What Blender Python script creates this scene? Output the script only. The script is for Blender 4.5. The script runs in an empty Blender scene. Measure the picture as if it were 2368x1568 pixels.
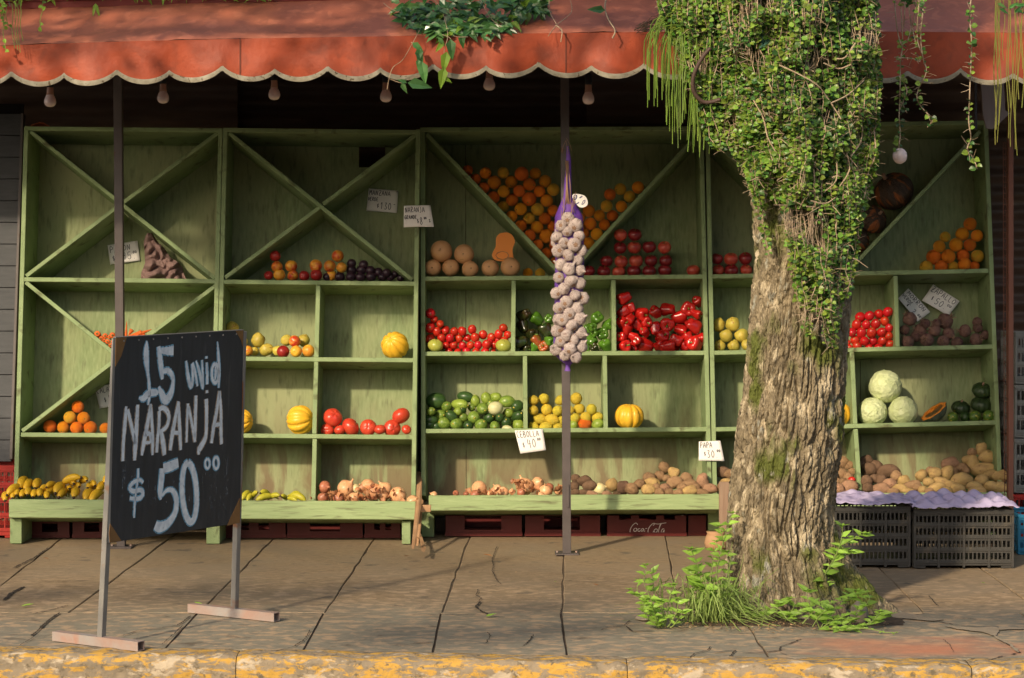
import bpy, bmesh, math, random
from mathutils import Vector, Matrix, Quaternion, noise, Euler
random.seed(7)
R = random.random
def U(a, b): return a + (b - a) * random.random()
sc = bpy.context.scene
C = sc.collection
# ------------------------------------------------------------------ camera
FP = 2367 * 75 / 36.0
TH = math.atan(164 / FP)
CAM = Vector((0, -11.2, 1.44))
cd = bpy.data.cameras.new('camera'); cd.lens = 75; cd.sensor_width = 36; cd.clip_end = 500
co = bpy.data.objects.new('camera', cd); C.objects.link(co)
co.location = CAM; co.rotation_euler = (math.pi / 2 - TH, 0, 0); sc.camera = co
FW = Vector((0, math.cos(TH), -math.sin(TH))); UPV = Vector((0, math.sin(TH), math.cos(TH)))
def ray(px, py): return Vector((1, 0, 0)) * ((px - 1183.5) / FP) + UPV * (-(py - 784) / FP) + FW
def atY(px, py, Y):
    d = ray(px, py); return CAM + d * ((Y - CAM.y) / d.y)
def atZ(px, py, z=0.0):
    d = ray(px, py); return CAM + d * ((z - CAM.z) / d.z)
def atP(px, py, P0, n):
    d = ray(px, py); return CAM + d * ((P0 - CAM).dot(n) / d.dot(n))
def mpp(p): return (p - CAM).dot(FW) / FP          # metres per photo pixel at a point
ZO = {'1': (0, 0, .2440), '2': (0, 265.8, .2653), '3': (0, 635.7, .2580), '4': (491.2, 265.8, .2653), '5': (491.2, 635.7, .2196),
      '6': (491.2, 855.2, .2653), '7': (0, 982.4, .3734), '8': (866.8, 0, .2440), 'A': (953.5, 346.7, .2027), 'B': (953.5, 635.7, .2580),
      'C': (1242.4, 346.7, .3132), 'D': (1329.1, 809.0, .2948), 'E': (1589.1, 0, .3317), 'F': (1849.2, 346.7, .3317),
      'G': (1849.2, 809.0, .3317), 'H': (1386.9, 1097.9, .2997), 'I': (953.5, 982.4, .2027), 'J': (0, 1028.6, .15476),
      'K': (2195.9, 0, .2580), 'L': (1386.9, 0, .2580), 'M': (635.7, 1242.4, .3416), 'N': (1791.4, 1329.1, .2431), 'O': (231.1, 751.2, .3318), 'D1': (0, 0, 1)}
def zz(k, x, y):
    o = ZO[k]; return (o[0] + x * o[2], o[1] + y * o[2])
# ------------------------------------------------------------------ objects
def tag(o, label=None, cat=None, group=None, kind=None):
    if label: o['label'] = label
    if cat: o['category'] = cat
    if group: o['group'] = group
    if kind: o['kind'] = kind
    return o
def thing(name, label, cat, loc=(0, 0, 0), group=None):
    o = bpy.data.objects.new(name, None); C.objects.link(o); o.location = loc; o.empty_display_size = .05
    return tag(o, label, cat, group)
def ob(name, vf, m, parent=None, smooth=False, loc=None):
    """one mesh object from (verts in world metres, faces); loc = its origin"""
    vs, fs = vf[0], vf[1]
    base = Vector(loc) if loc is not None else (parent.matrix_basis.translation.copy() if parent else Vector((0, 0, 0)))
    if parent and parent.parent: base = base + parent.parent.matrix_basis.translation
    me = bpy.data.meshes.new(name)
    me.from_pydata([(v[0] - base.x, v[1] - base.y, v[2] - base.z) for v in vs], [], fs)
    if smooth:
        me.polygons.foreach_set('use_smooth', [True] * len(me.polygons))
    if m: me.materials.append(m)
    me.update()
    o = bpy.data.objects.new(name, me); C.objects.link(o)
    if parent: o.parent = parent
    else: o.location = base
    return o
def add(acc, vf):
    n = len(acc[0]); acc[0].extend(vf[0]); acc[1].extend([tuple(i + n for i in f) for f in vf[1]])
def hexa(c, bev=0.0):
    """box from 8 corners: 0-3 front loop, 4-7 back loop, chamfered by shrinking"""
    f = [(0, 1, 2, 3), (7, 6, 5, 4), (0, 4, 5, 1), (1, 5, 6, 2), (2, 6, 7, 3), (3, 7, 4, 0)]
    if bev <= 0: return ([Vector(v) for v in c], f)
    bm = bmesh.new(); vs = [bm.verts.new(v) for v in c]
    for q in f: bm.faces.new([vs[i] for i in q])
    bmesh.ops.bevel(bm, geom=list(bm.edges), offset=bev, segments=1, affect='EDGES', clamp_overlap=True)
    bm.verts.index_update()
    r = ([v.co.copy() for v in bm.verts], [tuple(v.index for v in q.verts) for q in bm.faces]); bm.free()
    return r
def boxv(o, a, b, c, bev=0.0):
    """box from origin corner and three edge vectors"""
    o, a, b, c = Vector(o), Vector(a), Vector(b), Vector(c)
    return hexa([o, o + a, o + a + b, o + b, o + c, o + a + c, o + a + b + c, o + b + c], bev)
def box(x0, x1, y0, y1, z0, z1, bev=0.0):
    return boxv((x0, y0, z0), (x1 - x0, 0, 0), (0, 0, z1 - z0), (0, y1 - y0, 0), bev)
def tube(pts, rad, n=6, cap=True):
    pts = [Vector(p) for p in pts]; vs = []; fs = []
    rr = rad if isinstance(rad, (list, tuple)) else [rad] * len(pts)
    ref = Vector((.13, .31, .94)); prev = None
    for i, p in enumerate(pts):
        t = (pts[min(i + 1, len(pts) - 1)] - pts[max(i - 1, 0)]).normalized()
        if prev is None: a = t.cross(ref); a = a.normalized() if a.length > 1e-4 else t.orthogonal().normalized()
        else: a = (prev - t * prev.dot(t)); a = a.normalized() if a.length > 1e-5 else t.orthogonal().normalized()
        prev = a; b = t.cross(a)
        for k in range(n):
            w = 2 * math.pi * k / n; vs.append(p + (a * math.cos(w) + b * math.sin(w)) * rr[i])
    for i in range(len(pts) - 1):
        for k in range(n):
            fs.append((i * n + k, i * n + (k + 1) % n, (i + 1) * n + (k + 1) % n, (i + 1) * n + k))
    if cap: fs.append(tuple(range(n - 1, -1, -1))); fs.append(tuple((len(pts) - 1) * n + k for k in range(n)))
    return (vs, fs)
def lathe(prof, n=20, fn=None, caps=True):
    """profile (r,z) around Z; fn(theta,i,r,z)->(r,z)"""
    vs = []; fs = []; m = len(prof)
    for i, (r, z) in enumerate(prof):
        for k in range(n):
            w = 2 * math.pi * k / n; r2, z2 = fn(w, i, r, z) if fn else (r, z)
            vs.append(Vector((r2 * math.cos(w), r2 * math.sin(w), z2)))
    for i in range(m - 1):
        for k in range(n): fs.append((i * n + k, i * n + (k + 1) % n, (i + 1) * n + (k + 1) % n, (i + 1) * n + k))
    if caps: fs.append(tuple(range(n - 1, -1, -1))); fs.append(tuple((m - 1) * n + k for k in range(n)))
    return (vs, fs)
def grid(nu, nv, fn):
    vs = [Vector(fn(i / (nu - 1), j / (nv - 1))) for j in range(nv) for i in range(nu)]
    fs = [(j * nu + i, j * nu + i + 1, (j + 1) * nu + i + 1, (j + 1) * nu + i) for j in range(nv - 1) for i in range(nu - 1)]
    return (vs, fs)
def sheet(nu, nv, fn, off):
    """thin closed sheet: front grid plus back grid moved by off, with a rim"""
    off = Vector(off); a = grid(nu, nv, fn); n = nu * nv
    vs = a[0] + [v + off for v in a[0]]
    fs = list(a[1]) + [tuple(n + i for i in reversed(f)) for f in a[1]]
    ring = [i for i in range(nu)] + [j * nu + nu - 1 for j in range(1, nv)] + [(nv - 1) * nu + i for i in range(nu - 2, -1, -1)] + [j * nu for j in range(nv - 2, 0, -1)]
    for i in range(len(ring)):
        p, q = ring[i], ring[(i + 1) % len(ring)]; fs.append((q, p, p + n, q + n))
    return (vs, fs)
def ribbon(pts, ws, nrm, lift=0.0):
    """flat strip along points on a surface with normal nrm"""
    nrm = Vector(nrm).normalized(); pts = [Vector(p) + nrm * lift for p in pts]; vs = []; fs = []
    for i, p in enumerate(pts):
        t = (pts[min(i + 1, len(pts) - 1)] - pts[max(i - 1, 0)])
        if t.length < 1e-7: t = Vector((0, 0, 1))
        s = t.normalized().cross(nrm) * ws[i] * .5
        vs += [p + s, p - s]
    for i in range(len(pts) - 1): fs.append((2 * i, 2 * i + 1, 2 * i + 3, 2 * i + 2))
    return (vs, fs)
def smooth_path(p, k=4):
    """Catmull-Rom through tuples of any length"""
    if len(p) < 3: 
        return [tuple(a + (b - a) * i / k for a, b in zip(p[0], p[1])) for i in range(k + 1)]
    out = []
    q = [p[0]] + list(p) + [p[-1]]
    for i in range(1, len(q) - 2):
        for s in range(k):
            t = s / k
            out.append(tuple(.5 * (2 * b + (c - a) * t + (2 * a - 5 * b + 4 * c - d) * t * t + (-a + 3 * b - 3 * c + d) * t ** 3)
                             for a, b, c, d in zip(q[i - 1], q[i], q[i + 1], q[i + 2])))
    out.append(tuple(p[-1])); return out
# ------------------------------------------------------------------ materials
def mat(name, c1, c2=None, scale=6, st=(1, 1, 1), rough=.6, bump=0, bscale=40, rnd=0.0, isl=0.0, spec=.3, c3=None, s3=2.0, t3=.55, w3=.08,
        transl=0.0, sss=0.0, detail=4, contrast=1.0, bst=None, alpha=None, metal=0.0, hue=0.0):
    m = bpy.data.materials.new(name); m.use_nodes = True; nt = m.node_tree; N = nt.nodes; L = nt.links
    b = N['Principled BSDF']; b.inputs['Roughness'].default_value = rough; b.inputs['Specular IOR Level'].default_value = spec
    b.inputs['Metallic'].default_value = metal
    tc = N.new('ShaderNodeTexCoord'); src = tc.outputs['Object']
    if rnd or isl:
        oi = N.new('ShaderNodeObjectInfo'); geo = N.new('ShaderNodeNewGeometry')
        rv = oi.outputs['Random'] if rnd else geo.outputs['Random Per Island']
        cx = N.new('ShaderNodeVectorMath'); cx.operation = 'SCALE'; cmb = N.new('ShaderNodeCombineXYZ')
        for i in range(3): L.new(oi.outputs['Random'], cmb.inputs[i])
        L.new(cmb.outputs[0], cx.inputs[0]); cx.inputs['Scale'].default_value = 31.7
        ad = N.new('ShaderNodeVectorMath'); L.new(src, ad.inputs[0]); L.new(cx.outputs[0], ad.inputs[1]); src = ad.outputs[0]
    mp = N.new('ShaderNodeMapping'); mp.inputs['Scale'].default_value = st; L.new(src, mp.inputs['Vector'])
    def nz(s, d=detail, dist=0.0, vec=None):
        n = N.new('ShaderNodeTexNoise'); n.inputs['Scale'].default_value = s; n.inputs['Detail'].default_value = d; n.inputs['Distortion'].default_value = dist
        L.new(vec or mp.outputs[0], n.inputs['Vector']); return n
    def ramp(v, a, bb):
        r = N.new('ShaderNodeMapRange'); r.inputs['From Min'].default_value = a; r.inputs['From Max'].default_value = bb; L.new(v, r.inputs['Value']); return r.outputs[0]
    def mix(f, a, bb):
        x = N.new('ShaderNodeMix'); x.data_type = 'RGBA'
        if f is not None: L.new(f, x.inputs['Factor'])
        for s, v in ((x.inputs['A'], a), (x.inputs['B'], bb)):
            if isinstance(v, tuple): s.default_value = (*v, 1)
            else: L.new(v, s)
        return x.outputs['Result']
    col = None
    if c2:
        h = .22 / contrast; col = mix(ramp(nz(scale).outputs[0], .5 - h, .5 + h), c1, c2)
    if c3:
        g = nz(s3, 5, .6, src if st == (1, 1, 1) else None)
        col = mix(ramp(g.outputs[0], t3, t3 + w3), col if col else c1, c3)
    if col is None:
        rgb = N.new('ShaderNodeRGB'); rgb.outputs[0].default_value = (*c1, 1); col = rgb.outputs[0]
    if rnd or isl:
        amt = rnd or isl
        hs = N.new('ShaderNodeHueSaturation')
        mr = N.new('ShaderNodeMapRange'); L.new(rv, mr.inputs['Value']); mr.inputs['To Min'].default_value = 1 - amt; mr.inputs['To Max'].default_value = 1 + amt
        L.new(mr.outputs[0], hs.inputs['Value']); L.new(col, hs.inputs['Color'])
        if hue:
            wn = N.new('ShaderNodeTexWhiteNoise'); wn.noise_dimensions = '1D'; L.new(rv, wn.inputs['W'])
            mh = N.new('ShaderNodeMapRange'); L.new(wn.outputs['Value'], mh.inputs['Value']); mh.inputs['To Min'].default_value = .5 - hue; mh.inputs['To Max'].default_value = .5 + hue
            L.new(mh.outputs[0], hs.inputs['Hue'])
        col = hs.outputs[0]
    L.new(col, b.inputs['Base Color'])
    if bump:
        vec = None
        if bst:
            mp2 = N.new('ShaderNodeMapping'); mp2.inputs['Scale'].default_value = bst; L.new(src, mp2.inputs['Vector']); vec = mp2.outputs[0]
        bn = N.new('ShaderNodeBump'); bn.inputs['Strength'].default_value = min(1, bump); bn.inputs['Distance'].default_value = .004 if bump <= 1 else .004 * bump
        L.new(nz(bscale, 3, 0, vec).outputs[0], bn.inputs['Height']); L.new(bn.outputs[0], b.inputs['Normal'])
    if sss:
        b.inputs['Subsurface Weight'].default_value = sss; b.inputs['Subsurface Scale'].default_value = .01; b.inputs['Subsurface Radius'].default_value = (1, .5, .25)
    out = N['Material Output']; surf = b.outputs[0]
    if transl:
        tr = N.new('ShaderNodeBsdfTranslucent'); L.new(col, tr.inputs['Color']); ms = N.new('ShaderNodeMixShader'); ms.inputs[0].default_value = transl
        L.new(surf, ms.inputs[1]); L.new(tr.outputs[0], ms.inputs[2]); surf = ms.outputs[0]
    if alpha:
        tp = N.new('ShaderNodeBsdfTransparent'); ms = N.new('ShaderNodeMixShader')
        an = nz(alpha[0], 3, 0, src); L.new(ramp(an.outputs[0], alpha[1], alpha[2]), ms.inputs[0]); L.new(tp.outputs[0], ms.inputs[1]); L.new(surf, ms.inputs[2]); surf = ms.outputs[0]
    L.new(surf, out.inputs['Surface'])
    return m
def s2l(r, g, b, k=1.0):
    f = lambda c: ((c / 255 + .055) / 1.055) ** 2.4 if c > 10 else c / 255 / 12.92
    return (f(r) * k, f(g) * k, f(b) * k)
# ------------------------------------------------------------------ words
ORD = ['', 'first', 'second', 'third', 'fourth', 'fifth', 'sixth', 'seventh', 'eighth', 'ninth', 'tenth', 'eleventh', 'twelfth', 'thirteenth', 'fourteenth', 'fifteenth', 'sixteenth', 'seventeenth', 'eighteenth', 'nineteenth', 'twentieth']
def rowlab(items, tol):
    """items: list of (x,y); returns for each (row from top, nth from left, n in row, n rows)"""
    idx = sorted(range(len(items)), key=lambda i: -items[i][1]); rows = []
    for i in idx:
        if rows and rows[-1][0] - items[i][1] < tol: rows[-1][1].append(i)
        else: rows.append([items[i][1], [i]])
    rows.reverse(); res = {}
    for r, (y, l) in enumerate(rows):
        l.sort(key=lambda i: items[i][0])
        for k, i in enumerate(l): res[i] = (r + 1, k + 1, len(l), len(rows))
    return res
def posphrase(t):
    r, k, n, nr = t
    a = 'alone' if n == 1 else ('leftmost' if k == 1 else ('rightmost' if k == n else ORD[k] + ' from left'))
    if nr == 1: return a
    b = 'top row' if r == 1 else ('bottom row' if r == nr else ORD[r] + ' row down')
    return a + ' in the ' + b
# ------------------------------------------------------------------ material library
GRN1 = (.20, .27, .12); GRN2 = (.27, .345, .165)
m_green = mat('green_paint', GRN1, GRN2, scale=9, st=(1, 1, 1), rough=.55, bump=.5, bscale=60, bst=(1, 1, 5), c3=(.10, .105, .045), s3=12, t3=.58, w3=.16, spec=.25)
m_greenh = mat('green_board_paint', (.23, .30, .13), (.30, .375, .175), scale=5, st=(1, 2, 12), rough=.55, bump=.6, bscale=14, bst=(1, 4, 14), c3=(.12, .12, .055), s3=6, t3=.56, w3=.16, spec=.25)
def panel_mat(name, stain):
    m = bpy.data.materials.new(name); m.use_nodes = True; nt = m.node_tree; N = nt.nodes; L = nt.links; b = N['Principled BSDF']
    b.inputs['Roughness'].default_value = .62; b.inputs['Specular IOR Level'].default_value = .2
    tc = N.new('ShaderNodeTexCoord'); src = tc.outputs['Object']
    def mapn(s):
        mp = N.new('ShaderNodeMapping'); mp.inputs['Scale'].default_value = s; L.new(src, mp.inputs['Vector']); return mp.outputs[0]
    def nz(vec, s, d=5, dist=0):
        n = N.new('ShaderNodeTexNoise'); n.inputs['Scale'].default_value = s; n.inputs['Detail'].default_value = d; n.inputs['Distortion'].default_value = dist; L.new(vec, n.inputs['Vector']); return n.outputs[0]
    def rg(v, a, c):
        r = N.new('ShaderNodeMapRange'); r.inputs['From Min'].default_value = a; r.inputs['From Max'].default_value = c; L.new(v, r.inputs['Value']); return r.outputs[0]
    def mix(f, a, c, bl='MIX'):
        x = N.new('ShaderNodeMix'); x.data_type = 'RGBA'; x.blend_type = bl; L.new(f, x.inputs['Factor'])
        for s, v in ((x.inputs['A'], a), (x.inputs['B'], c)):
            if isinstance(v, tuple): s.default_value = (*v, 1)
            else: L.new(v, s)
        return x.outputs['Result']
    streak = nz(mapn((75, 75, 1.0)), 1.0, 7)
    big = nz(mapn((1.6, 1.6, 1.2)), 1.5, 4, .5)
    c = mix(rg(streak, .3, .7), (.165, .215, .095), (.26, .315, .155))
    c = mix(rg(big, .35, .68), c, (.29, .30, .155))
    c = mix(rg(nz(mapn((48, 48, .8)), 1.0, 7), .54, .80), c, (.12, .13, .065))
    if stain:
        z = N.new('ShaderNodeSeparateXYZ'); L.new(src, z.inputs[0])
        low = rg(z.outputs['Z'], .75, .15)
        st = nz(mapn((7, 7, 1.6)), 1.0, 6, .8)
        ad = N.new('ShaderNodeMath'); ad.operation = 'MULTIPLY'; L.new(rg(st, .44, .56), ad.inputs[0]); L.new(low, ad.inputs[1])
        c = mix(ad.outputs[0], c, (.16, .10, .055))
    L.new(c, b.inputs['Base Color'])
    bn = N.new('ShaderNodeBump'); bn.inputs['Strength'].default_value = .5; bn.inputs['Distance'].default_value = .002; L.new(streak, bn.inputs['Height']); L.new(bn.outputs[0], b.inputs['Normal'])
    return m
m_panel = panel_mat('green_panel', True)
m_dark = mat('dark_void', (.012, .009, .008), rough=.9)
m_steel = mat('dark_steel_paint', (.075, .062, .058), (.11, .09, .085), scale=8, rough=.5, bump=.2, bscale=90, c3=(.10, .05, .03), s3=9, t3=.64, w3=.05)
m_galv = mat('grey_steel_tube', (.22, .21, .20), (.32, .30, .27), scale=12, rough=.42, metal=.35, bump=.2, bscale=80, c3=(.30, .13, .06), s3=7, t3=.60, w3=.1)
m_rusty = mat('rusty_steel', (.34, .20, .15), (.30, .28, .26), scale=9, st=(1, 1, 1), rough=.6, bump=.4, bscale=90, c3=(.36, .17, .11), s3=8, t3=.56, w3=.2)
m_slate = mat('chalkboard_black', (.028, .031, .036), (.042, .046, .052), scale=3, st=(14, 14, 1.5), rough=.5, bump=.2, bscale=60, c3=(.085, .09, .095), s3=2.6, t3=.62, w3=.2, spec=.35)
m_chalk = mat('white_chalk', (.92, .94, .95), (.62, .66, .70), scale=40, rough=.95, alpha=(70, .16, .32), spec=.05)
m_chalkb = mat('blue_chalk', (.26, .50, .64), (.20, .40, .55), scale=70, rough=.95, alpha=(110, .30, .5), spec=.05)
m_chalko = mat('brown_chalk', (.50, .34, .20), (.40, .34, .3), scale=70, rough=.95, alpha=(110, .32, .52), spec=.05)
m_smear = mat('chalk_smear', (.30, .33, .36), rough=.95, alpha=(60, .50, .85), spec=.05)
m_rustplate = mat('brown_corner_plate', (.20, .10, .035), (.27, .14, .05), scale=20, rough=.6)
m_card = mat('paper_card', (.78, .74, .70), (.84, .80, .76), scale=20, rough=.8, bump=.2, bscale=30)
m_ink = mat('marker_ink', (.03, .028, .035), rough=.6)
m_awn = mat('faded_red_canvas', (.46, .14, .075), (.32, .105, .058), scale=5, rough=.42, spec=.5, bump=.6, bscale=20, c3=(.50, .165, .09), s3=16, t3=.52, w3=.12, detail=8)
m_awnv = mat('orange_red_canvas', (.39, .070, .026), (.26, .046, .020), scale=7, rough=.55, spec=.3, bump=.5, bscale=40, c3=(.26, .05, .022), s3=13, t3=.50, w3=.16, detail=8)
m_trim = mat('grey_white_piping', (.34, .31, .24), (.20, .17, .12), scale=30, rough=.7, c3=(.10, .07, .04), s3=50, t3=.6, w3=.08)
m_fascia = mat('dark_red_metal', (.17, .018, .015), (.23, .03, .025), scale=10, rough=.45, c3=(.2, .19, .18), s3=16, t3=.66, w3=.03)
m_corr = mat('brown_corrugated_sheet', (.065, .038, .027), (.095, .058, .042), scale=4, st=(1, 1, 6), rough=.55, spec=.4, c3=(.13, .085, .06), s3=5, t3=.6, w3=.15)
m_corr2 = mat('worn_brown_sheet', (.11, .07, .052), (.17, .11, .085), scale=4, st=(1, 1, 6), rough=.5, spec=.4)
m_siding = mat('grey_siding_paint', (.050, .052, .057), (.07, .07, .076), scale=6, st=(2, 2, 10), rough=.6, bump=.4, bscale=60)
m_porc = mat('bulb_glass', (.72, .56, .52), (.78, .62, .58), scale=3, rough=.25, spec=.5)
m_neck = mat('bulb_neck', (.36, .20, .14), rough=.4)
m_black = mat('black_rubber', (.012, .012, .014), rough=.5)
m_crateb = mat('black_plastic', (.034, .032, .029), (.062, .057, .050), scale=5, rough=.5, spec=.4, c3=(.09, .075, .055), s3=9, t3=.6, w3=.12)
m_crater = mat('red_plastic', (.30, .015, .012), (.38, .03, .02), scale=6, rough=.42, spec=.4)
m_crateg = mat('grey_plastic', (.12, .125, .12), (.17, .17, .16), scale=6, rough=.5)
m_cratebl = mat('blue_plastic', (.02, .16, .28), (.03, .2, .33), scale=6, rough=.45)
m_crated = mat('shaded_red_plastic', (.085, .008, .007), (.12, .013, .010), scale=6, rough=.45, spec=.4)  # red plastic darkened: shade under the racks is put into the colour
m_tray = mat('lavender_paper_pulp', (.36, .30, .46), (.46, .40, .56), scale=18, rough=.9, bump=.5, bscale=90, spec=.1)
m_pulp = mat('mauve_brown_paper', (.20, .125, .115), (.26, .17, .15), scale=10, rough=.9, bump=.6, bscale=40, spec=.1)
m_cardb = mat('brown_cardboard', (.36, .20, .10), (.44, .26, .14), scale=8, st=(1, 1, 4), rough=.8)
m_wood = mat('grey_brown_timber', (.24, .15, .10), (.32, .22, .15), scale=4, st=(14, 14, 1.2), rough=.8, bump=.6, bscale=5, bst=(20, 20, 1))
m_orpl = mat('orange_plastic', (.55, .09, .01), rough=.5)
m_purple = mat('purple_net', (.075, .025, .19), (.16, .06, .34), scale=30, rough=.6)
m_stone = mat('pale_stone', (.33, .27, .20), (.22, .18, .13), scale=14, rough=.9, bump=.9, bscale=30)
# produce (prototype meshes have unit radius)
m_orange = mat('orange_peel', (.84, .22, .008), (.90, .31, .012), scale=1.1, rough=.42, bump=2.5, bscale=18, rnd=.22, hue=.016, spec=.4, c3=(.74, .36, .02), s3=.9, t3=.68, w3=.15)
m_orangeg = mat('greenish_orange_peel', (.80, .36, .02), (.58, .37, .03), scale=1.0, rough=.45, bump=2, bscale=18, rnd=.1, spec=.4)
m_oranged = mat('deep_orange_peel', (.82, .17, .010), (.72, .14, .010), scale=1.4, rough=.42, bump=2, bscale=18, rnd=.1, spec=.4)
m_apple = mat('red_apple_skin', (.36, .022, .020), (.52, .10, .05), scale=1.3, rough=.3, rnd=.2, spec=.5, c3=(.55, .22, .10), s3=1.1, t3=.64, w3=.12)
m_appled = mat('dark_apple_skin', (.17, .010, .014), (.24, .02, .02), scale=1.3, rough=.28, rnd=.15, spec=.5)
m_tomato = mat('tomato_skin', (.46, .014, .010), (.54, .026, .014), scale=1.2, rough=.26, rnd=.12, spec=.5, hue=.006)
m_bigtom = mat('large_tomato_skin', (.54, .040, .022), (.58, .07, .03), scale=1.0, rough=.3, rnd=.08, spec=.5)
m_bell = mat('red_pepper_skin', (.42, .008, .008), (.50, .018, .012), scale=1.2, rough=.2, rnd=.18, spec=.6)
m_bellg = mat('green_pepper_skin', (.055, .14, .012), (.09, .21, .02), scale=1.2, rough=.2, rnd=.2, spec=.6)
m_belld = mat('dark_pepper_skin', (.045, .015, .008), (.022, .05, .010), scale=1.0, rough=.2, rnd=.2, spec=.6)
m_bellr = mat('red_green_pepper_skin', (.42, .05, .02), (.14, .14, .02), scale=1.0, rough=.25, rnd=.15, spec=.6)
m_stem = mat('green_stem', (.10, .20, .03), (.16, .24, .05), scale=3, rough=.6)
m_yel = mat('yellow_melon_skin', (.76, .40, .022), (.80, .46, .04), scale=1.5, rough=.38, rnd=.05, spec=.4, c3=(.50, .28, .03), s3=2.2, t3=.66, w3=.08)
m_pear = mat('yellow_pear_skin', (.52, .38, .06), (.42, .36, .06), scale=1.4, rough=.45, rnd=.15, spec=.35, c3=(.26, .11, .02), s3=2.0, t3=.62, w3=.08)
m_nect = mat('nectarine_skin', (.70, .33, .03), (.44, .03, .015), scale=.8, rough=.35, rnd=.12, spec=.4, contrast=1.6)
m_necty = mat('yellow_nectarine_skin', (.76, .44, .04), (.68, .22, .03), scale=.8, rough=.35, rnd=.08, spec=.4)
m_nectd = mat('dark_nectarine_skin', (.26, .012, .014), (.36, .03, .02), scale=.9, rough=.35, rnd=.1, spec=.4)
m_plum = mat('dark_plum_skin', (.022, .012, .022), (.045, .018, .026), scale=1, rough=.35, rnd=.2, spec=.4)
m_pot = mat('potato_skin', (.36, .22, .115), (.27, .155, .08), scale=2.2, rough=.75, bump=1.5, bscale=9, rnd=.15, spec=.2, c3=(.15, .085, .045), s3=2.6, t3=.6, w3=.1)
m_poty = mat('clean_potato_skin', (.52, .35, .13), (.40, .25, .11), scale=1.6, rough=.65, bump=1.5, bscale=9, rnd=.1, spec=.25, c3=(.25, .14, .06), s3=2.6, t3=.62, w3=.08)
m_potp = mat('pinkish_potato_skin', (.42, .23, .14), (.33, .19, .11), scale=1.8, rough=.75, bump=1.5, bscale=9, rnd=.1, spec=.2, c3=(.2, .11, .06), s3=2.6, t3=.62, w3=.08)
m_potd = mat('earthy_potato_skin', (.20, .12, .075), (.15, .09, .055), scale=2, rough=.85, bump=1.5, bscale=9, rnd=.15, spec=.1)
m_onion = mat('onion_skin', (.74, .42, .22), (.66, .32, .15), scale=.9, st=(3, 3, .6), rough=.35, rnd=.12, spec=.4, c3=(.72, .50, .28), s3=1.2, t3=.56, w3=.15)
m_onionr = mat('red_brown_onion_skin', (.36, .11, .06), (.42, .17, .09), scale=1.2, st=(3, 3, .6), rough=.4, rnd=.15, spec=.4)
m_onionw = mat('peeled_pale_onion', (.66, .56, .30), (.60, .50, .24), scale=1.5, rough=.35, rnd=.1, spec=.4)
m_skins = mat('dry_onion_peel', (.50, .20, .09), (.68, .36, .18), scale=30, rough=.45, isl=.35, transl=.3, spec=.4)
m_zuc = mat('green_squash_skin', (.085, .155, .022), (.19, .27, .04), scale=2.4, rough=.4, rnd=.22, spec=.4, c3=(.36, .40, .12), s3=5, t3=.62, w3=.05)
m_zucd = mat('dark_squash_skin', (.022, .055, .014), (.045, .09, .022), scale=2.4, rough=.35, rnd=.2, spec=.4)
m_zucl = mat('lime_squash_skin', (.26, .34, .05), (.18, .26, .035), scale=2, rough=.4, rnd=.12, spec=.4, c3=(.10, .17, .02), s3=3, t3=.6, w3=.08)
m_pale = mat('pale_squash_skin', (.58, .56, .32), (.52, .52, .26), scale=2, rough=.4, rnd=.05)
m_lem = mat('lemon_peel', (.70, .50, .035), (.56, .46, .05), scale=1.3, rough=.4, bump=1.5, bscale=14, rnd=.14, spec=.4, hue=.01)
m_gtom = mat('green_tomato_skin', (.42, .38, .07), (.32, .36, .06), scale=1, rough=.3, rnd=.05, spec=.5)
m_butn = mat('butternut_skin', (.58, .31, .13), (.50, .27, .13), scale=1.3, st=(1, 1, 1), rough=.5, rnd=.08, c3=(.30, .17, .06), s3=1.8, t3=.66, w3=.1)
m_flesh = mat('orange_flesh', (.72, .21, .015), (.76, .26, .03), scale=3, rough=.4)
m_seed = mat('seed_hollow', (.32, .10, .03), (.45, .2, .07), scale=6, rough=.5, bump=1, bscale=10)
m_cab = mat('cabbage_leaf', (.50, .56, .27), (.58, .62, .36), scale=1.6, rough=.45, rnd=.06, spec=.35, bump=3, bscale=3.5, sss=.0)
m_beet = mat('earthy_beet_skin', (.17, .09, .075), (.22, .125, .09), scale=2, rough=.85, bump=3, bscale=7, rnd=.25, c3=(.11, .03, .04), s3=1.6, t3=.58, w3=.1)
m_root = mat('dry_root', (.28, .17, .11), rough=.8)
m_kab = mat('dark_green_pumpkin_skin', (.018, .035, .012), (.035, .06, .018), scale=3, rough=.4, rnd=.15, spec=.4, c3=(.20, .18, .03), s3=2.6, t3=.68, w3=.04)
m_kabs = mat('mottled_green_squash_skin', (.045, .10, .015), (.10, .17, .025), scale=4, rough=.35, rnd=.15, c3=(.34, .30, .04), s3=2.2, t3=.6, w3=.06)
m_pump = mat('big_dark_pumpkin_skin', (.040, .028, .020), (.075, .045, .028), scale=3, st=(3, 3, .7), rough=.6, bump=2, bscale=4, c3=(.27, .085, .025), s3=.75, t3=.52, w3=.08)
m_ban = mat('banana_peel', (.68, .41, .025), (.60, .36, .02), scale=3, rough=.45, rnd=.1, spec=.35, c3=(.18, .09, .02), s3=14, t3=.70, w3=.05)
m_bang = mat('green_yellow_banana_peel', (.50, .42, .03), (.36, .36, .03), scale=3, rough=.45, rnd=.1, spec=.35, c3=(.12, .07, .02), s3=10, t3=.64, w3=.05)
m_bantip = mat('banana_tip', (.06, .035, .025), rough=.8)
m_carrot = mat('carrot_skin', (.66, .14, .02), (.58, .10, .018), scale=3, st=(1, 1, 4), rough=.5, rnd=.12, bump=.6, bscale=8)
m_carrotc = mat('carrot_crown', (.24, .13, .04), (.12, .12, .03), scale=5, rough=.7)
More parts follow.
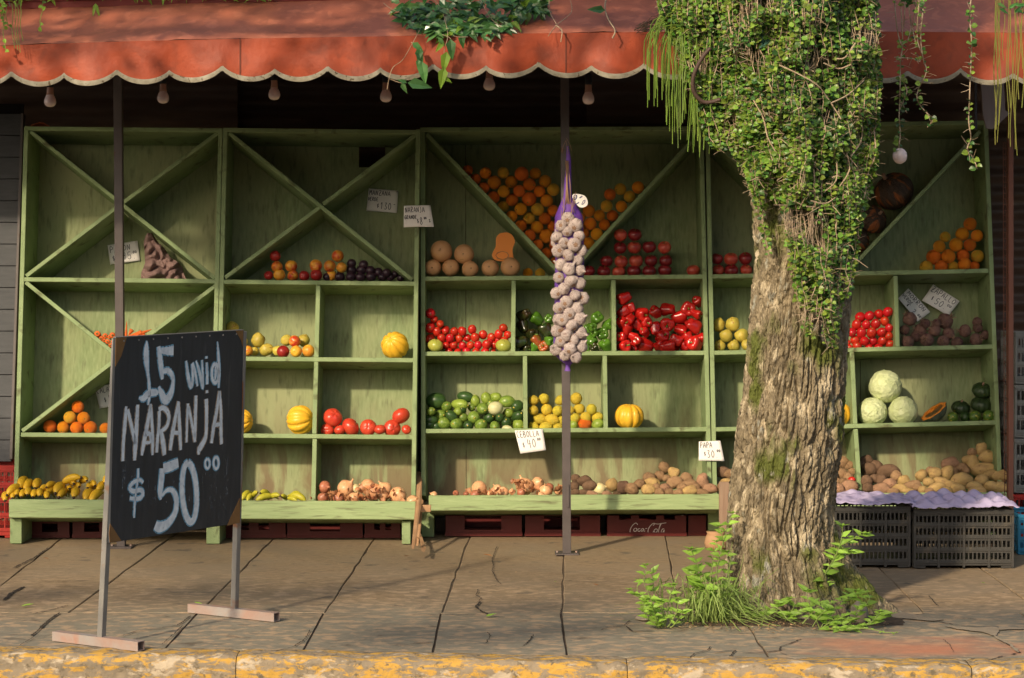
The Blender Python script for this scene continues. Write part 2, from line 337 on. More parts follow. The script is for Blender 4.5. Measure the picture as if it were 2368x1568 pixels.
m_garlic = mat('garlic_skin', (.58, .46, .43), (.70, .60, .56), scale=1.4, st=(4, 4, .7), rough=.6, rnd=.12, spec=.25, c3=(.27, .15, .13), s3=1.6, t3=.54, w3=.15, bump=2, bscale=6)
m_gstalk = mat('garlic_stalk', (.40, .25, .15), (.28, .17, .10), scale=20, st=(1, 1, .3), rough=.8)
# ------------------------------------------------------------------ leaning racks
TILT = math.radians(11)
VV = Vector((0, math.sin(TILT), math.cos(TILT))); WW = Vector((0, math.cos(TILT), -math.sin(TILT)))
class Rack:
    def __init__(s, name, label, Y0, depth=.30):
        s.O = Vector((0, Y0, 0)); s.depth = depth; s.root = None; s.name = name; s.label = label
    def p(s, px, py, w=0.0): return atP(px, py, s.O + WW * w, WW)
    def start(s, px):
        q = s.p(px, 1200); s.root = thing(s.name, s.label, 'display rack', (q.x, s.O.y, 0), 'green display racks leaning in a row'); return s.root
    def board(s, name, a, b, th, w0=0.0, depth=None, m=None, wk='D1'):
        a = s.p(*zz(wk, *a), w0); b = s.p(*zz(wk, *b), w0); d = (b - a).normalized(); n = d.cross(WW).normalized() * th * .5
        dep = WW * ((depth or s.depth) - w0)
        return ob(name, hexa([a - n, b - n, b + n, a + n, a - n + dep, b - n + dep, b + n + dep, a + n + dep], .0018), m or m_green, s.root)
TH_B = .0235
def side_foot(r, x, xt, yt, yb, w, nm='leg'):
    """stub leg from pixel rectangle"""
    a = r.p(x, yb, w); 
    return a
def leg(r, x0, x1, yt, yb, Yf, dep=.45):
    a = atY(x0, yb, Yf); b = atY(x1, yb, Yf); c = atY(x1, yt, Yf); d = atY(x0, yt, Yf); dv = Vector((0, dep, 0))
    a.z = max(a.z, .003); b.z = max(b.z, .003)
    ob('leg', hexa([a, b, c, d, a + dv, b + dv, c + dv, d + dv], .002), m_green, r.root)
def bench(r, x0, x1, yt0, yt1, yb0, yb1, w):
    a = r.p(x0, yb0, w); b = r.p(x1, yb1, w); c = r.p(x1, yt1, w); d = r.p(x0, yt0, w); k = WW * .024
    ob('front_board', hexa([a, b, c, d, a + k, b + k, c + k, d + k], .003), m_greenh, r.root)
    # tray floor running back to the panel, and end boards
    f = WW * (r.depth - w - .026); up = VV * .016; s = WW * .026
    ob('tray_floor', hexa([a + s + up * .1, b + s + up * .1, b + s + up * 1.1, a + s + up * 1.1, a + s + f + up * .1, b + s + f + up * .1, b + s + f + up * 1.1, a + s + f + up * 1.1]), m_green, r.root)
    for e, ee, q in ((a, d, 1), (b, c, -1)):
        o = e + s + up * 1.3 + Vector((q * .003, 0, 0)); h = (ee - e) * .8; x = Vector((q * .02, 0, 0)); l = WW * (-w - .03)
        ob('end_board', boxv(o, x, h, l, .002) if q > 0 else boxv(o + x, -x, h, l, .002), m_green, r.root)
def panel(r, polys, name='back_panel'):
    acc = ([], [])
    for q in polys:
        v = [r.p(x, y, r.depth + .002) for x, y in q]; k = WW * .008
        add(acc, (v + [p + k for p in v], [(0, 1, 2, 3), (7, 6, 5, 4), (0, 4, 5, 1), (1, 5, 6, 2), (2, 6, 7, 3), (3, 7, 4, 0)]))
    return ob(name, acc, m_panel, r.root)
# panels are given in pixels of their own plane (they sit behind the face, so a margin hides under the boards)
# --- rack A: double width, left
RA = Rack('display_rack', 'double-width green rack with X braces behind the chalkboard', .01); RA.start(500)
A = lambda nm, a, b, th=TH_B, w0=0.0, dep=None: RA.board(nm, a, b, th, w0, dep)
A('side_board', (60.5, 293), (36, 1160)); A('divider_board', (509.8, 297), (489, 1160)); A('divider_board', (520.8, 297.5), (500, 1160)); A('side_board', (966.5, 299), (955.5, 1160))
A('top_board', (56, 297), (514, 301.5), TH_B, -.002); A('top_board', (516.5, 300.5), (971, 305.5), TH_B, -.002)
A('shelf', (55, 646), (503, 650.5), TH_B, .003); A('shelf', (514, 651.5), (961, 656), TH_B, .003)
A('shelf', (511, 829), (957, 833), TH_B, .003); A('shelf', (48, 1005), (495, 1008), TH_B, .003); A('shelf', (505, 1006.5), (955, 1011), TH_B, .003)
A('brace', (69.5, 304), (496, 643), .021, .006); A('brace', (60, 638.5), (273, 477), .021, .008); A('brace', (285, 468), (503, 308), .021, .008)
A('brace', (530, 308), (953, 647), .021, .006); A('brace', (520, 642), (738, 480), .021, .008); A('brace', (747, 472), (961, 312), .021, .008)
A('brace', (59, 652.5), (488, 998), .021, .006); A('brace', (51, 997), (267, 832), .021, .008); A('brace', (281, 822), (499, 660), .021, .008)
A('shelf_divider', (735.6, 660), (731.4, 826), TH_B, .005); A('shelf_divider', (731, 836), (726.5, 1003), TH_B, .005); A('shelf_divider', (727.5, 1015), (724, 1164), TH_B, .005)
panel(RA, [[(60, 1200), (506, 1200), (515, 318), (70, 312)],
           [(506.6, 1200), (829.5, 1200), (829.5, 316), (515.6, 316)], [(890.5, 1200), (953, 1200), (963, 318), (890.5, 318)],
           [(829.5, 1200), (890.5, 1200), (890.5, 387.3), (829.5, 387.3)], [(829.5, 323), (890.5, 323), (890.5, 316), (829.5, 316)]])
bench(RA, 20.5, 961, 1154, 1159, 1197, 1201.5, -.2)
leg(RA, 23, 50, 1199, 1257, -.12); leg(RA, 477, 508, 1203, 1261, -.12); leg(RA, 929, 949, 1205, 1264, -.13)
# --- rack B: middle
RB = Rack('display_rack', 'middle green rack with V bin of oranges behind the garlic', .10); RB.start(1300)
B = lambda nm, a, b, th=TH_B, w0=0.0, dep=None: RB.board(nm, a, b, th, w0, dep)
B('side_board', (977, 296), (978.5, 1146)); B('side_board', (1621, 296), (1641, 1150))
B('top_board', (971.5, 299.5), (1626, 297), TH_B, -.002)
B('shelf', (981, 644.5), (1629, 639.5), TH_B, .003); B('shelf', (981, 818), (1634, 816), TH_B, .003); B('shelf', (981, 996.8), (1639, 992.4), TH_B, .003)
B('brace', (986, 310), (1300, 638), .021, .006); B('brace', (1317, 631), (1598, 327), .021, .008)
B('shelf_divider', (1187.5, 649), (1186, 813), TH_B, .005); B('shelf_divider', (1418, 648), (1420, 812), TH_B, .005)
B('shelf_divider', (1213.5, 823), (1215, 992), TH_B, .005); B('shelf_divider', (1398, 822), (1400.5, 990), TH_B, .005)
panel(RB, [[(978, 1185), (1077, 1185), (1075.5, 314), (986, 314)], [(1078.3, 1185), (1640, 1185), (1618, 311), (1076.8, 314)]])
bench(RB, 991, 1663.6, 1145.5, 1142, 1181, 1178, -.2)
leg(RB, 974, 1003, 1183, 1244, .17, .3); leg(RB, 1637, 1662, 1180, 1237, .20, .3)
# --- rack C: right, behind the tree
RC = Rack('display_rack', 'right-hand green rack of cabbages and potatoes behind the tree', .10); RC.start(2000)
Cb = lambda nm, a, b, th=TH_B, w0=0.0, dep=None: RC.board(nm, a, b, th, w0, dep)
Cb('side_board', (1635, 290), (1653, 1150)); Cb('side_board', (2278.5, 283), (2313, 1150))
Cb('top_board', (1630, 292), (2284, 283.5), TH_B, -.002)
Cb('shelf', (1641, 639.5), (2285, 626), TH_B, .003); Cb('shelf', (1646, 816), (2297, 801.5), TH_B, .003); Cb('shelf', (1650, 993), (2304, 977), TH_B, .003)
Cb('brace', (1645, 318), (1958, 628), .021, .006); Cb('brace', (1976, 611), (2266, 303), .021, .008)
Cb('shelf_divider', (2070, 638), (2075, 801), TH_B, .005); Cb('shelf_divider', (1969.5, 812), (1977, 980), TH_B, .005); Cb('shelf_divider', (1978, 992), (1988, 1142), TH_B, .005)
Cb('shelf_divider', (1850, 643), (1850, 806), TH_B, .005)
panel(RC, [[(1652, 1175), (1990, 1175), (1985, 305), (1636, 305)], [(1991.5, 1175), (2310, 1172), (2276, 299), (1986.5, 305)]])
bench(RC, 1672, 2330, 1141, 1138, 1178, 1174, -.2)
leg(RC, 1680, 1705, 1180, 1240, .17, .3); leg(RC, 2290, 2316, 1180, 1240, .17, .3)
# ------------------------------------------------------------------ produce prototypes (unit radius, built once, then copied)
def deform(vf, fn): return ([fn(v) for v in vf[0]], vf[1])
def ball(n=16, m=10):
    prof = [(math.sin(math.pi * i / m), math.cos(math.pi * i / m)) for i in range(1, m)]
    prof = [(.03, 1.0)] + prof + [(.03, -1.0)]
    v, f = lathe(prof[::-1], n); return (v, f)
def ns(v, s, o=0): return noise.noise(Vector(v) * s + Vector((o, o * 1.7, -o)))
PROTO = {}
def bmesh_obj(name, vf, m):
    me = bpy.data.meshes.new(name); me.from_pydata([tuple(v) for v in vf[0]], [], vf[1]); me.polygons.foreach_set('use_smooth', [True] * len(me.polygons))
    me.materials.append(m); me.update(); return bpy.data.objects.new(name, me)
def proto(key, name, vfs, m, kids=()):
    """vfs: list of variants; kids: list of (name, vf, material)"""
    PROTO[key] = []
    for vf in vfs:
        o = bmesh_obj(name, vf, m); ks = []
        for kn, kv, km in kids: ks.append(bmesh_obj(kn, kv, km))
        PROTO[key].append((o, ks))
def spawn(key, loc, s, rot=None, m=None, label=None, cat=None, group=None, var=None, parent=None):
    lst = PROTO[key]; o0, ks = lst[var if var is not None else random.randrange(len(lst))]
    o = o0.copy(); C.objects.link(o)
    o.location = loc; o.rotation_mode = 'QUATERNION'
    o.rotation_quaternion = rot if rot is not None else Quaternion((U(-1, 1), U(-1, 1), U(-1, 1), U(-1, 1))).normalized()
    o.scale = s if isinstance(s, (tuple, Vector)) else (s, s, s)
    if m: o.material_slots[0].link = 'OBJECT'; o.material_slots[0].material = m
    for k in ks:
        c = k.copy(); C.objects.link(c); c.parent = o
    if parent: o.parent = parent; o.location = Vector(loc) - parent.matrix_basis.translation
    tag(o, label, cat, group); return o
def disc_dimple(v, k=.16, w=.35):
    v = Vector(v); a = math.hypot(v.x, v.y)
    if v.z > 0: v.z -= k * math.exp(-(a / w) ** 2)
    else: v.z += .5 * k * math.exp(-(a / w) ** 2)
    return v
proto('orange', 'orange', [deform(ball(20, 12), lambda v, o=o: disc_dimple(Vector(v) * (1 + .03 * ns(v, 1.3, o)), .06, .12)) for o in (1, 5)], m_orange, [('stem_scar', lathe([(.13, .90), (.09, .955), (.0, .95)], 7, None, False), m_stem)])
proto('apple', 'apple', [deform(ball(18, 12), lambda v, o=o: disc_dimple(Vector((v.x * (1 + .08 * v.z), v.y * (1 + .08 * v.z), v.z * .92)) * (1 + .03 * ns(v, 1.2, o)), .30, .30)) for o in (2, 6)], m_apple,
      [('stem', tube([(0, 0, .6), (.02, 0, .85), (.08, .02, 1.0)], [.04, .035, .05], 5), m_stem)])
proto('nectarine', 'nectarine', [deform(ball(18, 12), lambda v, o=o: disc_dimple(Vector(v) * (1 + .04 * ns(v, 1.2, o) - .07 * math.exp(-((v.y) / .12) ** 2) * (v.x > 0)), .18, .22)) for o in (2, 7)], m_nect)
proto('plum', 'plum', [deform(ball(14, 10), lambda v: Vector((v.x, v.y, v.z * 1.08)))], m_plum)
proto('plum_tomato', 'plum_tomato', [deform(ball(14, 10), lambda v, o=o: Vector((v.x * .93, v.y * .93, v.z * 1.12)) * (1 + .08 * ns(v, 1.1, o))) for o in (1, 4, 9)], m_tomato, [('stem_scar', lathe([(.12, 1.09), (.06, 1.13), (.0, 1.12)], 6, None, False), m_stem)])
proto('large_tomato', 'large_tomato', [deform(ball(24, 12), lambda v, o=o: disc_dimple(Vector((v.x * 1.05, v.y * 1.05, v.z * .84)) * (1 + .045 * math.cos(5 * math.atan2(v.y, v.x) + o) * max(0, v.z) + .05 * ns(v, 1, o)), .12, .2)) for o in (0, 3, 8)], m_bigtom,
      [('stem_scar', lathe([(.0, .70), (.10, .715), (.13, .70)], 8, None, False), m_pot)])
def pepper(o):
    pr = [(.10, -.95), (.42, -1.02), (.66, -.82), (.80, -.35), (.92, .15), (.98, .52), (.86, .82), (.55, .95), (.28, .86), (.12, .74)]
    pr = [(a, b) for a, b in smooth_path(pr, 2)]
    def fn(w, i, r, z):
        l = .5 + .5 * math.cos((3 + o % 2) * w + o); return (r * (1 + .14 * (l - .6) * min(1, abs(r) * 1.6) + .07 * math.sin(w + o)), z + .10 * l * (1 if z > .6 else (-1.2 if z < -.6 else 0)))
    v, f = lathe(pr, 24, fn); b = U(-.12, .12)
    return ([Vector((p.x + b * p.z * p.z + .05 * ns(p, 1.5, o), p.y + .05 * ns(p, 1.7, o + 3), p.z)) for p in v], f)
pst = tube([(0, 0, .68), (.01, 0, .9), (.05, .02, 1.12), (.14, .05, 1.25)], [.20, .09, .085, .10], 7)
add(pst, lathe([(.30, .80), (.2, .76), (.05, .80)], 8, lambda w, i, r, z: (r * (1 + .25 * math.cos(5 * w)), z), False))
proto('bell_pepper', 'bell_pepper', [pepper(o) for o in (1, 2, 3, 4)], m_bell, [('stem', pst, m_stem)])
proto('lemon', 'lemon', [deform(ball(18, 14), lambda v, o=o: Vector((v.x * .96, v.y * .96, v.z * 1.0 + .22 * (v.z / abs(v.z) if abs(v.z) > .01 else 0) * max(0, abs(v.z) - .75) * 2)) * (1 + .04 * ns(v, 1.5, o))) for o in (1, 4)], m_lem, [('stem_scar', lathe([(.12, 1.0), (.07, 1.10), (.0, 1.09)], 7, None, False), m_stem)])
def potato(o, k=1.0):
    return deform(ball(18, 14), lambda v: Vector((v.x * (1 + .12 * ns(v, .9, o + 3)), v.y * .88, v.z * k)) * (1 + .20 * ns(v, 1.0, o) + .07 * ns(v, 2.4, o + 9)) + Vector((.12 * v.z * v.z, 0, 0)))
proto('potato', 'potato', [potato(o) for o in (1, 4, 7, 11, 15)], m_pot)
def onion(o):
    pr = [(.06, -1.02), (.22, -.96), (.62, -.74), (.92, -.32), (1.0, .08), (.90, .45), (.62, .76), (.30, .96), (.12, 1.14), (.09, 1.34), (.12, 1.46)]
    return deform(lathe([(a, b) for a, b in smooth_path(pr, 2)], 20, lambda w, i, r, z: (r * (1 + .02 * math.cos(9 * w)), z)), lambda v: Vector(v) * (1 + .05 * ns(v, 1, o)) + Vector((.12 * max(0, v.z - .9), 0, 0)))
proto('onion', 'onion', [onion(2), onion(6)], m_onion)
proto('round_squash', 'round_squash', [deform(ball(18, 12), lambda v, o=o: Vector(v) * (1 + .03 * math.cos(8 * math.atan2(v.y, v.x)) * (1 - v.z ** 2) + .06 * ns(v, 1.2, o))) for o in (1, 5)], m_zuc,
      [('stem_scar', lathe([(.15, .96), (.13, 1.04), (.0, 1.03)], 7, None, False), m_pear)])
def melon(n, amp):
    return deform(ball(64, 20), lambda v: disc_dimple(Vector(v) * (1 + amp * (abs(math.cos(n * .5 * math.atan2(v.y, v.x))) ** .55 - .75) * (1 - .75 * abs(v.z) ** 3)), .12, .3))
proto('ribbed_melon', 'ribbed_melon', [melon(10, .16)], m_yel, [('stem_scar', lathe([(.10, .84), (.09, .93), (.0, .92)], 8, None, False), m_pear)])
def cabbage(o):
    def f(v):
        a = math.atan2(v.y, v.x); e = math.acos(max(-1, min(1, v.z)))
        vein = 0
        for k in range(7):
            c = k * 2.39 + o; d = abs(math.sin((a - c) * .5 + .25 * math.sin(e * 3 + k))); vein += math.exp(-(d / .028) ** 2) * .035 * max(0, math.sin(e)) ** .5
        lay = .035 * ((ns(v, .8, o) * 3) % 1.0)
        return Vector(v) * (1 + vein + lay + .02 * ns(v, 5, o) + .04 * ns(v, 1.3, o))
    return deform(ball(90, 60), f)
proto('cabbage', 'cabbage', [cabbage(1), cabbage(5)], m_cab)
def beet(o): return deform(ball(18, 12), lambda v: Vector((v.x, v.y, v.z * .92)) * (1 + .10 * ns(v, 1.6, o) + .05 * ns(v, 4, o)))
rt = tube([(0, 0, -.8), (.05, 0, -1.15), (.2, .1, -1.6), (.5, .2, -2.1)], [.22, .10, .05, .02], 6)
tp = ([], []); 
for k in range(5):
    a = k * 1.3; add(tp, tube([(0.1 * math.cos(a), .1 * math.sin(a), .8), (.25 * math.cos(a), .25 * math.sin(a), 1.15), (.5 * math.cos(a), .5 * math.sin(a), 1.35)], [.09, .06, .03], 5))
proto('beetroot', 'beetroot', [beet(1), beet(4), beet(8)], m_beet, [('root', rt, m_root), ('stalk_stub', tp, m_root)])
proto('butternut_squash', 'butternut_squash', [deform(lathe([(a, b) for a, b in smooth_path([(.05, .93), (.35, .97), (.75, .78), (.98, .35), (1.0, -.1), (.8, -.55), (.62, -1.0), (.60, -1.5), (.5, -1.9), (.2, -2.05)][::-1], 3)], 28,
      lambda w, i, r, z: (r * (1 + .012 * math.cos(5 * w)), z)), lambda v, o=o: Vector(v) * (1 + .03 * ns(v, .9, o))) for o in (1, 3)], m_butn, [('blossom_scar', lathe([(.13, .93), (.08, .99), (.0, .97)], 8, None, False), m_pot)])
proto('pumpkin', 'pumpkin', [deform(melon(12, .08), lambda v: Vector((v.x, v.y, v.z * .9)) * (1 + .03 * ns(v, 2)))], m_kab, [('stem', tube([(0, 0, .7), (0, 0, .95), (.06, 0, 1.1)], [.16, .10, .11], 6), m_root)])
def garlic(o):
    pr = [(.12, -.72), (.45, -.78), (.82, -.55), (1.0, -.15), (.95, .25), (.68, .6), (.36, .85), (.17, 1.1), (.13, 1.45)]
    def fn(w, i, r, z):
        l = abs(math.cos((5 + o) * .5 * w + o)); return (r * (1 + .15 * (l - .6) * (1 if z < .8 else .3)), z - .10 * (1 - l) * (z < -.4))
    return lathe([(a, b) for a, b in smooth_path(pr, 2)], 24, fn)
proto('garlic_bulb', 'garlic_bulb', [garlic(2), garlic(3)], m_garlic, [('root_plate', lathe([(.40, -.74), (.30, -.84), (.12, -.86), (.0, -.82)], 10, lambda w, i, r, z: (r * (1 + .2 * math.cos(5 * w)), z), False), m_root)])
def banana(curv):
    n = 12; vs = []; fs = []; 
    pr = [.22, .52, .80, .95, 1.02, 1.04, 1.04, 1.0, .94, .78, .50, .27, .20]
    pts = []
    for i in range(13):
        t = i / 12; a = (t - .5) * curv; R0 = 6.4 / max(.2, curv); pts.append(Vector((R0 * (math.cos(a) - 1), 0, R0 * math.sin(a))))
    v, f = tube(pts, [x * .95 for x in pr], 10); return (v, f), pts
bv, bp = banana(1.15)
proto('banana', 'banana', [bv], m_ban, [('tip', tube([bp[0] + (bp[0] - bp[1]) * .55, bp[0] + (bp[1] - bp[0]) * .2], [.22, .34], 8), m_bantip), ('stalk', tube([bp[-1] - (bp[-1] - bp[-2]) * .3, bp[-1] + (bp[-1] - bp[-2]) * 1.4], [.22, .17], 6), m_bang)])
proto('carrot', 'carrot', [lathe([(.25, 1.0), (.8, .96), (1.0, .75), (.95, .2), (.82, -1), (.66, -2.4), (.46, -4), (.26, -5.6), (.06, -6.8)][::-1], 12, lambda w, i, r, z: (r * (1 + .03 * math.sin(i * 5 + w)), z))], m_carrot,
      [('crown', lathe([(.42, .94), (.34, 1.12), (.1, 1.2)], 8, None, False), m_carrotc)])
def toward(d, roll=0.0):
    """rotation taking +Z to d"""
    q = Vector((0, 0, 1)).rotation_difference(Vector(d).normalized()); return q @ Quaternion((0, 0, 1), roll)
def pile(key, rack, zk, items, place, kind, cat=None, group=None, w=(.07, .12), tol=None, mats=None, rk=1.0, rot=None, wfn=None, var=None, shelf=None, el=1.0):
    """items: (x, y, rx[, ry[, adj/material key]]) in photo pixels of crop zk"""
    D = []
    for it in items:
        x, y = zz(zk, it[0], it[1]); f = ZO[zk][2]; rx = it[2] * f; ry = (it[3] if len(it) > 3 and it[3] else it[2]) * f; D.append((x, y, rx, ry, it[4] if len(it) > 4 else None))
    med = sorted(d[3] for d in D)[len(D) // 2]
    lab = rowlab([(d[0], d[1]) for d in D], tol or med * 1.25)
    out = []
    for i, (x, y, rx, ry, mk) in enumerate(D):
        ww = wfn(y) if wfn else U(*w)
        p = rack.p(x, y, ww); k = mpp(p); adj, m = (mats[mk] if mats and mk in mats else (mats or {}).get(None, ('', None)))
        q = rot(i, rx, ry) if rot else None
        if q is None and abs(rx - ry) > .12 * ry:
            # long item: its own long axis (Z of the mesh) laid across or upright
            e = U(-.25, .25); q = toward((1, U(-.5, .2), e)) if rx > ry else toward((e, U(-.3, .1), 1))
            s = (k * min(rx, ry), k * min(rx, ry), k * max(rx, ry))
        else:
            s = k * (rx + ry) * .5
            if el > 1: e_ = U(1, el); s = (s / e_ ** .3, s / e_ ** .3, s * e_); q = q or toward((U(-1, 1), U(-1.5, 0), U(-.3, .8)))
        if isinstance(s, tuple): s = tuple(c * rk for c in s)
        else: s *= rk
        nm = (adj + ' ' + kind).strip()
        L = f"{nm}, {posphrase(lab[i])}, {place}"
        out.append(spawn(key, p, s, q, m, L, cat or kind, group or f"{kind} pile, {place}", var))
    return out
# ------------------------------------------------------------------ produce on the shelves, positions read from the photo
OM = {None: ('round', None), 'g': ('greenish', m_orangeg), 'd': ('deep-coloured', m_oranged)}
pile('orange', RA, '3', [(697, 1183, 57), (627, 1277, 58, 0, 'g'), (749, 1284, 58), (448, 1358, 60, 0, 'd'), (567, 1368, 55), (686, 1372, 57), (808, 1370, 62), (945, 1377, 52)], 'left of the chalkboard', 'orange', mats=OM)
V1 = [(630, 235, 58, 0, 'd'), (833, 265, 65), (1035, 262, 65, 0, 'g'), (1245, 275, 80, 0, 'd'), (1400, 270, 65), (715, 335, 62, 0, 'd'), (932, 372, 75), (1127, 365, 68), (1333, 395, 70), (1512, 358, 70),
      (815, 435, 62, 0, 'd'), (1040, 475, 68), (1218, 468, 68, 0, 'd'), (1448, 475, 65), (1607, 455, 70, 0, 'g'), (922, 545, 70, 0, 'd'), (1135, 572, 70), (1330, 562, 80, 0, 'd'), (1530, 580, 72), (1035, 650, 62, 0, 'g'),
      (1235, 675, 70), (1427, 680, 72, 0, 'g'), (1605, 695, 65), (1130, 760, 65), (1330, 780, 68, 0, 'g'), (1512, 782, 68), (1235, 868, 68), (1420, 882, 70), (1600, 870, 60), (1337, 978, 68, 0, 'd'), (1525, 985, 80),
      (1430, 1085, 62), (1620, 1085, 62, 0, 'd'), (1530, 1180, 65, 0, 'd'), (1625, 1290, 60), (1700, 790, 66), (1705, 985, 66), (1715, 1190, 62)]
V1 = [(953.5 + x * .2027, 346.7 + y * .2027, (r * .2027) * 1.03, 0, *e[1:]) for x, y, r, *e in V1]
V2 = [(535, 330, 44, 0, 'd'), (612, 290, 44, 0, 'g'), (742, 278, 46), (680, 345, 44, 0, 'g'), (510, 415, 45, 0, 'g'), (620, 418, 43), (378, 450, 46), (457, 485, 43), (553, 487, 43, 0, 'd'), (388, 547, 48), (495, 555, 42), (318, 500, 34),
      (438, 622, 46), (375, 690, 46), (345, 612, 38), (305, 570, 40), (300, 680, 40), (318, 745, 36)]
V2 = [(1242.4 + x * .3132, 346.7 + y * .3132, r * .3132, 0, *e[1:]) for x, y, r, *e in V2]
pile('orange', RB, 'D1', V1, 'left half of V-shaped bin', 'orange', mats=OM, w=(.05, .10))
pile('orange', RB, 'D1', V2, 'right half of V-shaped bin', 'orange', mats=OM, w=(.05, .10))
pile('orange', RB, 'A', [(1315, 1405, 58), (1455, 1410, 60, 0, 'g')], 'under the V-shaped bin', 'orange', mats=OM, w=(.16, .18))
pile('orange', RC, 'F', [(1185, 517, 46), (1012, 607, 38, 0, 'g'), (1131, 588, 47), (1233, 598, 43), (970, 673, 43), (1087, 662, 48), (1183, 663, 44), (932, 748, 53), (1034, 742, 50), (1135, 738, 46, 0, 'd'), (1236, 742, 46, 0, 'g'),
      (880, 818, 46, 0, 'g'), (985, 815, 46, 0, 'd'), (1068, 815, 38, 0, 'g'), (1147, 797, 46), (1215, 812, 36, 0, 'd')], 'upper right of right rack', 'orange', mats=OM, w=(.07, .11))
NM = {None: ('yellow-red', None), 'y': ('yellow', m_necty), 'd': ('dark red', m_nectd)}
pile('nectarine', RA, '4', [(547, 1230, 48, 0, 'd'), (562, 1325, 50), (687, 1318, 53), (900, 1315, 56), (1022, 1318, 53), (1090, 1230, 53), (1125, 1330, 46, 0, 'y'), (490, 1400, 40, 0, 'd'), (583, 1393, 53, 0, 'y'), (700, 1400, 49), (800, 1403, 46, 0, 'd'), (905, 1395, 53, 0, 'd'), (1035, 1400, 46, 0, 'y')],
     'under X brace beside the plums', 'nectarine', mats=NM, w=(.09, .12))
pile('plum', RA, '4', [(1212, 1295, 40), (1315, 1305, 40), (1210, 1355, 47), (1300, 1350, 44), (1375, 1355, 40), (1445, 1370, 38), (1520, 1378, 40), (998, 1412, 37), (1110, 1412, 44), (1205, 1412, 44), (1290, 1412, 44), (1380, 1410, 44), (1480, 1415, 38), (1550, 1412, 40), (1640, 1422, 33), (1590, 1388, 30)],
     'beside the nectarines', 'dark plum', 'plum', w=(.10, .13))
PM = {None: ('yellow', None)}
pile('potato', RA, '5', [(210, 560, 70), (330, 700, 45), (483, 690, 72, 82), (565, 790, 80, 66), (690, 800, 58, 62), (780, 690, 60, 66), (960, 690, 66, 68), (440, 805, 50)], 'right of the chalkboard', 'blotchy pear', 'pear', mats={None: ('yellow', m_pear)}, w=(.12, .16), var=1)
pile('nectarine', RA, '5', [(370, 800, 56, 0, None), (865, 698, 63), (743, 808, 66, 0, 'd'), (880, 805, 62, 0, 'y'), (1010, 800, 66, 0, 'y')], 'among the pears', 'nectarine', mats=NM, w=(.05, .07))
def one(key, rack, zk, x, y, r, label, cat, w=.12, rot=None, m=None, group=None, sc=None, var=None):
    X, Y = zz(zk, x, y); p = rack.p(X, Y, w); k = mpp(p) * r * ZO[zk][2]
    return spawn(key, p, k if sc is None else tuple(k * c for c in sc), rot, m, label, cat, group, var)
MG = 'ribbed yellow melons'
hz = toward((1, -.35, .12))
one('ribbed_melon', RA, '5', 1920, 745, 150, 'ribbed yellow melon alone on second shelf right of the pears', 'melon', .13, toward((-.35, -.75, .6), .4), group=MG, sc=(.95, .95, 1))
one('ribbed_melon', RA, '6', 240, 450, 117, 'yellow melon half hidden by the chalkboard edge', 'melon', .13, hz, group=MG, sc=(.92, .92, .98))
one('ribbed_melon', RA, '6', 765, 437, 122, 'ribbed yellow melon left of the large tomatoes', 'melon', .12, hz, group=MG, sc=(1.03, 1.03, .96))
one('ribbed_melon', RB, 'D', 425, 521, 108, 'upright ribbed yellow melon right of the lemons', 'melon', .12, toward((.03, -.1, 1), .25), group=MG, sc=(1.06, 1.06, .92))
one('ribbed_melon', RC, 'G', 270, 447, 84, 'orange-yellow melon peeking out right of the trunk', 'melon', .12, toward((.1, -.2, 1)), group=MG)
pile('large_tomato', RA, '6', [(1048, 415, 88, 76), (1000, 525, 62, 50), (1110, 525, 50), (1203, 498, 84, 74), (1358, 503, 70), (1460, 520, 50), (1565, 510, 82, 66), (1642, 402, 80, 74), (1690, 520, 42)],
     'shelf right of ribbed melon', 'large red tomato', 'tomato', w=(.08, .14), rot=lambda i, a, b: toward((U(-.6, .6), U(-1, .2), U(-.2, .9)), U(0, 6)))
# bananas
def bananas(rack, zk, lst, place, m, w0=-.14, rs=1.14, adjm='yellow'):
    D = [((a + c) * .5, (b + d) * .5) for a, b, c, d, r in lst]; lab = rowlab(D, 62 if zk == 'J' else 40)
    for i, (a, b, c, d, r) in enumerate(lst):
        p = rack.p(*zz(zk, a, b), w0 + (.0 if b > 700 else .06)); k = mpp(p); R_ = r * ZO[zk][2] * k * rs
        q = rack.p(*zz(zk, c, d), w0 + .05 + (.0 if b > 700 else .06))
        dr = q - p; L = 6.4 * R_
        if dr.length < L:   # the rest of its length runs back into the rack
            dr = Vector((dr.x, math.sqrt(max(1e-6, L * L - dr.x ** 2 - dr.z ** 2)), dr.z))
        dr.normalize(); mid = p + dr * L * .5
        sag = Vector((0, 0, 1)) if abs(dr.z) < .8 else Vector((0, -1, 0)); sag = (sag - dr * sag.dot(dr)).normalized(); y = dr.cross(sag)
        mt = Matrix((sag, y, dr)).transposed(); rot = mt.to_quaternion()
        spawn('banana', mid + sag * R_ * .6, R_, rot, m, f"{adjm} banana, {posphrase(lab[i])}, {place}", 'banana', f'bananas, {place}')
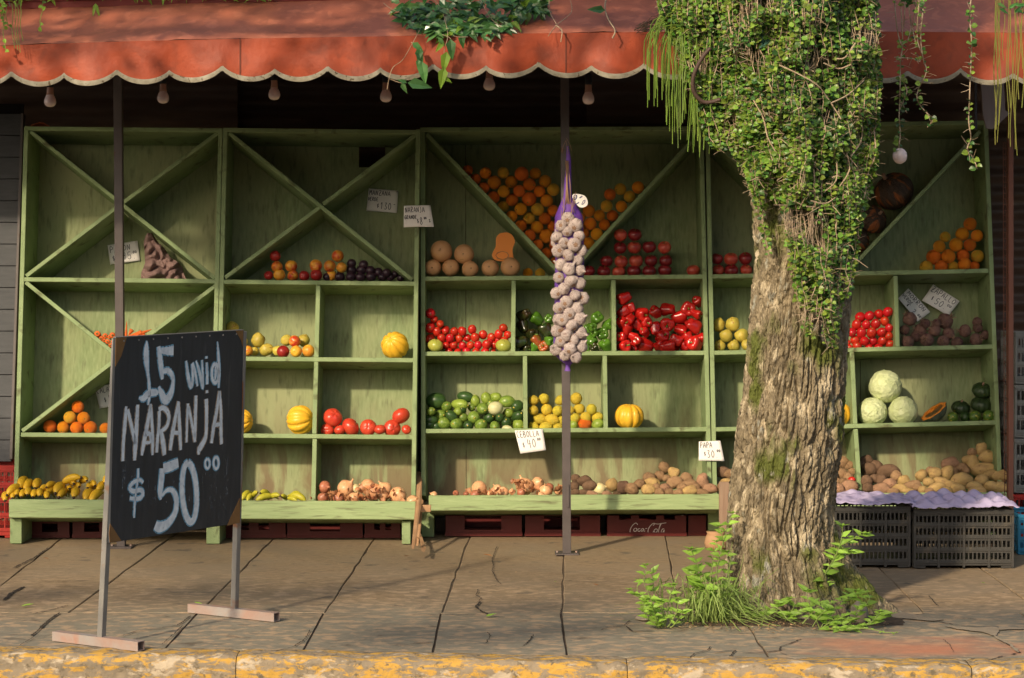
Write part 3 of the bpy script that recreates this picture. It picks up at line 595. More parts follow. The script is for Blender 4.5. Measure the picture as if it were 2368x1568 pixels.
bananas(RA, 'J', [(95, 735, 300, 640, 56), (290, 635, 330, 560, 66), (370, 655, 420, 610, 64), (520, 635, 540, 585, 57), (600, 640, 760, 770, 55), (690, 620, 820, 640, 47), (820, 705, 900, 660, 66), (700, 700, 800, 760, 62),
                  (875, 765, 920, 760, 67), (1040, 640, 990, 760, 47), (1105, 565, 1010, 620, 52), (1215, 470, 870, 620, 54), (1300, 520, 1160, 600, 48), (1185, 610, 1080, 690, 48), (1305, 630, 1380, 680, 55), (1415, 600, 1340, 600, 40),
                  (1445, 670, 1590, 640, 60), (1560, 560, 1600, 510, 46), (1270, 815, 1310, 740, 67), (1340, 850, 1500, 720, 62), (1100, 770, 1110, 720, 60), (75, 820, 30, 790, 55), (180, 785, 170, 760, 56), (240, 740, 250, 725, 40),
                  (315, 765, 320, 765, 52), (405, 735, 395, 710, 48), (490, 765, 485, 765, 52), (590, 755, 560, 720, 48), (700, 785, 650, 770, 48)], 'left of the chalkboard', None)
bananas(RA, '6', [(252, 1135, 330, 1060, 24), (300, 1140, 350, 1090, 22), (395, 1060, 340, 1130, 20), (372, 1135, 560, 1105, 28), (415, 1065, 500, 1110, 24), (590, 1090, 480, 1130, 22), (600, 1100, 640, 1140, 20), (820, 1140, 650, 1085, 28), (780, 1110, 680, 1085, 24), (740, 1140, 640, 1125, 20)],
        'right of the chalkboard', m_bang, -.12, 1.12, 'greenish yellow')
# carrots
cl = [(870, 533, 28), (905, 570, 22), (938, 550, 24), (1003, 542, 27), (960, 600, 22), (990, 632, 20), (1020, 660, 20), (930, 588, 18), (1012, 600, 22), (975, 560, 18)]
lab = rowlab([(c[0], c[1]) for c in cl], 40)
for i, (x, y, r) in enumerate(cl):
    p = RA.p(*zz('3', x, y), .04); k = mpp(p) * r * .258
    spawn('carrot', p + Vector((0, .02, 0)), k, toward((U(-.2, .2), -1, U(-.1, .25))), None, f'carrot end-on, {posphrase(lab[i])}, left of pole', 'carrot', 'carrots in the lower left X brace')
for (a, b, c, d, r, t) in [(1128, 560, 1136, 415, 16, 'carrot standing upright right of the pole'), (1255, 520, 1140, 552, 22, 'long carrot lying right of the upright one'), (1180, 497, 1150, 545, 22, 'short carrot behind the upright one'),
                           (1262, 525, 1360, 488, 20, 'rightmost carrot pointing up along the brace'), (1230, 548, 1120, 575, 20, 'lowest long carrot above the chalkboard'), (1290, 545, 1200, 560, 18, 'thin carrot against the brace')]:
    p = RA.p(*zz('3', a, b), .06); q = RA.p(*zz('3', c, d), .06); k = mpp(p) * r * .258; L = (q - p).length
    spawn('carrot', p, (k, k, L / 6.8), toward(p - q), None, t, 'carrot', 'carrots in the lower left X brace')
# onions rack A
ON = {None: ('glossy', None), 'r': ('red-brown', m_onionr), 'w': ('peeled pale', m_onionw)}
orot = lambda i, a, b: toward((U(-.8, .8), U(-.9, .3), U(.0, 1)), U(0, 6))
pile('onion', RA, '6', [(975, 1022, 56, 0, 'r'), (1165, 1037, 80), (1245, 1037, 46, 0, 'w'), (1355, 1018, 68), (1505, 1040, 62), (1400, 1080, 66, 0, 'r'), (1485, 1098, 50), (1615, 1095, 76), (1745, 1148, 56), (1100, 1125, 50, 0, 'r'), (960, 1115, 46, 0, 'r'), (1230, 1118, 50)],
     'tray right of the bananas', 'onion', mats=ON, wfn=lambda y: .10 - (y - 1120) * .006, rot=orot)
pile('onion', RB, 'I', [(760, 722, 98, 76), (245, 800, 52, 30), (495, 780, 38, 34, 'r'), (610, 790, 32, 0, 'r'), (715, 800, 70, 46, 'r'), (970, 730, 62, 42), (890, 790, 46, 34), (1035, 770, 88, 46), (1280, 706, 112, 92), (1240, 775, 60, 40, 'r'), (1430, 665, 80, 66),
      (1560, 715, 60, 46, 'r'), (1515, 755, 94, 56), (1460, 800, 50, 26), (1665, 755, 46)], 'middle tray left of the pole', 'onion', mats=ON, wfn=lambda y: .04 - (y - 1125) * .005, rot=orot)
one('onion', RB, 'D', 195, 1092, 50, 'peeled pale onion lying among the potatoes by the pole', 'onion', -.08, toward((.9, -.2, .4)), m_onionw, 'loose onions')
# loose dry peel
def peels(zk, rack, pts, n, nm, label):
    acc = ([], [])
    for _ in range(n):
        x, y, sx, sy = random.choice(pts); X, Y = zz(zk, x + random.gauss(0, sx), y + random.gauss(0, sy)); p = rack.p(X, Y, U(-.15, .08)); s = U(.008, .022); q = Quaternion((U(-1, 1), U(-1, 1), U(-1, 1), U(-1, 1))).normalized(); cu = U(.3, .9)
        g = grid(4, 4, lambda u, v: p + q @ Vector(((u - .5) * s * 2 * (1 - .4 * abs(v - .5)), (v - .5) * s * 1.6, cu * s * ((u - .5) ** 2 + (v - .5) ** 2) * 2))); add(acc, g)
    o = ob(nm, acc, m_skins, None, True, rack.p(*zz(zk, *pts[0][:2]))); tag(o, label, 'onion peel', None, 'stuff')
peels('6', RA, [(1050, 1110, 60, 22), (1240, 1110, 70, 20), (1400, 1070, 60, 30), (1520, 1110, 60, 20)], 150, 'onion_peel', 'dry onion peel strewn between onions right of bananas')
peels('I', RB, [(1280, 700, 80, 34), (900, 775, 60, 14), (1230, 650, 40, 16), (1660, 750, 30, 20), (1240, 760, 200, 12)], 70, 'onion_peel', 'dry onion peel strewn over the middle tray of onions')
# butternut squashes
pile('butternut_squash', RB, 'A', [(330, 1160, 133, 120), (588, 1190, 115), (233, 1345, 97), (435, 1345, 99), (655, 1360, 104, 88), (888, 1352, 100), (1115, 1337, 117, 108)], 'top left of middle rack', 'butternut squash', 'squash', w=(.07, .08),
     rot=lambda i, a, b: toward((U(-.2, .2), -1, U(-.05, .25)), U(0, 6)), rk=.97)
q0 = [(1000, 950), (1080, 942), (1140, 975), (1168, 1050), (1140, 1130), (1150, 1230), (1130, 1262), (1010, 1268), (935, 1250), (908, 1190), (950, 1100), (955, 1000)]
q1 = smooth_path([zz('A', *q) for q in q0] + [zz('A', *q0[0])], 3)[:-1]
hs = tag(thing('halved_squash', '', ''), 'halved butternut squash showing orange flesh above the row', 'squash', 'halved squashes'); hs.location = RB.p(*zz('A', 1040, 1268), .08)
f0 = [RB.p(x, y, .05) for x, y in q1]; c0 = sum(f0, Vector()) / len(f0); vs = list(f0) + [c0]; n = len(f0)
ob('flesh', (vs, [(i, (i + 1) % n, n) for i in range(n)]), m_flesh, hs)
acc = ([], [])
for j, (sc_, dw) in enumerate([(1, .052), (1.02, .07), (.93, .10), (.7, .125), (.35, .14)]):
    for v in f0: acc[0].append(c0 + (v - c0) * sc_ + WW * (dw - .05))
for j in range(4):
    for i in range(n): acc[1].append((j * n + i, j * n + (i + 1) % n, (j + 1) * n + (i + 1) % n, (j + 1) * n + i))
acc[1].append(tuple(range(4 * n, 5 * n))); ob('rind', acc, m_butn, hs, True)
sv = grid(9, 9, lambda u, v: RB.p(*zz('A', 1025 + math.cos(u * 6.283) * 80 * v, 1205 + math.sin(u * 6.283) * 52 * v), .048 + .012 * (1 - v) + .002 * ns((u * 9, v * 9, 0), 1))); ob('seed_hollow', sv, m_seed, hs, True)
# apples
AM = {None: ('streaky red', None), 'd': ('dark red', m_appled)}
arot = lambda i, a, b: toward((U(-.25, .25), U(-.6, .1), 1), U(0, 6))
pile('apple', RB, 'C', [(612, 630, 50), (718, 628, 52, 0, 'd'), (610, 725, 48, 0, 'd'), (715, 722, 52), (825, 718, 52, 0, 'd'), (937, 722, 51), (510, 822, 47, 0, 'd'), (617, 827, 51), (728, 822, 52), (838, 820, 48, 0, 'd'), (947, 820, 49, 0, 'd'),
      (380, 897, 45, 0, 'd'), (490, 900, 49, 0, 'd'), (600, 903, 50), (712, 898, 51, 0, 'd'), (825, 898, 51, 0, 'd'), (940, 893, 51, 0, 'd'), (1150, 893, 49)], 'right of V bin', 'apple', mats=AM, w=(.09, .11), rot=arot)
pile('apple', RC, 'C', [(1323, 805, 47, 0, 'd'), (1428, 808, 53), (1535, 803, 51, 0, 'd'), (1332, 893, 47), (1430, 892, 53, 0, 'd'), (1540, 890, 46)], 'left of the tree trunk', 'apple', mats=AM, w=(.09, .11), rot=arot)
# plum tomatoes
vert = lambda i, a, b: toward((U(-.3, .3), U(-1, -.3), U(-.2, .8)))
pile('plum_tomato', RB, 'B', [(160, 345, 40, 48), (195, 402, 36), (248, 440, 33), (160, 475, 42, 52), (218, 510, 36), (295, 497, 39), (375, 510, 37), (447, 505, 37), (535, 490, 38), (632, 537, 39), (815, 478, 38), (772, 532, 37), (853, 537, 35), (160, 575, 45), (260, 568, 37),
      (335, 568, 37), (415, 573, 39), (490, 565, 35), (562, 562, 39), (707, 562, 37), (820, 595, 38), (300, 632, 33), (365, 630, 38), (447, 635, 33), (518, 632, 36), (588, 630, 35), (665, 625, 41), (735, 632, 36), (325, 690, 34), (485, 690, 36), (570, 692, 35),
      (650, 690, 38), (720, 694, 30), (405, 692, 32), (690, 600, 30), (765, 590, 34)], 'between two green tomatoes', 'tomato', w=(.06, .1), rot=vert, rk=1.13)
pile('large_tomato', RB, 'B', [(205, 632, 72, 62), (815, 634, 74, 64)], 'in front of the red tomatoes', 'yellow-green tomato', 'tomato', mats={None: ('large', m_gtom)}, w=(.02, .03), rot=lambda i, a, b: toward((.1, -.2, 1)))
pile('plum_tomato', RC, 'F', [(612, 1130, 34), (549, 1145, 33), (484, 1157, 34), (420, 1167, 35), (320, 1228, 28), (394, 1218, 33), (461, 1220, 30), (528, 1213, 33), (590, 1195, 31), (310, 1285, 28), (361, 1272, 31), (428, 1275, 33), (498, 1275, 35), (568, 1270, 31), (620, 1243, 28), (323, 1345, 27),
      (383, 1327, 33), (450, 1333, 31), (509, 1335, 29), (573, 1333, 31), (620, 1298, 29), (625, 1355, 32), (398, 1374, 34), (480, 1378, 26), (546, 1378, 28), (340, 1380, 24)], 'right of the trunk', 'tomato', w=(.06, .1), rot=vert, rk=1.13)
# bell peppers
prot = lambda i, a, b: toward((U(-1, 1), U(-1.2, .4), U(-.6, 1)), U(0, 6))
PMX = {None: ('dark', m_belld), 'g': ('green', m_bellg), 'r': ('red', m_bellr)}
pile('bell_pepper', RB, 'B', [(1000, 355, 60), (1112, 398, 58, 0, 'g'), (1230, 400, 46, 0, 'g'), (990, 465, 60), (1200, 500, 62), (1070, 530, 60), (960, 600, 60), (1110, 590, 52, 0, 'r'), (1225, 590, 46, 0, 'g'), (1090, 650, 44, 0, 'g'), (1185, 648, 56, 0, 'r'), (1010, 665, 48)], 'left of the garlic', 'bell pepper', 'pepper', mats=PMX, w=(.07, .14), rot=prot, rk=.98)
pile('bell_pepper', RB, 'C', [(437, 1250, 50, 0, 'g'), (520, 1290, 43, 0, 'g'), (400, 1308, 37, 0, 'g'), (480, 1360, 50, 0, 'g'), (395, 1400, 46, 0, 'g'), (505, 1445, 48, 0, 'g'), (420, 1465, 38), (365, 1335, 40, 0, 'g'), (362, 1462, 34, 0, 'g'), (430, 1350, 34, 0, 'g')], 'right of the garlic', 'bell pepper', 'pepper', mats=PMX, w=(.06, .12), rot=prot, rk=.98)
pile('bell_pepper', RB, 'C', [(640, 1095, 50), (635, 1195, 50), (697, 1165, 34), (765, 1210, 52), (875, 1200, 44), (958, 1175, 52), (1048, 1235, 56), (1110, 1175, 58), (1180, 1125, 40), (1175, 1210, 38), (1150, 1300, 56), (950, 1295, 58), (805, 1270, 44), (735, 1295, 40), (650, 1330, 50), (870, 1320, 46), (790, 1345, 38),
      (920, 1385, 52), (1025, 1400, 44), (705, 1380, 44), (622, 1390, 42), (640, 1450, 50), (797, 1447, 56, 0, 'b'), (900, 1445, 42), (958, 1450, 54), (1060, 1330, 46), (1110, 1390, 42), (1085, 1450, 40), (1160, 1440, 58), (620, 1280, 42), (705, 1455, 40), (1010, 1462, 34), (740, 1400, 38), (1200, 1390, 36), (680, 1250, 40)],
     'big red heap', 'bell pepper', 'pepper', mats={None: ('red', None), 'b': ('bright red', None)}, w=(.05, .13), rot=prot, tol=16, rk=.98)
# green squashes
ZM = {None: ('speckled green', None), 'd': ('dark green', m_zucd), 'l': ('lime green', m_zucl), 'w': ('whitish', m_pale)}
pile('round_squash', RB, 'B', [(212, 1130, 84, 66, 'd'), (310, 1187, 51), (425, 1162, 74, 46, 'l'), (475, 1095, 70, 46, 'd'), (562, 1130, 42, 50, 'l'), (660, 1105, 42, 50, 'l'), (745, 1097, 52, 40, 'l'), (848, 1135, 53), (745, 1195, 58, 0, 'w'), (627, 1200, 51), (940, 1175, 52, 0, 'd'),
      (165, 1225, 38), (248, 1258, 47), (165, 1300, 47, 0, 'd'), (352, 1268, 45, 0, 'd'), (407, 1225, 34, 0, 'l'), (455, 1280, 43), (550, 1278, 53), (687, 1283, 48, 0, 'd'), (785, 1282, 41, 0, 'd'), (860, 1237, 41, 0, 'l'), (940, 1270, 53, 0, 'd'), (530, 1190, 32), (290, 1330, 53), (397, 1338, 51),
      (500, 1350, 44, 0, 'd'), (613, 1347, 51), (737, 1355, 45), (850, 1380, 46, 30, 'w'), (947, 1345, 49, 0, 'l'), (212, 1355, 40, 0, 'd'), (150, 1350, 42, 0, 'd'), (840, 1325, 46, 0, 'd'), (450, 1210, 32, 0, 'd'), (700, 1150, 34)], 'left of the lemons', 'squash', 'squash', mats=ZM, rk=1.1, el=1.4, w=(.05, .12),
     rot=None)
LM = {None: ('yellow', None), 'g': ('green', m_zucl), 'o': ('orange-red', m_oranged)}
pile('lemon', RB, 'B', [(1083, 1123, 46), (1178, 1112, 49), (1325, 1123, 44), (1467, 1108, 56, 50), (1082, 1213, 45), (1203, 1208, 51), (1300, 1217, 47), (1400, 1215, 43), (1493, 1202, 50), (1605, 1205, 48), (1142, 1290, 51), (1250, 1297, 51), (1335, 1300, 43), (1458, 1285, 47), (1553, 1278, 49),
      (1655, 1280, 51), (1085, 1362, 46), (1193, 1364, 49), (1297, 1364, 46), (1440, 1347, 44, 0, 'g'), (1545, 1335, 60, 0, 'o'), (1660, 1339, 50, 0, 'g')], 'behind the lower pole', 'citrus fruit', 'citrus fruit', mats=LM, rk=1.07, el=1.12, w=(.06, .1))
pile('potato', RC, 'C', [(1337, 1293, 46, 54), (1440, 1287, 54), (1392, 1372, 50), (1505, 1372, 54), (1345, 1446, 46), (1447, 1445, 48), (1548, 1440, 44)], 'left of trunk', 'quince', 'quince', mats={None: ('yellow', m_pear)}, w=(.08, .11), var=1)
# big dark pumpkins in the right V
one('pumpkin', RC, 'F', 655, 288, 138, 'big dark pumpkin with an orange patch in right V bin', 'pumpkin', .12, toward((-.6, -.3, .8), .6), m_pump, 'dark pumpkins in the right V bin')
one('pumpkin', RC, 'F', 505, 485, 100, 'smaller blackish pumpkin below the orange-patched one', 'pumpkin', .1, toward((.4, -.6, .4), 2), m_pump, 'dark pumpkins in the right V bin')
one('pumpkin', RC, 'F', 395, 635, 88, 'dark pumpkin at the bottom of right V bin beside vine leaves', 'pumpkin', .1, toward((-.4, -.7, .4), 2), m_pump, 'dark pumpkins in the right V bin')
one('pumpkin', RC, 'F', 380, 280, 95, 'brownish pumpkin mostly hidden by vine in right V bin', 'pumpkin', .14, toward((-.4, -.3, .9), 1), m_pump, 'dark pumpkins in the right V bin')
one('pumpkin', RC, 'F', 330, 480, 90, 'dark pumpkin behind the trailing vine in the right V bin', 'pumpkin', .16, toward((-.4, -.3, .9), 4), m_pump, 'dark pumpkins in the right V bin')
pile('beetroot', RC, 'F', [(765, 1178, 50), (873, 1212, 40, 34), (838, 1255, 52, 42), (730, 1255, 36), (938, 1258, 44), (1012, 1195, 60, 54), (1035, 1280, 46, 40), (885, 1325, 52, 46), (1150, 1262, 45), (1235, 1198, 34), (1240, 1240, 36), (1228, 1322, 48, 42), (1000, 1335, 44), (1095, 1345, 44), (750, 1340, 46), (950, 1210, 34), (1290, 1290, 34), (810, 1300, 40)],
     'under the two cards', 'earthy beetroot', 'beetroot', w=(.06, .12), rot=lambda i, a, b: toward((U(-1, 1), U(-.8, .8), U(-.2, 1))))
CG = 'three cabbages'
one('cabbage', RC, 'G', 595, 256, 112, 'pale cabbage on top of the other two', 'cabbage', .13, toward((.3, -.8, .2), .5), None, CG, None, 0)
one('cabbage', RC, 'G', 505, 434, 99, 'greenish cabbage at lower left of the three', 'cabbage', .12, toward((-.3, -.8, .5), 2), None, CG, None, 1)
one('cabbage', RC, 'G', 718, 427, 99, 'whitish cabbage at lower right of the three', 'cabbage', .10, toward((.2, -.9, .3), 4), None, CG, None, 0)
KG = 'dark green pumpkins'
zf = (1, 1, .82)
one('pumpkin', RC, 'G', 1120, 404, 66, 'low dark green pumpkin right of the halved one', 'pumpkin', .16, toward((.1, -.3, 1)), None, KG, zf)
one('pumpkin', RC, 'G', 1268, 283, 70, 'topmost dark green pumpkin stacked against the side board', 'pumpkin', .13, toward((.1, -.5, 1), 1), None, KG, zf)
one('pumpkin', RC, 'G', 1265, 383, 77, 'dark green pumpkin carrying another one on top', 'pumpkin', .13, toward((.1, -.3, 1), 2), None, KG, zf)
one('pumpkin', RC, 'G', 1150, 468, 40, 'blackish squash lying low under the green pumpkins', 'squash', .14, toward((1, -.3, .3), 2), m_zucd, KG)
for x, r, t in ((1065, 38, 'small mottled squash just right of the halved pumpkin'), (1220, 42, 'small mottled squash below the stacked pumpkins'), (1317, 44, 'small mottled squash in the corner by the side board')):
    one('round_squash', RC, 'G', x, 470 if x == 1065 else 464, r, t, 'squash', .06, toward((U(-.3, .3), -1, .2)), m_kabs, 'small mottled squashes', (1, 1, .9))
# halved pumpkin
hp = thing('halved_pumpkin', 'halved dark-rinded pumpkin with bright orange cut face', 'pumpkin', RC.p(*zz('G', 940, 500), .1), 'halved squashes')
pc = RC.p(*zz('G', 940, 438), .10); kk = mpp(pc) * .3317; hn = Vector((-.60, -.13, .79)).normalized(); hq = toward(hn)
prof = [(.02, -.72), (.35, -.68), (.7, -.5), (.92, -.2), (1, 0)]
def hpt(v): return pc + hq @ (Vector(v) * 100 * kk) + hn * 14 * kk
ob('rind', deform(lathe([(a, b) for a, b in smooth_path(prof, 4)], 40, lambda w, i, r, z: (r * (1 + .05 * math.cos(9 * w)) * (1 + .03 * math.sin(17 * w + i)), z), True), hpt), mat('warty_rind', (.07, .095, .065), (.14, .15, .10), scale=60, rough=.7, bump=2, bscale=120, c3=(.22, .18, .07), s3=60, t3=.58, w3=.05), hp, True)
ob('flesh', deform(lathe([(1.01, .005), (.96, .03), (.74, .02), (.62, -.08), (.5, -.3), (.2, -.4), (.02, -.42)], 40, lambda w, i, r, z: (r * (1 + .05 * math.cos(9 * w)), z), True), hpt), m_flesh, hp, True)
# potatoes
PT = {None: ('brown', None), 'd': ('dark', m_potd), 'p': ('pinkish', m_potp), 'y': ('yellowish', m_poty)}
pw = lambda y: max(-.15, min(.12, .08 - (y - 1090) * .0052))
pile('potato', RB, 'I', [(1860, 605, 50, 42, 'd'), (1960, 640, 85, 58, 'd'), (2020, 695, 80, 54, 'd'), (1850, 705, 56, 0, 'd'), (1855, 770, 54, 36, 'd'), (1950, 770, 60, 34, 'd'), (2010, 785, 100, 34, 'p'), (2220, 790, 60, 34, 'p')], 'just right of the pole', 'potato', mats=PT, rk=1.1, wfn=pw)
pile('potato', RB, 'D', [(700, 925, 44), (772, 970, 46, 0, 'y'), (582, 1010, 47), (600, 1045, 58, 44, 'y'), (665, 990, 42), (715, 1008, 32), (290, 1060, 44, 50, 'y'), (375, 1078, 44, 52, 'p'), (442, 1090, 54, 46), (500, 1055, 46), (572, 1098, 54, 42, 'y'), (640, 1085, 36), (660, 1115, 38, 32), (705, 1085, 44, 34, 'p'),
      (785, 1040, 64, 46), (875, 1005, 48, 40), (890, 1062, 68, 42), (900, 1102, 56, 36, 'y'), (1000, 1030, 46, 58, 'p'), (1060, 1090, 54, 38, 'p'), (1000, 1118, 50, 28), (800, 1120, 46, 26), (840, 1085, 40, 34), (325, 1128, 34, 22), (740, 1115, 36, 28), (950, 1080, 36)], 'left of rack post', 'potato', mats=PT, rk=1.1, wfn=pw)
pile('potato', RC, 'D', [(1165, 960, 58, 46, 'd'), (1215, 975, 50, 36), (1190, 1045, 54, 36, 'y'), (1160, 1085, 46), (1230, 1090, 50)], 'left edge of the trunk', 'potato', mats=PT, rk=1.1, wfn=pw)
pile('potato', RC, 'G', [(290, 790, 50, 42), (335, 805, 40, 30), (245, 830, 38, 48), (295, 868, 40), (230, 888, 34, 46), (335, 890, 34), (260, 970, 48, 40, 'p'), (345, 952, 58, 42, 'p'), (265, 920, 24), (350, 992, 45, 22, 'p'), (300, 920, 34, 26), (365, 850, 30, 24), (225, 950, 36)], 'left of divider', 'potato', mats=PT, rk=1.1, wfn=pw)
one('plum_tomato', RC, 'G', 362, 905, 24, 'single red tomato lying among the potatoes', 'tomato', -.06, toward((1, -.4, .1)), None, 'stray tomato')
pile('potato', RC, 'G', [(460, 765, 44, 30, 'd'), (430, 800, 30, 0, 'd'), (480, 832, 52, 46, 'd'), (530, 810, 42, 0, 'd'), (610, 845, 78, 46, 'd'), (670, 878, 40, 36), (465, 912, 38, 0, 'd'), (515, 895, 34, 0, 'd'), (565, 905, 38, 0, 'd'), (560, 967, 66, 38, 'p'), (475, 962, 40, 0, 'd'), (622, 937, 48, 38, 'p'),
      (725, 910, 42, 36, 'y'), (700, 968, 56, 34, 'y'), (785, 945, 62, 34), (848, 875, 40, 42, 'y'), (912, 842, 34, 26), (937, 862, 48, 40, 'y'), (893, 922, 38, 30, 'y'), (980, 918, 56, 30, 'y'), (950, 962, 62, 34, 'y'), (855, 975, 32, 26, 'y'), (1025, 980, 36, 26, 'y'), (760, 988, 58, 22, 'y'),
      (1045, 787, 60, 38, 'p'), (1025, 857, 42, 48, 'y'), (1065, 845, 36, 30), (1130, 825, 42, 34), (1120, 908, 76, 50, 'y'), (1100, 967, 50, 34, 'y'), (1170, 767, 40, 30, 'y'), (1205, 795, 42, 60, 'y'), (1197, 712, 32, 28), (1262, 690, 36, 44, 'y'), (1305, 745, 62, 42, 'y'), (1280, 832, 84, 46, 'y'), (1330, 868, 46, 34, 'y'),
      (1395, 882, 54, 44, 'y'), (1265, 912, 50, 44, 'y'), (1215, 952, 58, 34, 'y'), (1235, 980, 60, 26, 'y'), (1330, 952, 50, 38, 'y'), (1390, 957, 60, 36, 'y'), (1155, 843, 30), (820, 960, 34, 26), (1050, 940, 36, 28, 'y'), (650, 985, 40, 22), (900, 985, 34, 22)],
     'right of divider', 'potato', mats=PT, rk=1.1, wfn=pw, tol=15)
# ------------------------------------------------------------------ ground
def ground_mat():
    m = bpy.data.materials.new('worn_pavement'); m.use_nodes = True; nt = m.node_tree; N = nt.nodes; L = nt.links; b = N['Principled BSDF']
    b.inputs['Roughness'].default_value = .72; b.inputs['Specular IOR Level'].default_value = .3
    tc = N.new('ShaderNodeTexCoord'); src = tc.outputs['Object']
    def mp(s):
        q = N.new('ShaderNodeMapping'); q.inputs['Scale'].default_value = s; L.new(src, q.inputs['Vector']); return q.outputs[0]
    def nz(v, s, d=6, di=0):
        n = N.new('ShaderNodeTexNoise'); n.inputs['Scale'].default_value = s; n.inputs['Detail'].default_value = d; n.inputs['Distortion'].default_value = di; n.inputs['Roughness'].default_value = .6; L.new(v, n.inputs['Vector']); return n.outputs[0]
    def rg(v, a, c):
        r = N.new('ShaderNodeMapRange'); r.inputs['From Min'].default_value = a; r.inputs['From Max'].default_value = c; L.new(v, r.inputs['Value']); return r.outputs[0]
    def mix(f, a, c):
        x = N.new('ShaderNodeMix'); x.data_type = 'RGBA'; L.new(f, x.inputs['Factor'])
        for s, v in ((x.inputs['A'], a), (x.inputs['B'], c)):
            if isinstance(v, tuple): s.default_value = (*v, 1)
            else: L.new(v, s)
        return x.outputs['Result']
    def mul(a, c):
        x = N.new('ShaderNodeMath'); x.operation = 'MULTIPLY'; L.new(a, x.inputs[0]); L.new(c, x.inputs[1]); return x.outputs[0]
    s = N.new('ShaderNodeSeparateXYZ'); L.new(src, s.inputs[0])
    wob = nz(mp((1, 1, 1)), 1.3, 3)
    yy = N.new('ShaderNodeMath'); yy.operation = 'MULTIPLY_ADD'; L.new(wob, yy.inputs[0]); yy.inputs[1].default_value = 1.1; L.new(s.outputs['Y'], yy.inputs[2])
    front = rg(yy.outputs[0], -1.45, -1.95)          # 1 towards the kerb
    fine = nz(mp((26, 30, 9)), 1.0, 12)
    c = mix(rg(fine, .3, .72), (.215, .150, .088), (.345, .25, .15))
    c = mix(rg(nz(mp((1.4, 1.6, 1)), 1.4, 5, .4), .4, .65), c, (.265, .20, .13))
    g = mix(rg(nz(mp((22, 26, 5)), 1.0, 12), .32, .7), (.20, .175, .13), (.28, .245, .18))
    c = mix(front, c, g)
    pt = nz(mp((6, 8.5, 2)), 2.2, 14, .25)
    c = mix(mul(rg(pt, .50, .60), rg(yy.outputs[0], -.3, -1.3)), c, (.42, .30, .19))   # worn-through pale tan patches
    c = mix(rg(nz(mp((4, 4.5, 3)), 1.7, 9, .2), .60, .68), c, (.15, .12, .085))
    # reddish patch near the kerb on the right
    v = N.new('ShaderNodeVectorMath'); v.operation = 'SUBTRACT'; L.new(src, v.inputs[0]); v.inputs[1].default_value = (1.50, -3.12, 0)
    v2 = N.new('ShaderNodeVectorMath'); v2.operation = 'MULTIPLY'; L.new(v.outputs[0], v2.inputs[0]); v2.inputs[1].default_value = (1.6, 3.6, 1)
    ln = N.new('ShaderNodeVectorMath'); ln.operation = 'LENGTH'; L.new(v2.outputs[0], ln.inputs[0])
    lw = N.new('ShaderNodeMath'); lw.operation = 'MULTIPLY_ADD'; L.new(nz(mp((3, 5, 3)), 1.0, 7, .5), lw.inputs[0]); lw.inputs[1].default_value = -1.7; L.new(ln.outputs['Value'], lw.inputs[2])
    c = mix(rg(lw.outputs[0], .05, -.75), c, (.50, .20, .11))
    L.new(c, b.inputs['Base Color'])
    bn = N.new('ShaderNodeBump'); bn.inputs['Strength'].default_value = .8; bn.inputs['Distance'].default_value = .006; L.new(nz(mp((14, 20, 14)), 1.0, 8), bn.inputs['Height']); L.new(bn.outputs[0], b.inputs['Normal'])
    return m
m_pave = ground_mat()
m_joint = mat('joint_dirt', (.085, .062, .042), (.13, .095, .065), scale=20, rough=.95)
m_crack = mat('crack_dark', (.05, .037, .028), rough=.95)
m_road = mat('asphalt', (.045, .045, .045), (.06, .058, .055), scale=30, rough=.9, bump=.8, bscale=120)
m_soil = mat('soil', (.06, .042, .028), (.10, .07, .045), scale=30, rough=.95, bump=1, bscale=60)
m_mortar = mat('pale_mortar', (.34, .27, .19), (.27, .215, .15), scale=16, rough=.9, bump=.8, bscale=50)
# base sheet well out of sight in all directions (street level)
tag(ob('road', ([Vector((-60, -60, -.16)), Vector((60, -60, -.16)), Vector((60, 60, -.16)), Vector((-60, 60, -.16))], [(0, 1, 2, 3)]), m_road), None, None, None, 'structure')
def kerbY(X):   # kerb back edge, skewed a little against the shop front
    p = [(-4, -3.10), (-2.0, -3.12), (-.9, -3.19), (.35, -3.33), (1.45, -3.37), (2.2, -3.38), (4, -3.42)]
    if X <= p[0][0]: return p[0][1]
    for (a, b), (c, d) in zip(p, p[1:]):
        if X <= c: return b + (d - b) * (X - a) / (c - a)
    return p[-1][1]
acc = ([], [])
xs = [-9 + i * .3 for i in range(61)]
vs = [Vector((x, kerbY(x) - .02, -.0065)) for x in xs] + [Vector((x, 3.2, -.0065)) for x in xs]; n = len(xs)
tag(ob('pavement_bed', (vs, [(i, i + 1, n + i + 1, n + i) for i in range(n - 1)]), m_joint), None, None, None, 'structure')
# slabs between the skew joints seen in the photo
JL = [((-330, 1255), (-900, 1500)), ((-80, 1255), (-460, 1500)), ((130, 1255), (-190, 1500)), ((378, 1255), (60, 1490)), ((622, 1255), (385, 1490)), ((857, 1258), (703, 1488)), ((1079, 1258), (996, 1490)), ((1304, 1270), (1298, 1490)), ((1541, 1260), (1573, 1430)), ((1790, 1290), (1880, 1430)),
      ((2024, 1305), (2150, 1430)), ((2262, 1310), (2420, 1425)), ((2500, 1310), (2760, 1450)), ((2800, 1310), (3150, 1450))]
JW = []
for a, b in JL:
    p, q = atZ(*a), atZ(*b); JW.append((p.x + (q.x - p.x) * (0 - p.y) / (q.y - p.y), (q.x - p.x) / (q.y - p.y)))
def jx(i, Y, sd=0): X0, s = JW[i]; return X0 + s * Y + .008 * noise.noise(Vector((i * 7.3, Y * 5, 2))) + .004 * noise.noise(Vector((i * 3.3 + sd, Y * 31, 5)))
acc = ([], [])
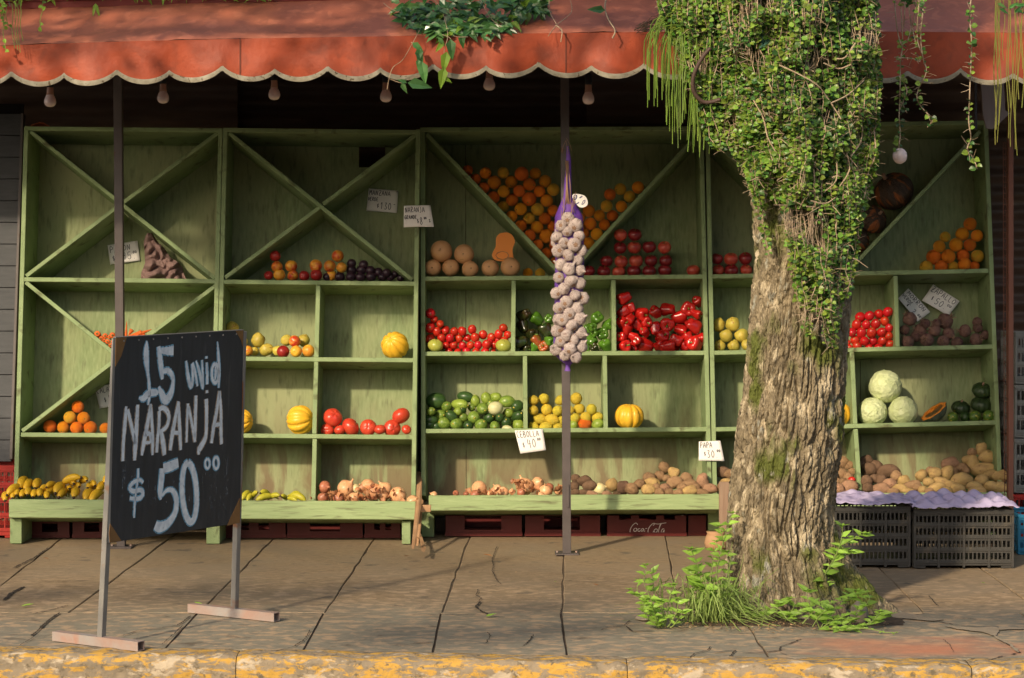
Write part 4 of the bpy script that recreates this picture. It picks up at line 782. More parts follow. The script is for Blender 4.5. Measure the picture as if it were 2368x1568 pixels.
def slab(i, y0, y1, kerb=False, gap=.0022, gy=.0):
    nn = 16; base = len(acc[0]); ring = []
    for k in range(nn + 1):
        Y = y0 + (y1 - y0) * k / nn; ring.append((jx(i, Y, 1) + gap + .005 * abs(noise.noise(Vector((i, Y * 6, 9)))), Y))
    x0, x1 = jx(i, y1), jx(i + 1, y1)
    for k in range(1, 8): t = k / 8; ring.append((x0 + (x1 - x0) * t, y1 - gy + .003 * noise.noise(Vector((i * 4 + t * 6, y1, 1)))))
    for k in range(nn + 1):
        Y = y1 + (y0 - y1) * k / nn; ring.append((jx(i + 1, Y, 2) - gap - .004 * abs(noise.noise(Vector((i + 9, Y * 7, 9)))), Y))
    x0, x1 = jx(i, y0), jx(i + 1, y0)
    for k in range(1, 8):
        t = 1 - k / 8; X = x0 + (x1 - x0) * t; ring.append((X, y0 + gy))
    if kerb: ring = [(x, max(y, kerbY(x) + .002) if y < y0 + .25 and y <= kerbY(x) + .25 and abs(y - y0) < .02 else y) for x, y in ring]
    tz, tx, ty = U(-.0015, .0015), U(-.003, .003), U(-.001, .001)
    top = [Vector((x, y, tz + tx * (x - x0) + ty * (y - y0))) for x, y in ring]; cx = sum((v.x for v in top)) / len(top); cy = sum((v.y for v in top)) / len(top)
    inn = [Vector((v.x + (.003 if v.x < cx else -.003), v.y, v.z)) for v in top]
    mid = [v - Vector((0, 0, .003)) for v in top]; bot = [v - Vector((0, 0, .014)) for v in top]; k = len(ring)
    acc[0].extend(inn + mid + bot); acc[1].append(tuple(base + j for j in range(k)))
    for a in (0, k):
        for j in range(k): acc[1].append((base + a + k + j, base + a + k + (j + 1) % k, base + a + (j + 1) % k, base + a + j))
YS = -2.32
for i in range(len(JW) - 1):
    slab(i, YS, .45); slab(i, .46, 2.9)
pv = ob('pavement_slabs', acc, m_pave); tag(pv, None, None, None, 'structure')
# front strip along the kerb: bigger plates, patched; tree pit cut out round the trunk
acc = ([], [])
xsF = [-8.5, -2.9, jx(4, -2.6), jx(5, -2.6), jx(6, -2.6), jx(7, -2.6), 0.95, 2.12, 3.4, 8.5]
def strip(x0, x1, y1f):
    nn = max(6, int((x1 - x0) / .12)); base = len(acc[0]); a, b = x0 + .005, x1 - .005
    ring = [(a + (b - a) * k / nn, kerbY(a + (b - a) * k / nn) + .004 + .003 * noise.noise(Vector((k, a, 3)))) for k in range(nn + 1)]
    ring += [(b + .006 * noise.noise(Vector((b * 9, t * 5, 1))), kerbY(b) + (y1f(b) - kerbY(b)) * t / 8) for t in range(1, 8)]
    ring += [(b - (b - a) * k / nn, y1f(b - (b - a) * k / nn)) for k in range(nn + 1)]
    ring += [(a + .006 * noise.noise(Vector((a * 9, t * 5, 1))), kerbY(a) + (y1f(a) - kerbY(a)) * (8 - t) / 8) for t in range(1, 8)]
    z = U(-.001, .002); k = len(ring); top = [Vector((x, y, z)) for x, y in ring]
    acc[0].extend(top + [v - Vector((0, 0, .014)) for v in top]); acc[1].append(tuple(base + j for j in range(k)))
    for j in range(k): acc[1].append((base + k + j, base + k + (j + 1) % k, base + (j + 1) % k, base + j))
def topf(X):
    e = ((X - 1.16) / .51)
    base = YS - .0015
    return min(base, -2.32 - .36 * math.sqrt(max(0, 1 - e * e))) if abs(e) < 1 else base
for a, b in zip(xsF, xsF[1:]): strip(a, b, topf)
tag(ob('pavement_front_strip', acc, m_pave), None, None, None, 'structure')
# soil of the tree pit
so = grid(30, 14, lambda u, v: ((.64 + 1.04 * u), -2.70 + .40 * v, (-.006 if max(abs(2 * u - 1), abs(2 * v - 1)) > .8 else .0) + .024 * math.sin(math.pi * u) * math.sin(math.pi * v) - .002 + .008 * noise.noise(Vector((u * 14, v * 7, 0)))))
tag(ob('tree_pit_soil', so, m_soil, None, True), None, None, None, 'structure')
# cracks: narrow jagged strips lying just on top of the slabs
acc = ([], []); Z3 = Vector((0, 0, 1))
def crack(zk, pts, w):
    P = [tuple(atZ(*zz(zk, x, y), .0045)) for x, y in pts]; P = [Vector(p) for p in P]; out = []; ws = []
    for a, b in zip(P, P[1:]):
        k = max(2, int((b - a).length / .012))
        for i in range(k):
            t = i / k; p = a.lerp(b, t); d = (b - a).normalized(); nn = Vector((-d.y, d.x, 0)); out.append(p + nn * .006 * noise.noise(p * 60)); ws.append(w * .4 * U(.3, 1.3))
    out.append(P[-1]); ws.append(.001); ws[0] = .001
    add(acc, ribbon(out, ws, Z3))
crack('M', [(1500, 60), (1470, 150), (1478, 190), (1468, 225), (1505, 295), (1530, 315), (1375, 350), (1362, 390), (1400, 410), (1365, 440)], .010)
crack('M', [(1390, 430), (1360, 470), (1400, 500), (1440, 520)], .028)
crack('M', [(1440, 640), (1460, 665), (1425, 715), (1340, 718)], .010)
crack('M', [(920, 522), (1120, 522), (1400, 524)], .014); crack('M', [(1480, 540), (1700, 530), (1930, 520)], .006)
crack('M', [(1955, 290), (2080, 296), (2160, 302), (2290, 298)], .016); crack('M', [(910, 718), (1000, 712), (1075, 708)], .022)
crack('M', [(1680, 735), (1720, 700), (1750, 655)], .018); crack('M', [(1935, 480), (1940, 560), (1945, 640)], .014); crack('M', [(1945, 640), (2100, 620), (2240, 605), (2368, 590)], .010)
crack('M', [(0, 770), (120, 740), (200, 690), (235, 625)], .012); crack('M', [(300, 315), (500, 312), (880, 310)], .006); crack('M', [(0, 218), (400, 222), (820, 225)], .004)
crack('7', [(80, 885), (215, 820), (300, 760)], .03); crack('7', [(0, 890), (470, 893)], .010); crack('7', [(260, 970), (400, 968), (550, 962)], .014); crack('7', [(330, 998), (470, 1000), (570, 1003)], .012)
crack('7', [(25, 1085), (80, 1035), (150, 1000)], .05); crack('7', [(195, 1305), (300, 1210), (370, 1160)], .030); crack('7', [(200, 1170), (330, 1140), (420, 1115)], .016); crack('7', [(0, 1360), (120, 1365), (210, 1310), (330, 1300)], .010)
crack('7', [(750, 1305), (850, 1275), (1000, 1255), (1100, 1240), (1180, 1180)], .020); crack('7', [(1000, 1360), (1090, 1280), (1130, 1240)], .012); crack('7', [(700, 1365), (1000, 1360), (1400, 1352)], .006)
crack('H', [(695, 1410), (730, 1375), (830, 1350), (855, 1320)], .016); crack('H', [(870, 1370), (950, 1360), (1050, 1350), (1000, 1400)], .020); crack('H', [(1100, 1372), (1250, 1368), (1380, 1355), (1395, 1322), (1480, 1295), (1550, 1265)], .020)
crack('H', [(0, 1195), (60, 1180), (190, 1160), (230, 1120)], .014); crack('H', [(200, 1165), (250, 1205), (420, 1200)], .026); crack('H', [(1390, 1370), (1440, 1390), (1510, 1392)], .008)
crack('N', [(1380, 800), (1560, 798), (1700, 790), (1900, 795), (2050, 808), (2165, 770)], .018); crack('N', [(1600, 610), (1660, 660), (1700, 735)], .006); crack('N', [(2080, 580), (2180, 640), (2260, 680), (2330, 740)], .02); crack('N', [(2240, 755), (2330, 742)], .02)
crack('N', [(1530, 440), (1700, 470), (1900, 490), (2100, 490), (2368, 500)], .018); crack('N', [(1460, 195), (1555, 298)], .012); crack('N', [(1700, 405), (2000, 428)], .014)
tag(ob('pavement_cracks', acc, m_crack), None, None, None, 'structure')
acc = ([], [])
def patch(zk, pts, z=.006):
    P = smooth_path([zz(zk, *p) for p in pts + [pts[0]]], 5)[:-1]; P = [atZ(x, y, z) for x, y in P]; P = [p + Vector((.010 * noise.noise(p * 22), .010 * noise.noise(p * 22 + Vector((9, 0, 0))), 0)) for p in P]
    n = len(acc[0]); acc[0].extend(P); acc[1].append(tuple(range(n, n + len(P))))
patch('N', [(1590, 480), (1700, 488), (1900, 500), (2100, 495), (2115, 560), (2060, 575), (1980, 545), (1850, 530), (1700, 505)])
patch('N', [(2125, 492), (2360, 500), (2368, 515), (2240, 518), (2130, 520)]); patch('N', [(1060, 345), (1250, 360), (1420, 395), (1600, 420), (1500, 435), (1300, 420), (1120, 400)]); patch('N', [(2075, 572), (2120, 585), (2230, 650), (2300, 700), (2330, 735), (2290, 720), (2200, 650), (2110, 610)])
tag(ob('pavement_mortar_patches', acc, m_mortar), None, None, None, 'structure')
# kerb stones
def kerb_mat():
    m = mat('yellow_painted_kerb', (.30, .23, .15), (.20, .16, .11), scale=14, rough=.85, bump=2.0, bscale=30)
    nt = m.node_tree; N = nt.nodes; L = nt.links; b = N['Principled BSDF']; old = b.inputs['Base Color'].links[0].from_socket
    tc = N.new('ShaderNodeTexCoord')
    def nzz(s, d, v, di=0):
        mp = N.new('ShaderNodeMapping'); mp.inputs['Scale'].default_value = v; L.new(tc.outputs['Object'], mp.inputs[0]); n = N.new('ShaderNodeTexNoise'); n.inputs['Scale'].default_value = s; n.inputs['Detail'].default_value = d; n.inputs['Roughness'].default_value = .65; n.inputs['Distortion'].default_value = di; L.new(mp.outputs[0], n.inputs[0]); return n.outputs[0]
    def rg(v, a, c):
        r = N.new('ShaderNodeMapRange'); r.inputs[1].default_value = a; r.inputs[2].default_value = c; L.new(v, r.inputs[0]); return r.outputs[0]
    def mx(f, a, c):
        x = N.new('ShaderNodeMix'); x.data_type = 'RGBA'; L.new(f, x.inputs['Factor'])
        for s, v in ((x.inputs['A'], a), (x.inputs['B'], c)):
            if isinstance(v, tuple): s.default_value = (*v, 1)
            else: L.new(v, s)
        return x.outputs['Result']
    c = mx(rg(nzz(1.0, 10, (12, 34, 34), .6), .485, .55), old, (.50, .285, .055))
    c = mx(rg(nzz(1.0, 10, (30, 36, 36)), .55, .64), c, (.14, .11, .07))
    c = mx(rg(nzz(1.0, 8, (10, 18, 18), .3), .55, .62), c, (.46, .37, .26))
    L.new(c, b.inputs['Base Color']); return m
m_kerb = kerb_mat()
ends = [-9, -4.6, -3.1, -1.0, .42, 1.75, 3.4, 4.9, 9]
ends[3] = atZ(549, 1512).x
ends[6] = 3.4; ends[5] = atZ(2248, 1540).x
for i, (a, b) in enumerate(zip(ends, ends[1:])):
    nx = int((b - a) / .03); pr = [(.0, -.014), (.0, -.001), (-.012, .004), (-.08, .004), (-.125, .001), (-.142, -.008), (-.150, -.024), (-.152, -.06), (-.154, -.10), (-.155, -.165)]
    g0, g1 = a + .0015, b - .0015
    def kf(u, v):
        X = g0 + (g1 - g0) * u; j = v * (len(pr) - 1); j0 = min(int(j), len(pr) - 2); t = j - j0; y = pr[j0][0] * (1 - t) + pr[j0 + 1][0] * t; z = pr[j0][1] * (1 - t) + pr[j0 + 1][1] * t
        p = Vector((X, kerbY(X) + y, z)); e = math.exp(-min(X - g0, g1 - X) / .015) * .008
        w = .014 * noise.fractal(p * 8, .8, 2.0, 4) * min(1, (-y) / .06)
        return p + Vector((0, w * .8 + e * (1 if y < -.05 else 0), w * .7 - e))
    k = ob('kerb_stone', grid(max(nx, 8), 28, kf), m_kerb, None, True); tag(k, None, None, None, 'structure')
# ------------------------------------------------------------------ back of the shop: corrugated wall, siding, roof
def corr(x0, x1, y, z0, z1, m, name, parent=None, pitch=.105, amp=.012, ph=0.0):
    n = int((z1 - z0) / .012)
    return ob(name, grid(int((x1 - x0) / .25) + 2, n, lambda u, v: (x0 + (x1 - x0) * u, y + amp * math.sin((z0 + (z1 - z0) * v) * 2 * math.pi / pitch + ph + .25 * math.sin(x0 + (x1 - x0) * u * 1.3)), z0 + (z1 - z0) * v)), m, parent, True)
sw = tag(thing('shop_wall', '', ''), 'dark corrugated metal wall of the shop behind the racks', 'wall'); sw.location = (0, 1.12, 0)
xL = atY(545, 240, .98).x
corr(-6, 6, 1.12, 0, 3.2, m_corr, 'corrugated_sheet', sw); corr(-6, xL, 1.06, 1.9, 3.2, m_corr2, 'worn_sheet', sw, .12, .010, 1.0)
corr(xL + 2.0, 6, 1.08, 2.27, 3.2, m_corr2, 'worn_sheet', sw, .12, .010, 2.0)
rf = tag(thing('roof', '', '', (0, 0, 2.9)), 'dark flat porch roof behind the awning fascia', 'roof')
ob('roof_deck', box(-6, 6, -.80, 1.5, 2.98, 3.04), m_corr, rf)
for i in range(5): ob('rafter', box(-4.6 + i * 2.3, -4.52 + i * 2.3, -.78, 1.05, 2.86, 2.978), m_dark, rf)
# left: dark grey lap siding with a corner strip
ls = tag(thing('siding_panel', '', ''), 'dark grey horizontal board siding left of the racks', 'wall'); ls.location = atY(25, 1060, .25)
SD = Rack('x', '', .30, .05)
def sp(x, y, w): return SD.p(x, y, w)
ys = [262 + 50.3 * i for i in range(17)]
for i, y in enumerate(ys[:-1]):
    xa = 50 - (y - 262) * .030; xb = 50 - (y + 48 - 262) * .030
    c = [sp(-60, y + 50.3, .002), sp(xb, y + 50.3, .002), sp(xa, y + 1.5, .008), sp(-60, y + 1.5, .008)]
    ob('siding_board', hexa(c + [p + WW * .02 for p in c], .0015), m_siding, ls)
c = [sp(21.5, 1062, -.012), sp(28.5, 1062, -.012), sp(54.5, 262, -.012), sp(48.5, 262, -.012)]; ob('corner_strip', hexa(c + [p + WW * .05 for p in c], .002), m_steel, ls)
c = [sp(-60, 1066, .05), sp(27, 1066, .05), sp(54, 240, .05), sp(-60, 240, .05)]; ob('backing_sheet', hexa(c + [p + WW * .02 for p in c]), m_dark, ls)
# right: side frame with brown post, mesh strip, hanging grey board
Yp = -.02
def rect(name, x0, y0, x1, y1, Y, dep, m, parent=None, bev=.002):
    a = atY(x0, y1, Y); b = atY(x1, y1, Y); c = atY(x1, y0, Y); d = atY(x0, y0, Y); dv = Vector((0, dep, 0))
    return ob(name, hexa([a, b, c, d, a + dv, b + dv, c + dv, d + dv], bev), m, parent)
m_brpost = mat('brown_painted_post', (.14, .055, .038), (.18, .075, .05), scale=8, st=(1, 1, .3), rough=.6, c3=(.09, .03, .02), s3=6, t3=.62, w3=.1)
bp_ = tag(thing('brown_post', '', ''), 'slim brown post with wire mesh strip beside right rack', 'post'); bp_.location = atY(2338, 1154, -.4)
rect('post_shaft', 2331.5, 175, 2343, 1190, -.4, .04, m_brpost, bp_)
acc = ([], [])
for i in range(66):
    a = atY(2320 - (330 + i * 13 - 330) * -.004, 330 + i * 13, -.37); b = atY(2331, 332 + i * 13, -.37); add(acc, tube([a, b], .0016, 4))
for x in (2319, 2325): add(acc, tube([atY(x, 330, -.37), atY(x + 3, 1150, -.37)], .0018, 4))
ob('wire_mesh', acc, m_brpost, bp_)
hb = tag(thing('hanging_board', '', ''), 'grey board with broken lower corner hanging under awning at right', 'board'); hb.location = atY(2290, 240, -.5)
P = [zz('E', *q) for q in [(2042, 480), (2200, 480), (2215, 770), (2250, 790), (2130, 900), (2085, 895), (2060, 800)]]
f = [atY(x, y, -.5) for x, y in P]; n = len(f); dv = Vector((0, .02, 0))
ob('board_sheet', (f + [p + dv for p in f], [tuple(range(n - 1, -1, -1)), tuple(range(n, 2 * n))] + [(i, (i + 1) % n, n + (i + 1) % n, n + i) for i in range(n)]), mat('pale_grey_board', (.24, .20, .20), (.30, .25, .24), scale=4, st=(12, 12, 1), rough=.7), hb)
rect('back_strip', 2253, 165, 2259, 300, -.49, .02, m_siding, hb)
# ------------------------------------------------------------------ poles
def pole(xt, yt, xb, yb, Y, w, label, extra=None):
    t = thing('steel_pole', label, 'pole', atZ(xb, yb), 'steel poles holding the awning')
    a = atY(xb, yb, Y); a.z = .006; b = atY(xt, yt, Y); d = b - a; b = a + d * ((2.97 - a.z) / d.z)
    h = w / 2; ob('pole_shaft', hexa([a + Vector((-h, 0, 0)), a + Vector((h, 0, 0)), b + Vector((h, 0, 0)), b + Vector((-h, 0, 0)), a + Vector((-h, w, 0)), a + Vector((h, w, 0)), b + Vector((h, w, 0)), b + Vector((-h, w, 0))], .002), m_steel, t)
    ob('base_plate', box(a.x - .06, a.x + .06, a.y - .04, a.y + .085, .003, .010, .001), m_steel, t)
    for sx in (-.048, .048):
        bl_ = lathe([(.006, .010), (.006, .017), (.004, .018)], 6); ob('bolt', ([v + Vector((a.x + sx, a.y + .02, 0)) for v in bl_[0]], bl_[1]), m_rusty, t)
    return t
p1 = pole(271.5, 183, 279, 1268, atZ(279, 1268).y, .0425, 'dark steel pole rising behind the chalkboard')
p2 = pole(1305.5, 183, 1310.5, 1283, atZ(1310, 1283).y, .0425, 'dark steel pole carrying the string of garlic')
wl = rect('weld_tab', 1311, 1121, 1316, 1174, p2.location.y - .006, .01, m_steel, p2)
# ------------------------------------------------------------------ awning
aw = tag(thing('awning', '', '', (0, -1.3, 2.4)), 'long red canvas awning with scalloped grey-edged valance', 'awning')
YA = -1.30
topy = [(-150, 112), (0, 106), (244, 97), (578, 89), (900, 84), (1180, 78), (1500, 74), (1900, 72), (2367, 76), (2520, 78)]
pky = [(-150, 170), (26, 164), (268, 160), (510, 151), (758, 152), (1002, 147), (1246, 142), (1500, 146), (1750, 150), (1990, 154), (2240, 158), (2367, 162), (2520, 166)]
def lin(t, x):
    for (a, b), (c, d) in zip(t, t[1:]):
        if x <= c: return b + (d - b) * (x - a) / (c - a)
    return t[-1][1]
def scal(x):
    k = (x - 26) / 121.9; i = math.floor(k); f = k - i
    small = lambda j: 9 if j % 2 else 0
    a, b = small(i), small(i + 1); sag = 27
    arc = (1 - (2 * f - 1) ** 2)
    return lin(pky, x) + (a * (1 - f) + b * f) * .8 + arc ** .8 * (sag - .5 * (a + b) * .8)
def vwob(x, t): return .018 * t * math.sin(x * .021) + .012 * t * math.sin(x * .047 + 1) + .010 * t * noise.noise(Vector((x * .01, t * 2, 0)))
def vp(x, y, t, out=0.0): return atY(x, y, YA + vwob(x, t) * .8 - out)
seams = [-150, 553, 1610, 2210, 2520]
seams[1] = 555; seams[2] = 1627; seams[3] = 1632 + 0
seams = [-150, 28, 555, 1246 + 367, 1608.0, 2006, 2520]; seams = [-150, 555, 1308, 2006, 2520]
for a, b in zip(seams, seams[1:]):
    nx = int((b - a) / 5) + 2
    ob('valance', grid(nx, 10, lambda u, v: vp(a + (b - a) * u, lin(topy, a + (b - a) * u) * (1 - v) + scal(a + (b - a) * u) * v, v)), m_awnv, aw, True)
    ob('edge_trim', grid(nx, 3, lambda u, v: vp(a + (b - a) * u, scal(a + (b - a) * u) - 1 + 11.5 * v, 1 + v * .1, .004 + .002 * math.sin(math.pi * v))), m_trim, aw, True)
    if a > -100: ob('seam', ribbon([vp(a, lin(topy, a) * (1 - t) + scal(a) * t, t, .003) for t in [i / 8 for i in range(9)]], [.006] * 9, (0, -1, 0)), mat('seam_dark', (.14, .035, .02), rough=.7), aw)
# sloped canvas running up and back to the fascia
def top3(u, v):
    x = -150 + 2670 * u; a = atY(x, lin(topy, x), YA); b = Vector((a.x, -.858, 2.700 + .028 * (a.x + 2.47)))
    p = a.lerp(b, v); p.z -= .020 * math.sin(math.pi * v) * (.6 + .4 * math.sin(x * .012)) + .006 * noise.noise(p * 5); p.z += .004 * noise.noise(p * 14) + .010 * math.sin(p.x * 7 + 2 * math.sin(p.x * 1.7)) * math.sin(math.pi * v) ; return p
ob('canvas_top', grid(160, 16, top3), m_awn, aw, True)
for x in (445, 756, 965, 1633, 150): 
    ob('rivet', lathe([(.0035, 0), (.003, .002), (.001, .003)], 6), m_galv, aw).location = atY(x, lin(topy, x) - 3, YA - .004) - aw.location
fa = tag(thing('fascia', '', '', (0, -.85, 2.8)), 'dark red metal gutter fascia above the awning at upper left', 'gutter')
def fz(X, o): return 2.683 + .028 * (X + 2.47) + o
ob('fascia_board', hexa([Vector((-6, -.885, fz(-6, 0))), Vector((6, -.885, fz(6, 0))), Vector((6, -.885, fz(6, .034))), Vector((-6, -.885, fz(-6, .034))), Vector((-6, -.862, fz(-6, 0))), Vector((6, -.862, fz(6, 0))), Vector((6, -.862, fz(6, .034))), Vector((-6, -.862, fz(-6, .034)))], .002), m_fascia, fa)
ob('fascia_lip', hexa([Vector((-6, -.893, fz(-6, .0345))), Vector((6, -.893, fz(6, .0345))), Vector((6, -.893, fz(6, .040))), Vector((-6, -.893, fz(-6, .040))), Vector((-6, -.80, fz(-6, .0345))), Vector((6, -.80, fz(6, .0345))), Vector((6, -.80, fz(6, .040))), Vector((-6, -.80, fz(-6, .040)))], .001), m_fascia, fa)
ob('sun_gap_board', box(-6, 6, -.798, -.78, 2.58, 3.0), m_dark, rf)  # board added behind the plants to close a sunlight gap under the roof
# ------------------------------------------------------------------ bulbs on a cable
YB = -.85
bl = [(116, 228, 'leftmost light bulb, left of the first pole'), (377, 220, 'light bulb just right of the left pole'), (634, 212, 'light bulb above square hole rack, third from left'), (892, 217, 'light bulb touched by the dangling creeper stem'),
      (1131, 190, 'highest-hanging light bulb, tucked against the awning edge'), (1360, 222, 'light bulb just right of the garlic pole')]
gl = lathe([(a, b) for a, b in smooth_path([(.012, .052), (.0135, .040), (.016, .028), (.024, .012), (.0285, -.004), (.027, -.018), (.018, -.029), (.004, -.033)], 3)][::-1], 20)
for i, (x, y, lab) in enumerate(bl):
    p = atY(x, y + 4, YB); t = thing('light_bulb', lab, 'light bulb', p, 'unlit bulbs under the awning')
    o = ob('glass_globe', ([v + p for v in gl[0]], gl[1]), m_porc, t, True)
    o = ob('bulb_neck', ([v + p for v in lathe([(.0185, .026), (.0165, .036), (.0155, .058), (.0150, .066)], 16)[0]], lathe([(1, 0), (1, 1), (1, 2), (1, 3)], 16)[1]), m_neck, t, True)
    h = .11 if i != 4 else .07
    ob('socket', ([v + p for v in lathe([(.017, .062), (.018, .070), (.018, h), (.012, h + .01), (.004, h + .012)], 14)[0]], lathe([(1, i_) for i_ in range(5)], 14)[1]), m_black, t, True)
    ob('cord', tube([p + Vector((0, 0, h)), p + Vector((.002, .01, h + .2)), Vector((p.x, p.y + .02, 2.97))], .003, 5), m_black, t)
# ------------------------------------------------------------------ crates
def lattice_crate(name, label, cat, x0, x1, y0, y1, z0, z1, m, cols=4, rows=4, slats=5, group=None):
    t = thing(name, label, cat, ((x0 + x1) / 2, (y0 + y1) / 2, z0), group)
    def wall(o, a, nrm):   # o corner, a = width vector, nrm outward
        acc = ([], []); w = a.length; d = a.normalized(); H = z1 - z0; cw = w / cols; rh = (H * .84) / rows; zb = H * .10
        add(acc, boxv(o + Vector((0, 0, H * .94)) - nrm * 0, a, (0, 0, H * .06), -nrm * .014, .0015)); add(acc, boxv(o + Vector((0, 0, .012)), a, (0, 0, zb - .012), -nrm * .010, .0015))
        lip = boxv(o + d * .001 + Vector((0, 0, H * .915)) + nrm * .004, d * (w - .002), (0, 0, .006), -nrm * .012); add(acc, lip)
        for r in range(rows + 1): add(acc, boxv(o + d * .003 + Vector((0, 0, zb + r * rh - .0035)) + nrm * .0055, d * (w - .006), (0, 0, .007), -nrm * .012))
        for c in range(cols + 1):
            add(acc, boxv(o + d * min(w - .012, max(.0, c * cw - .005)) + Vector((0, 0, .004)) + nrm * .004, d * .011, (0, 0, H * .93), -nrm * .012))
        for c in range(cols):
            for s in range(slats):
                for r in range(rows):
                    u = c * cw + .014 + (cw - .020) * (s + .5) / slats - .0035; add(acc, boxv(o + d * u + Vector((0, 0, zb + r * rh + .012)) - nrm * .001, d * .0065, (0, 0, rh - .022), -nrm * .004))
                    
            for r in range(rows):
                add(acc, boxv(o + d * (c * cw + .008) + Vector((0, 0, zb + r * rh + rh - .014)), d * (cw - .012), (0, 0, .012), -nrm * .0045)); add(acc, boxv(o + d * (c * cw + .008) + Vector((0, 0, zb + r * rh + .002)), d * (cw - .012), (0, 0, .012), -nrm * .0045))
        return acc
    ob('side_wall', wall(Vector((x0, y0, z0)), Vector((x1 - x0, 0, 0)), Vector((0, -1, 0))), m, t); ob('side_wall', wall(Vector((x1, y1, z0)), Vector((x0 - x1, 0, 0)), Vector((0, 1, 0))), m, t)
    ob('end_wall', wall(Vector((x0 + .002, y1 - .015, z0)), Vector((0, y0 - y1 + .03, 0)), Vector((-1, 0, 0))), m, t); ob('end_wall', wall(Vector((x1 - .002, y0 + .015, z0)), Vector((0, y1 - y0 - .03, 0)), Vector((1, 0, 0))), m, t)
    ob('crate_floor', box(x0 + .012, x1 - .012, y0 + .012, y1 - .012, z0 + .02, z0 + .03), m, t)
    for x in (x0 + .004, x1 - .06):
        ob('corner_foot', box(x, x + .055, y0 + .004, y0 + .05, z0, z0 + .014, .001), m, t)
    return t
YC = -1.03
def cx(px, Y=YC, py=1240): return atY(px, py, Y).x
zt = atY(2200, 1178, YC).z
lattice_crate('plastic_crate', 'black slatted plastic crate at right, under the bumpy egg tray', 'crate', cx(2112), cx(2344), YC, YC + .34, .004, zt, m_crateb, 4, 4, 5, 'black crates in front of right rack')
z2 = atY(2000, 1172, YC - .0).z
lattice_crate('plastic_crate', 'black slatted plastic crate between the trunk and another crate', 'crate', cx(2107) - .483, cx(2107), YC + .02, YC + .36, .004, z2, m_crateb, 4, 4, 5, 'black crates in front of right rack')
def eggtray(x0, x1, yc, z, label, amp, seed):
    def f(u, v):
        x = x0 + (x1 - x0) * u; y = yc - .17 + .37 * v; b = .5 + .5 * math.cos(u * 3.5 * 2 * math.pi) * math.cos(v * 2.7 * 2 * math.pi + .5)
        e = min(u, 1 - u, v, 1 - v); k = min(1, e / .06)
        return (x + .010 * noise.noise(Vector((u * 4, v * 4, seed))), y + .010 * noise.noise(Vector((u * 5, seed, v))), z + k * (b ** 1.3) * amp + .012 * noise.noise(Vector((u * 3, v * 3, seed + 4))) + .012 * v + .006 * noise.noise(Vector((u * 14, v * 14, seed))) + (1 - k) * .008 * noise.noise(Vector((u * 22, v * 22, 3))))
    o = ob('egg_tray', sheet(80, 50, f, (0, 0, -.0022)), m_tray, None, True, ((x0 + x1) / 2, yc, z)); tag(o, label, 'egg tray', 'lavender egg trays on the black crates')
eggtray(cx(2104), cx(2352), YC + .13, zt + .016, 'lavender egg tray with high bumps on the rightmost black crate', .038, 3)
eggtray(cx(1900), cx(2116), YC + .15, z2 + .018, 'flattened lavender egg tray right of the trunk', .018, 9)
# stacked crates at far right
gx0 = atY(2346, 900, .0).x
for i, (ya, yb) in enumerate([(768, 888), (889, 1012), (1013, 1140)]):
    lattice_crate('plastic_crate', ['top grey plastic crate of the far right stack', 'middle grey plastic crate of the far right stack', 'lowest grey plastic crate of the far right stack'][i], 'crate', gx0, gx0 + .5, .0, .34, atY(2350, yb, 0).z, atY(2350, ya, 0).z - .003, m_crateg, 4, 3, 3, 'grey crates stacked at far right')
lattice_crate('plastic_crate', 'red crate beneath the grey stack at the far right edge', 'crate', atY(2342, 1200, .02).x, atY(2342, 1200, .02).x + .5, .02, .36, .004, atY(2345, 1143, .02).z, m_crater, 4, 2, 3)
lattice_crate('plastic_crate', 'blue plastic crate at the far right edge', 'crate', atY(2353, 1260, -.55).x, atY(2353, 1260, -.55).x + .5, -.55, -.2, .004, atY(2360, 1190, -.55).z, m_cratebl, 4, 3, 3)
lattice_crate('plastic_crate', 'red plastic crate at the left edge beside the bananas', 'crate', atY(36, 1200, .12).x - .5, atY(36, 1200, .12).x, .12, .46, .004, atY(20, 1076, .12).z, m_crater, 4, 4, 3)
# red drinks crates in the dark under the racks
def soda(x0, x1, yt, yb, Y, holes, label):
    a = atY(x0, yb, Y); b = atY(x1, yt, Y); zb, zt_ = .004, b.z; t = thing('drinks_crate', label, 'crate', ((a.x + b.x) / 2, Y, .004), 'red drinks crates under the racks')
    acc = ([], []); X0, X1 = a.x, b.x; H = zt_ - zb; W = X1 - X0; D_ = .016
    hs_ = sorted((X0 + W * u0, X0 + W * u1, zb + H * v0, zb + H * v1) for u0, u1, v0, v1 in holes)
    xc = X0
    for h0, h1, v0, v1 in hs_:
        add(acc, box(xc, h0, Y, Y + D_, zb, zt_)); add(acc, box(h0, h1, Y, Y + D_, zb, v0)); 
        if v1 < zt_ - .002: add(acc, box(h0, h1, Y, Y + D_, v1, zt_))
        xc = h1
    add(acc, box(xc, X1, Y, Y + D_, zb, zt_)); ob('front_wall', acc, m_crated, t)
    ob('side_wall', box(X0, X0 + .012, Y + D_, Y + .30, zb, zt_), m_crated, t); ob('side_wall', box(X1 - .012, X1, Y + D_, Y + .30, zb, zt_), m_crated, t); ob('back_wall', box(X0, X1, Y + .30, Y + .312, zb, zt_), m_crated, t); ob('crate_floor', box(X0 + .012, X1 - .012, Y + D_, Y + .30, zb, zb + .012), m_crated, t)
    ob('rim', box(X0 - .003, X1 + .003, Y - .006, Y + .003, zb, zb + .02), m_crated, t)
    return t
YD = .12; two = [(.27, .43, .42, .8), (.58, .74, .42, .8)]; one_h = [(.30, .70, .35, .88)]
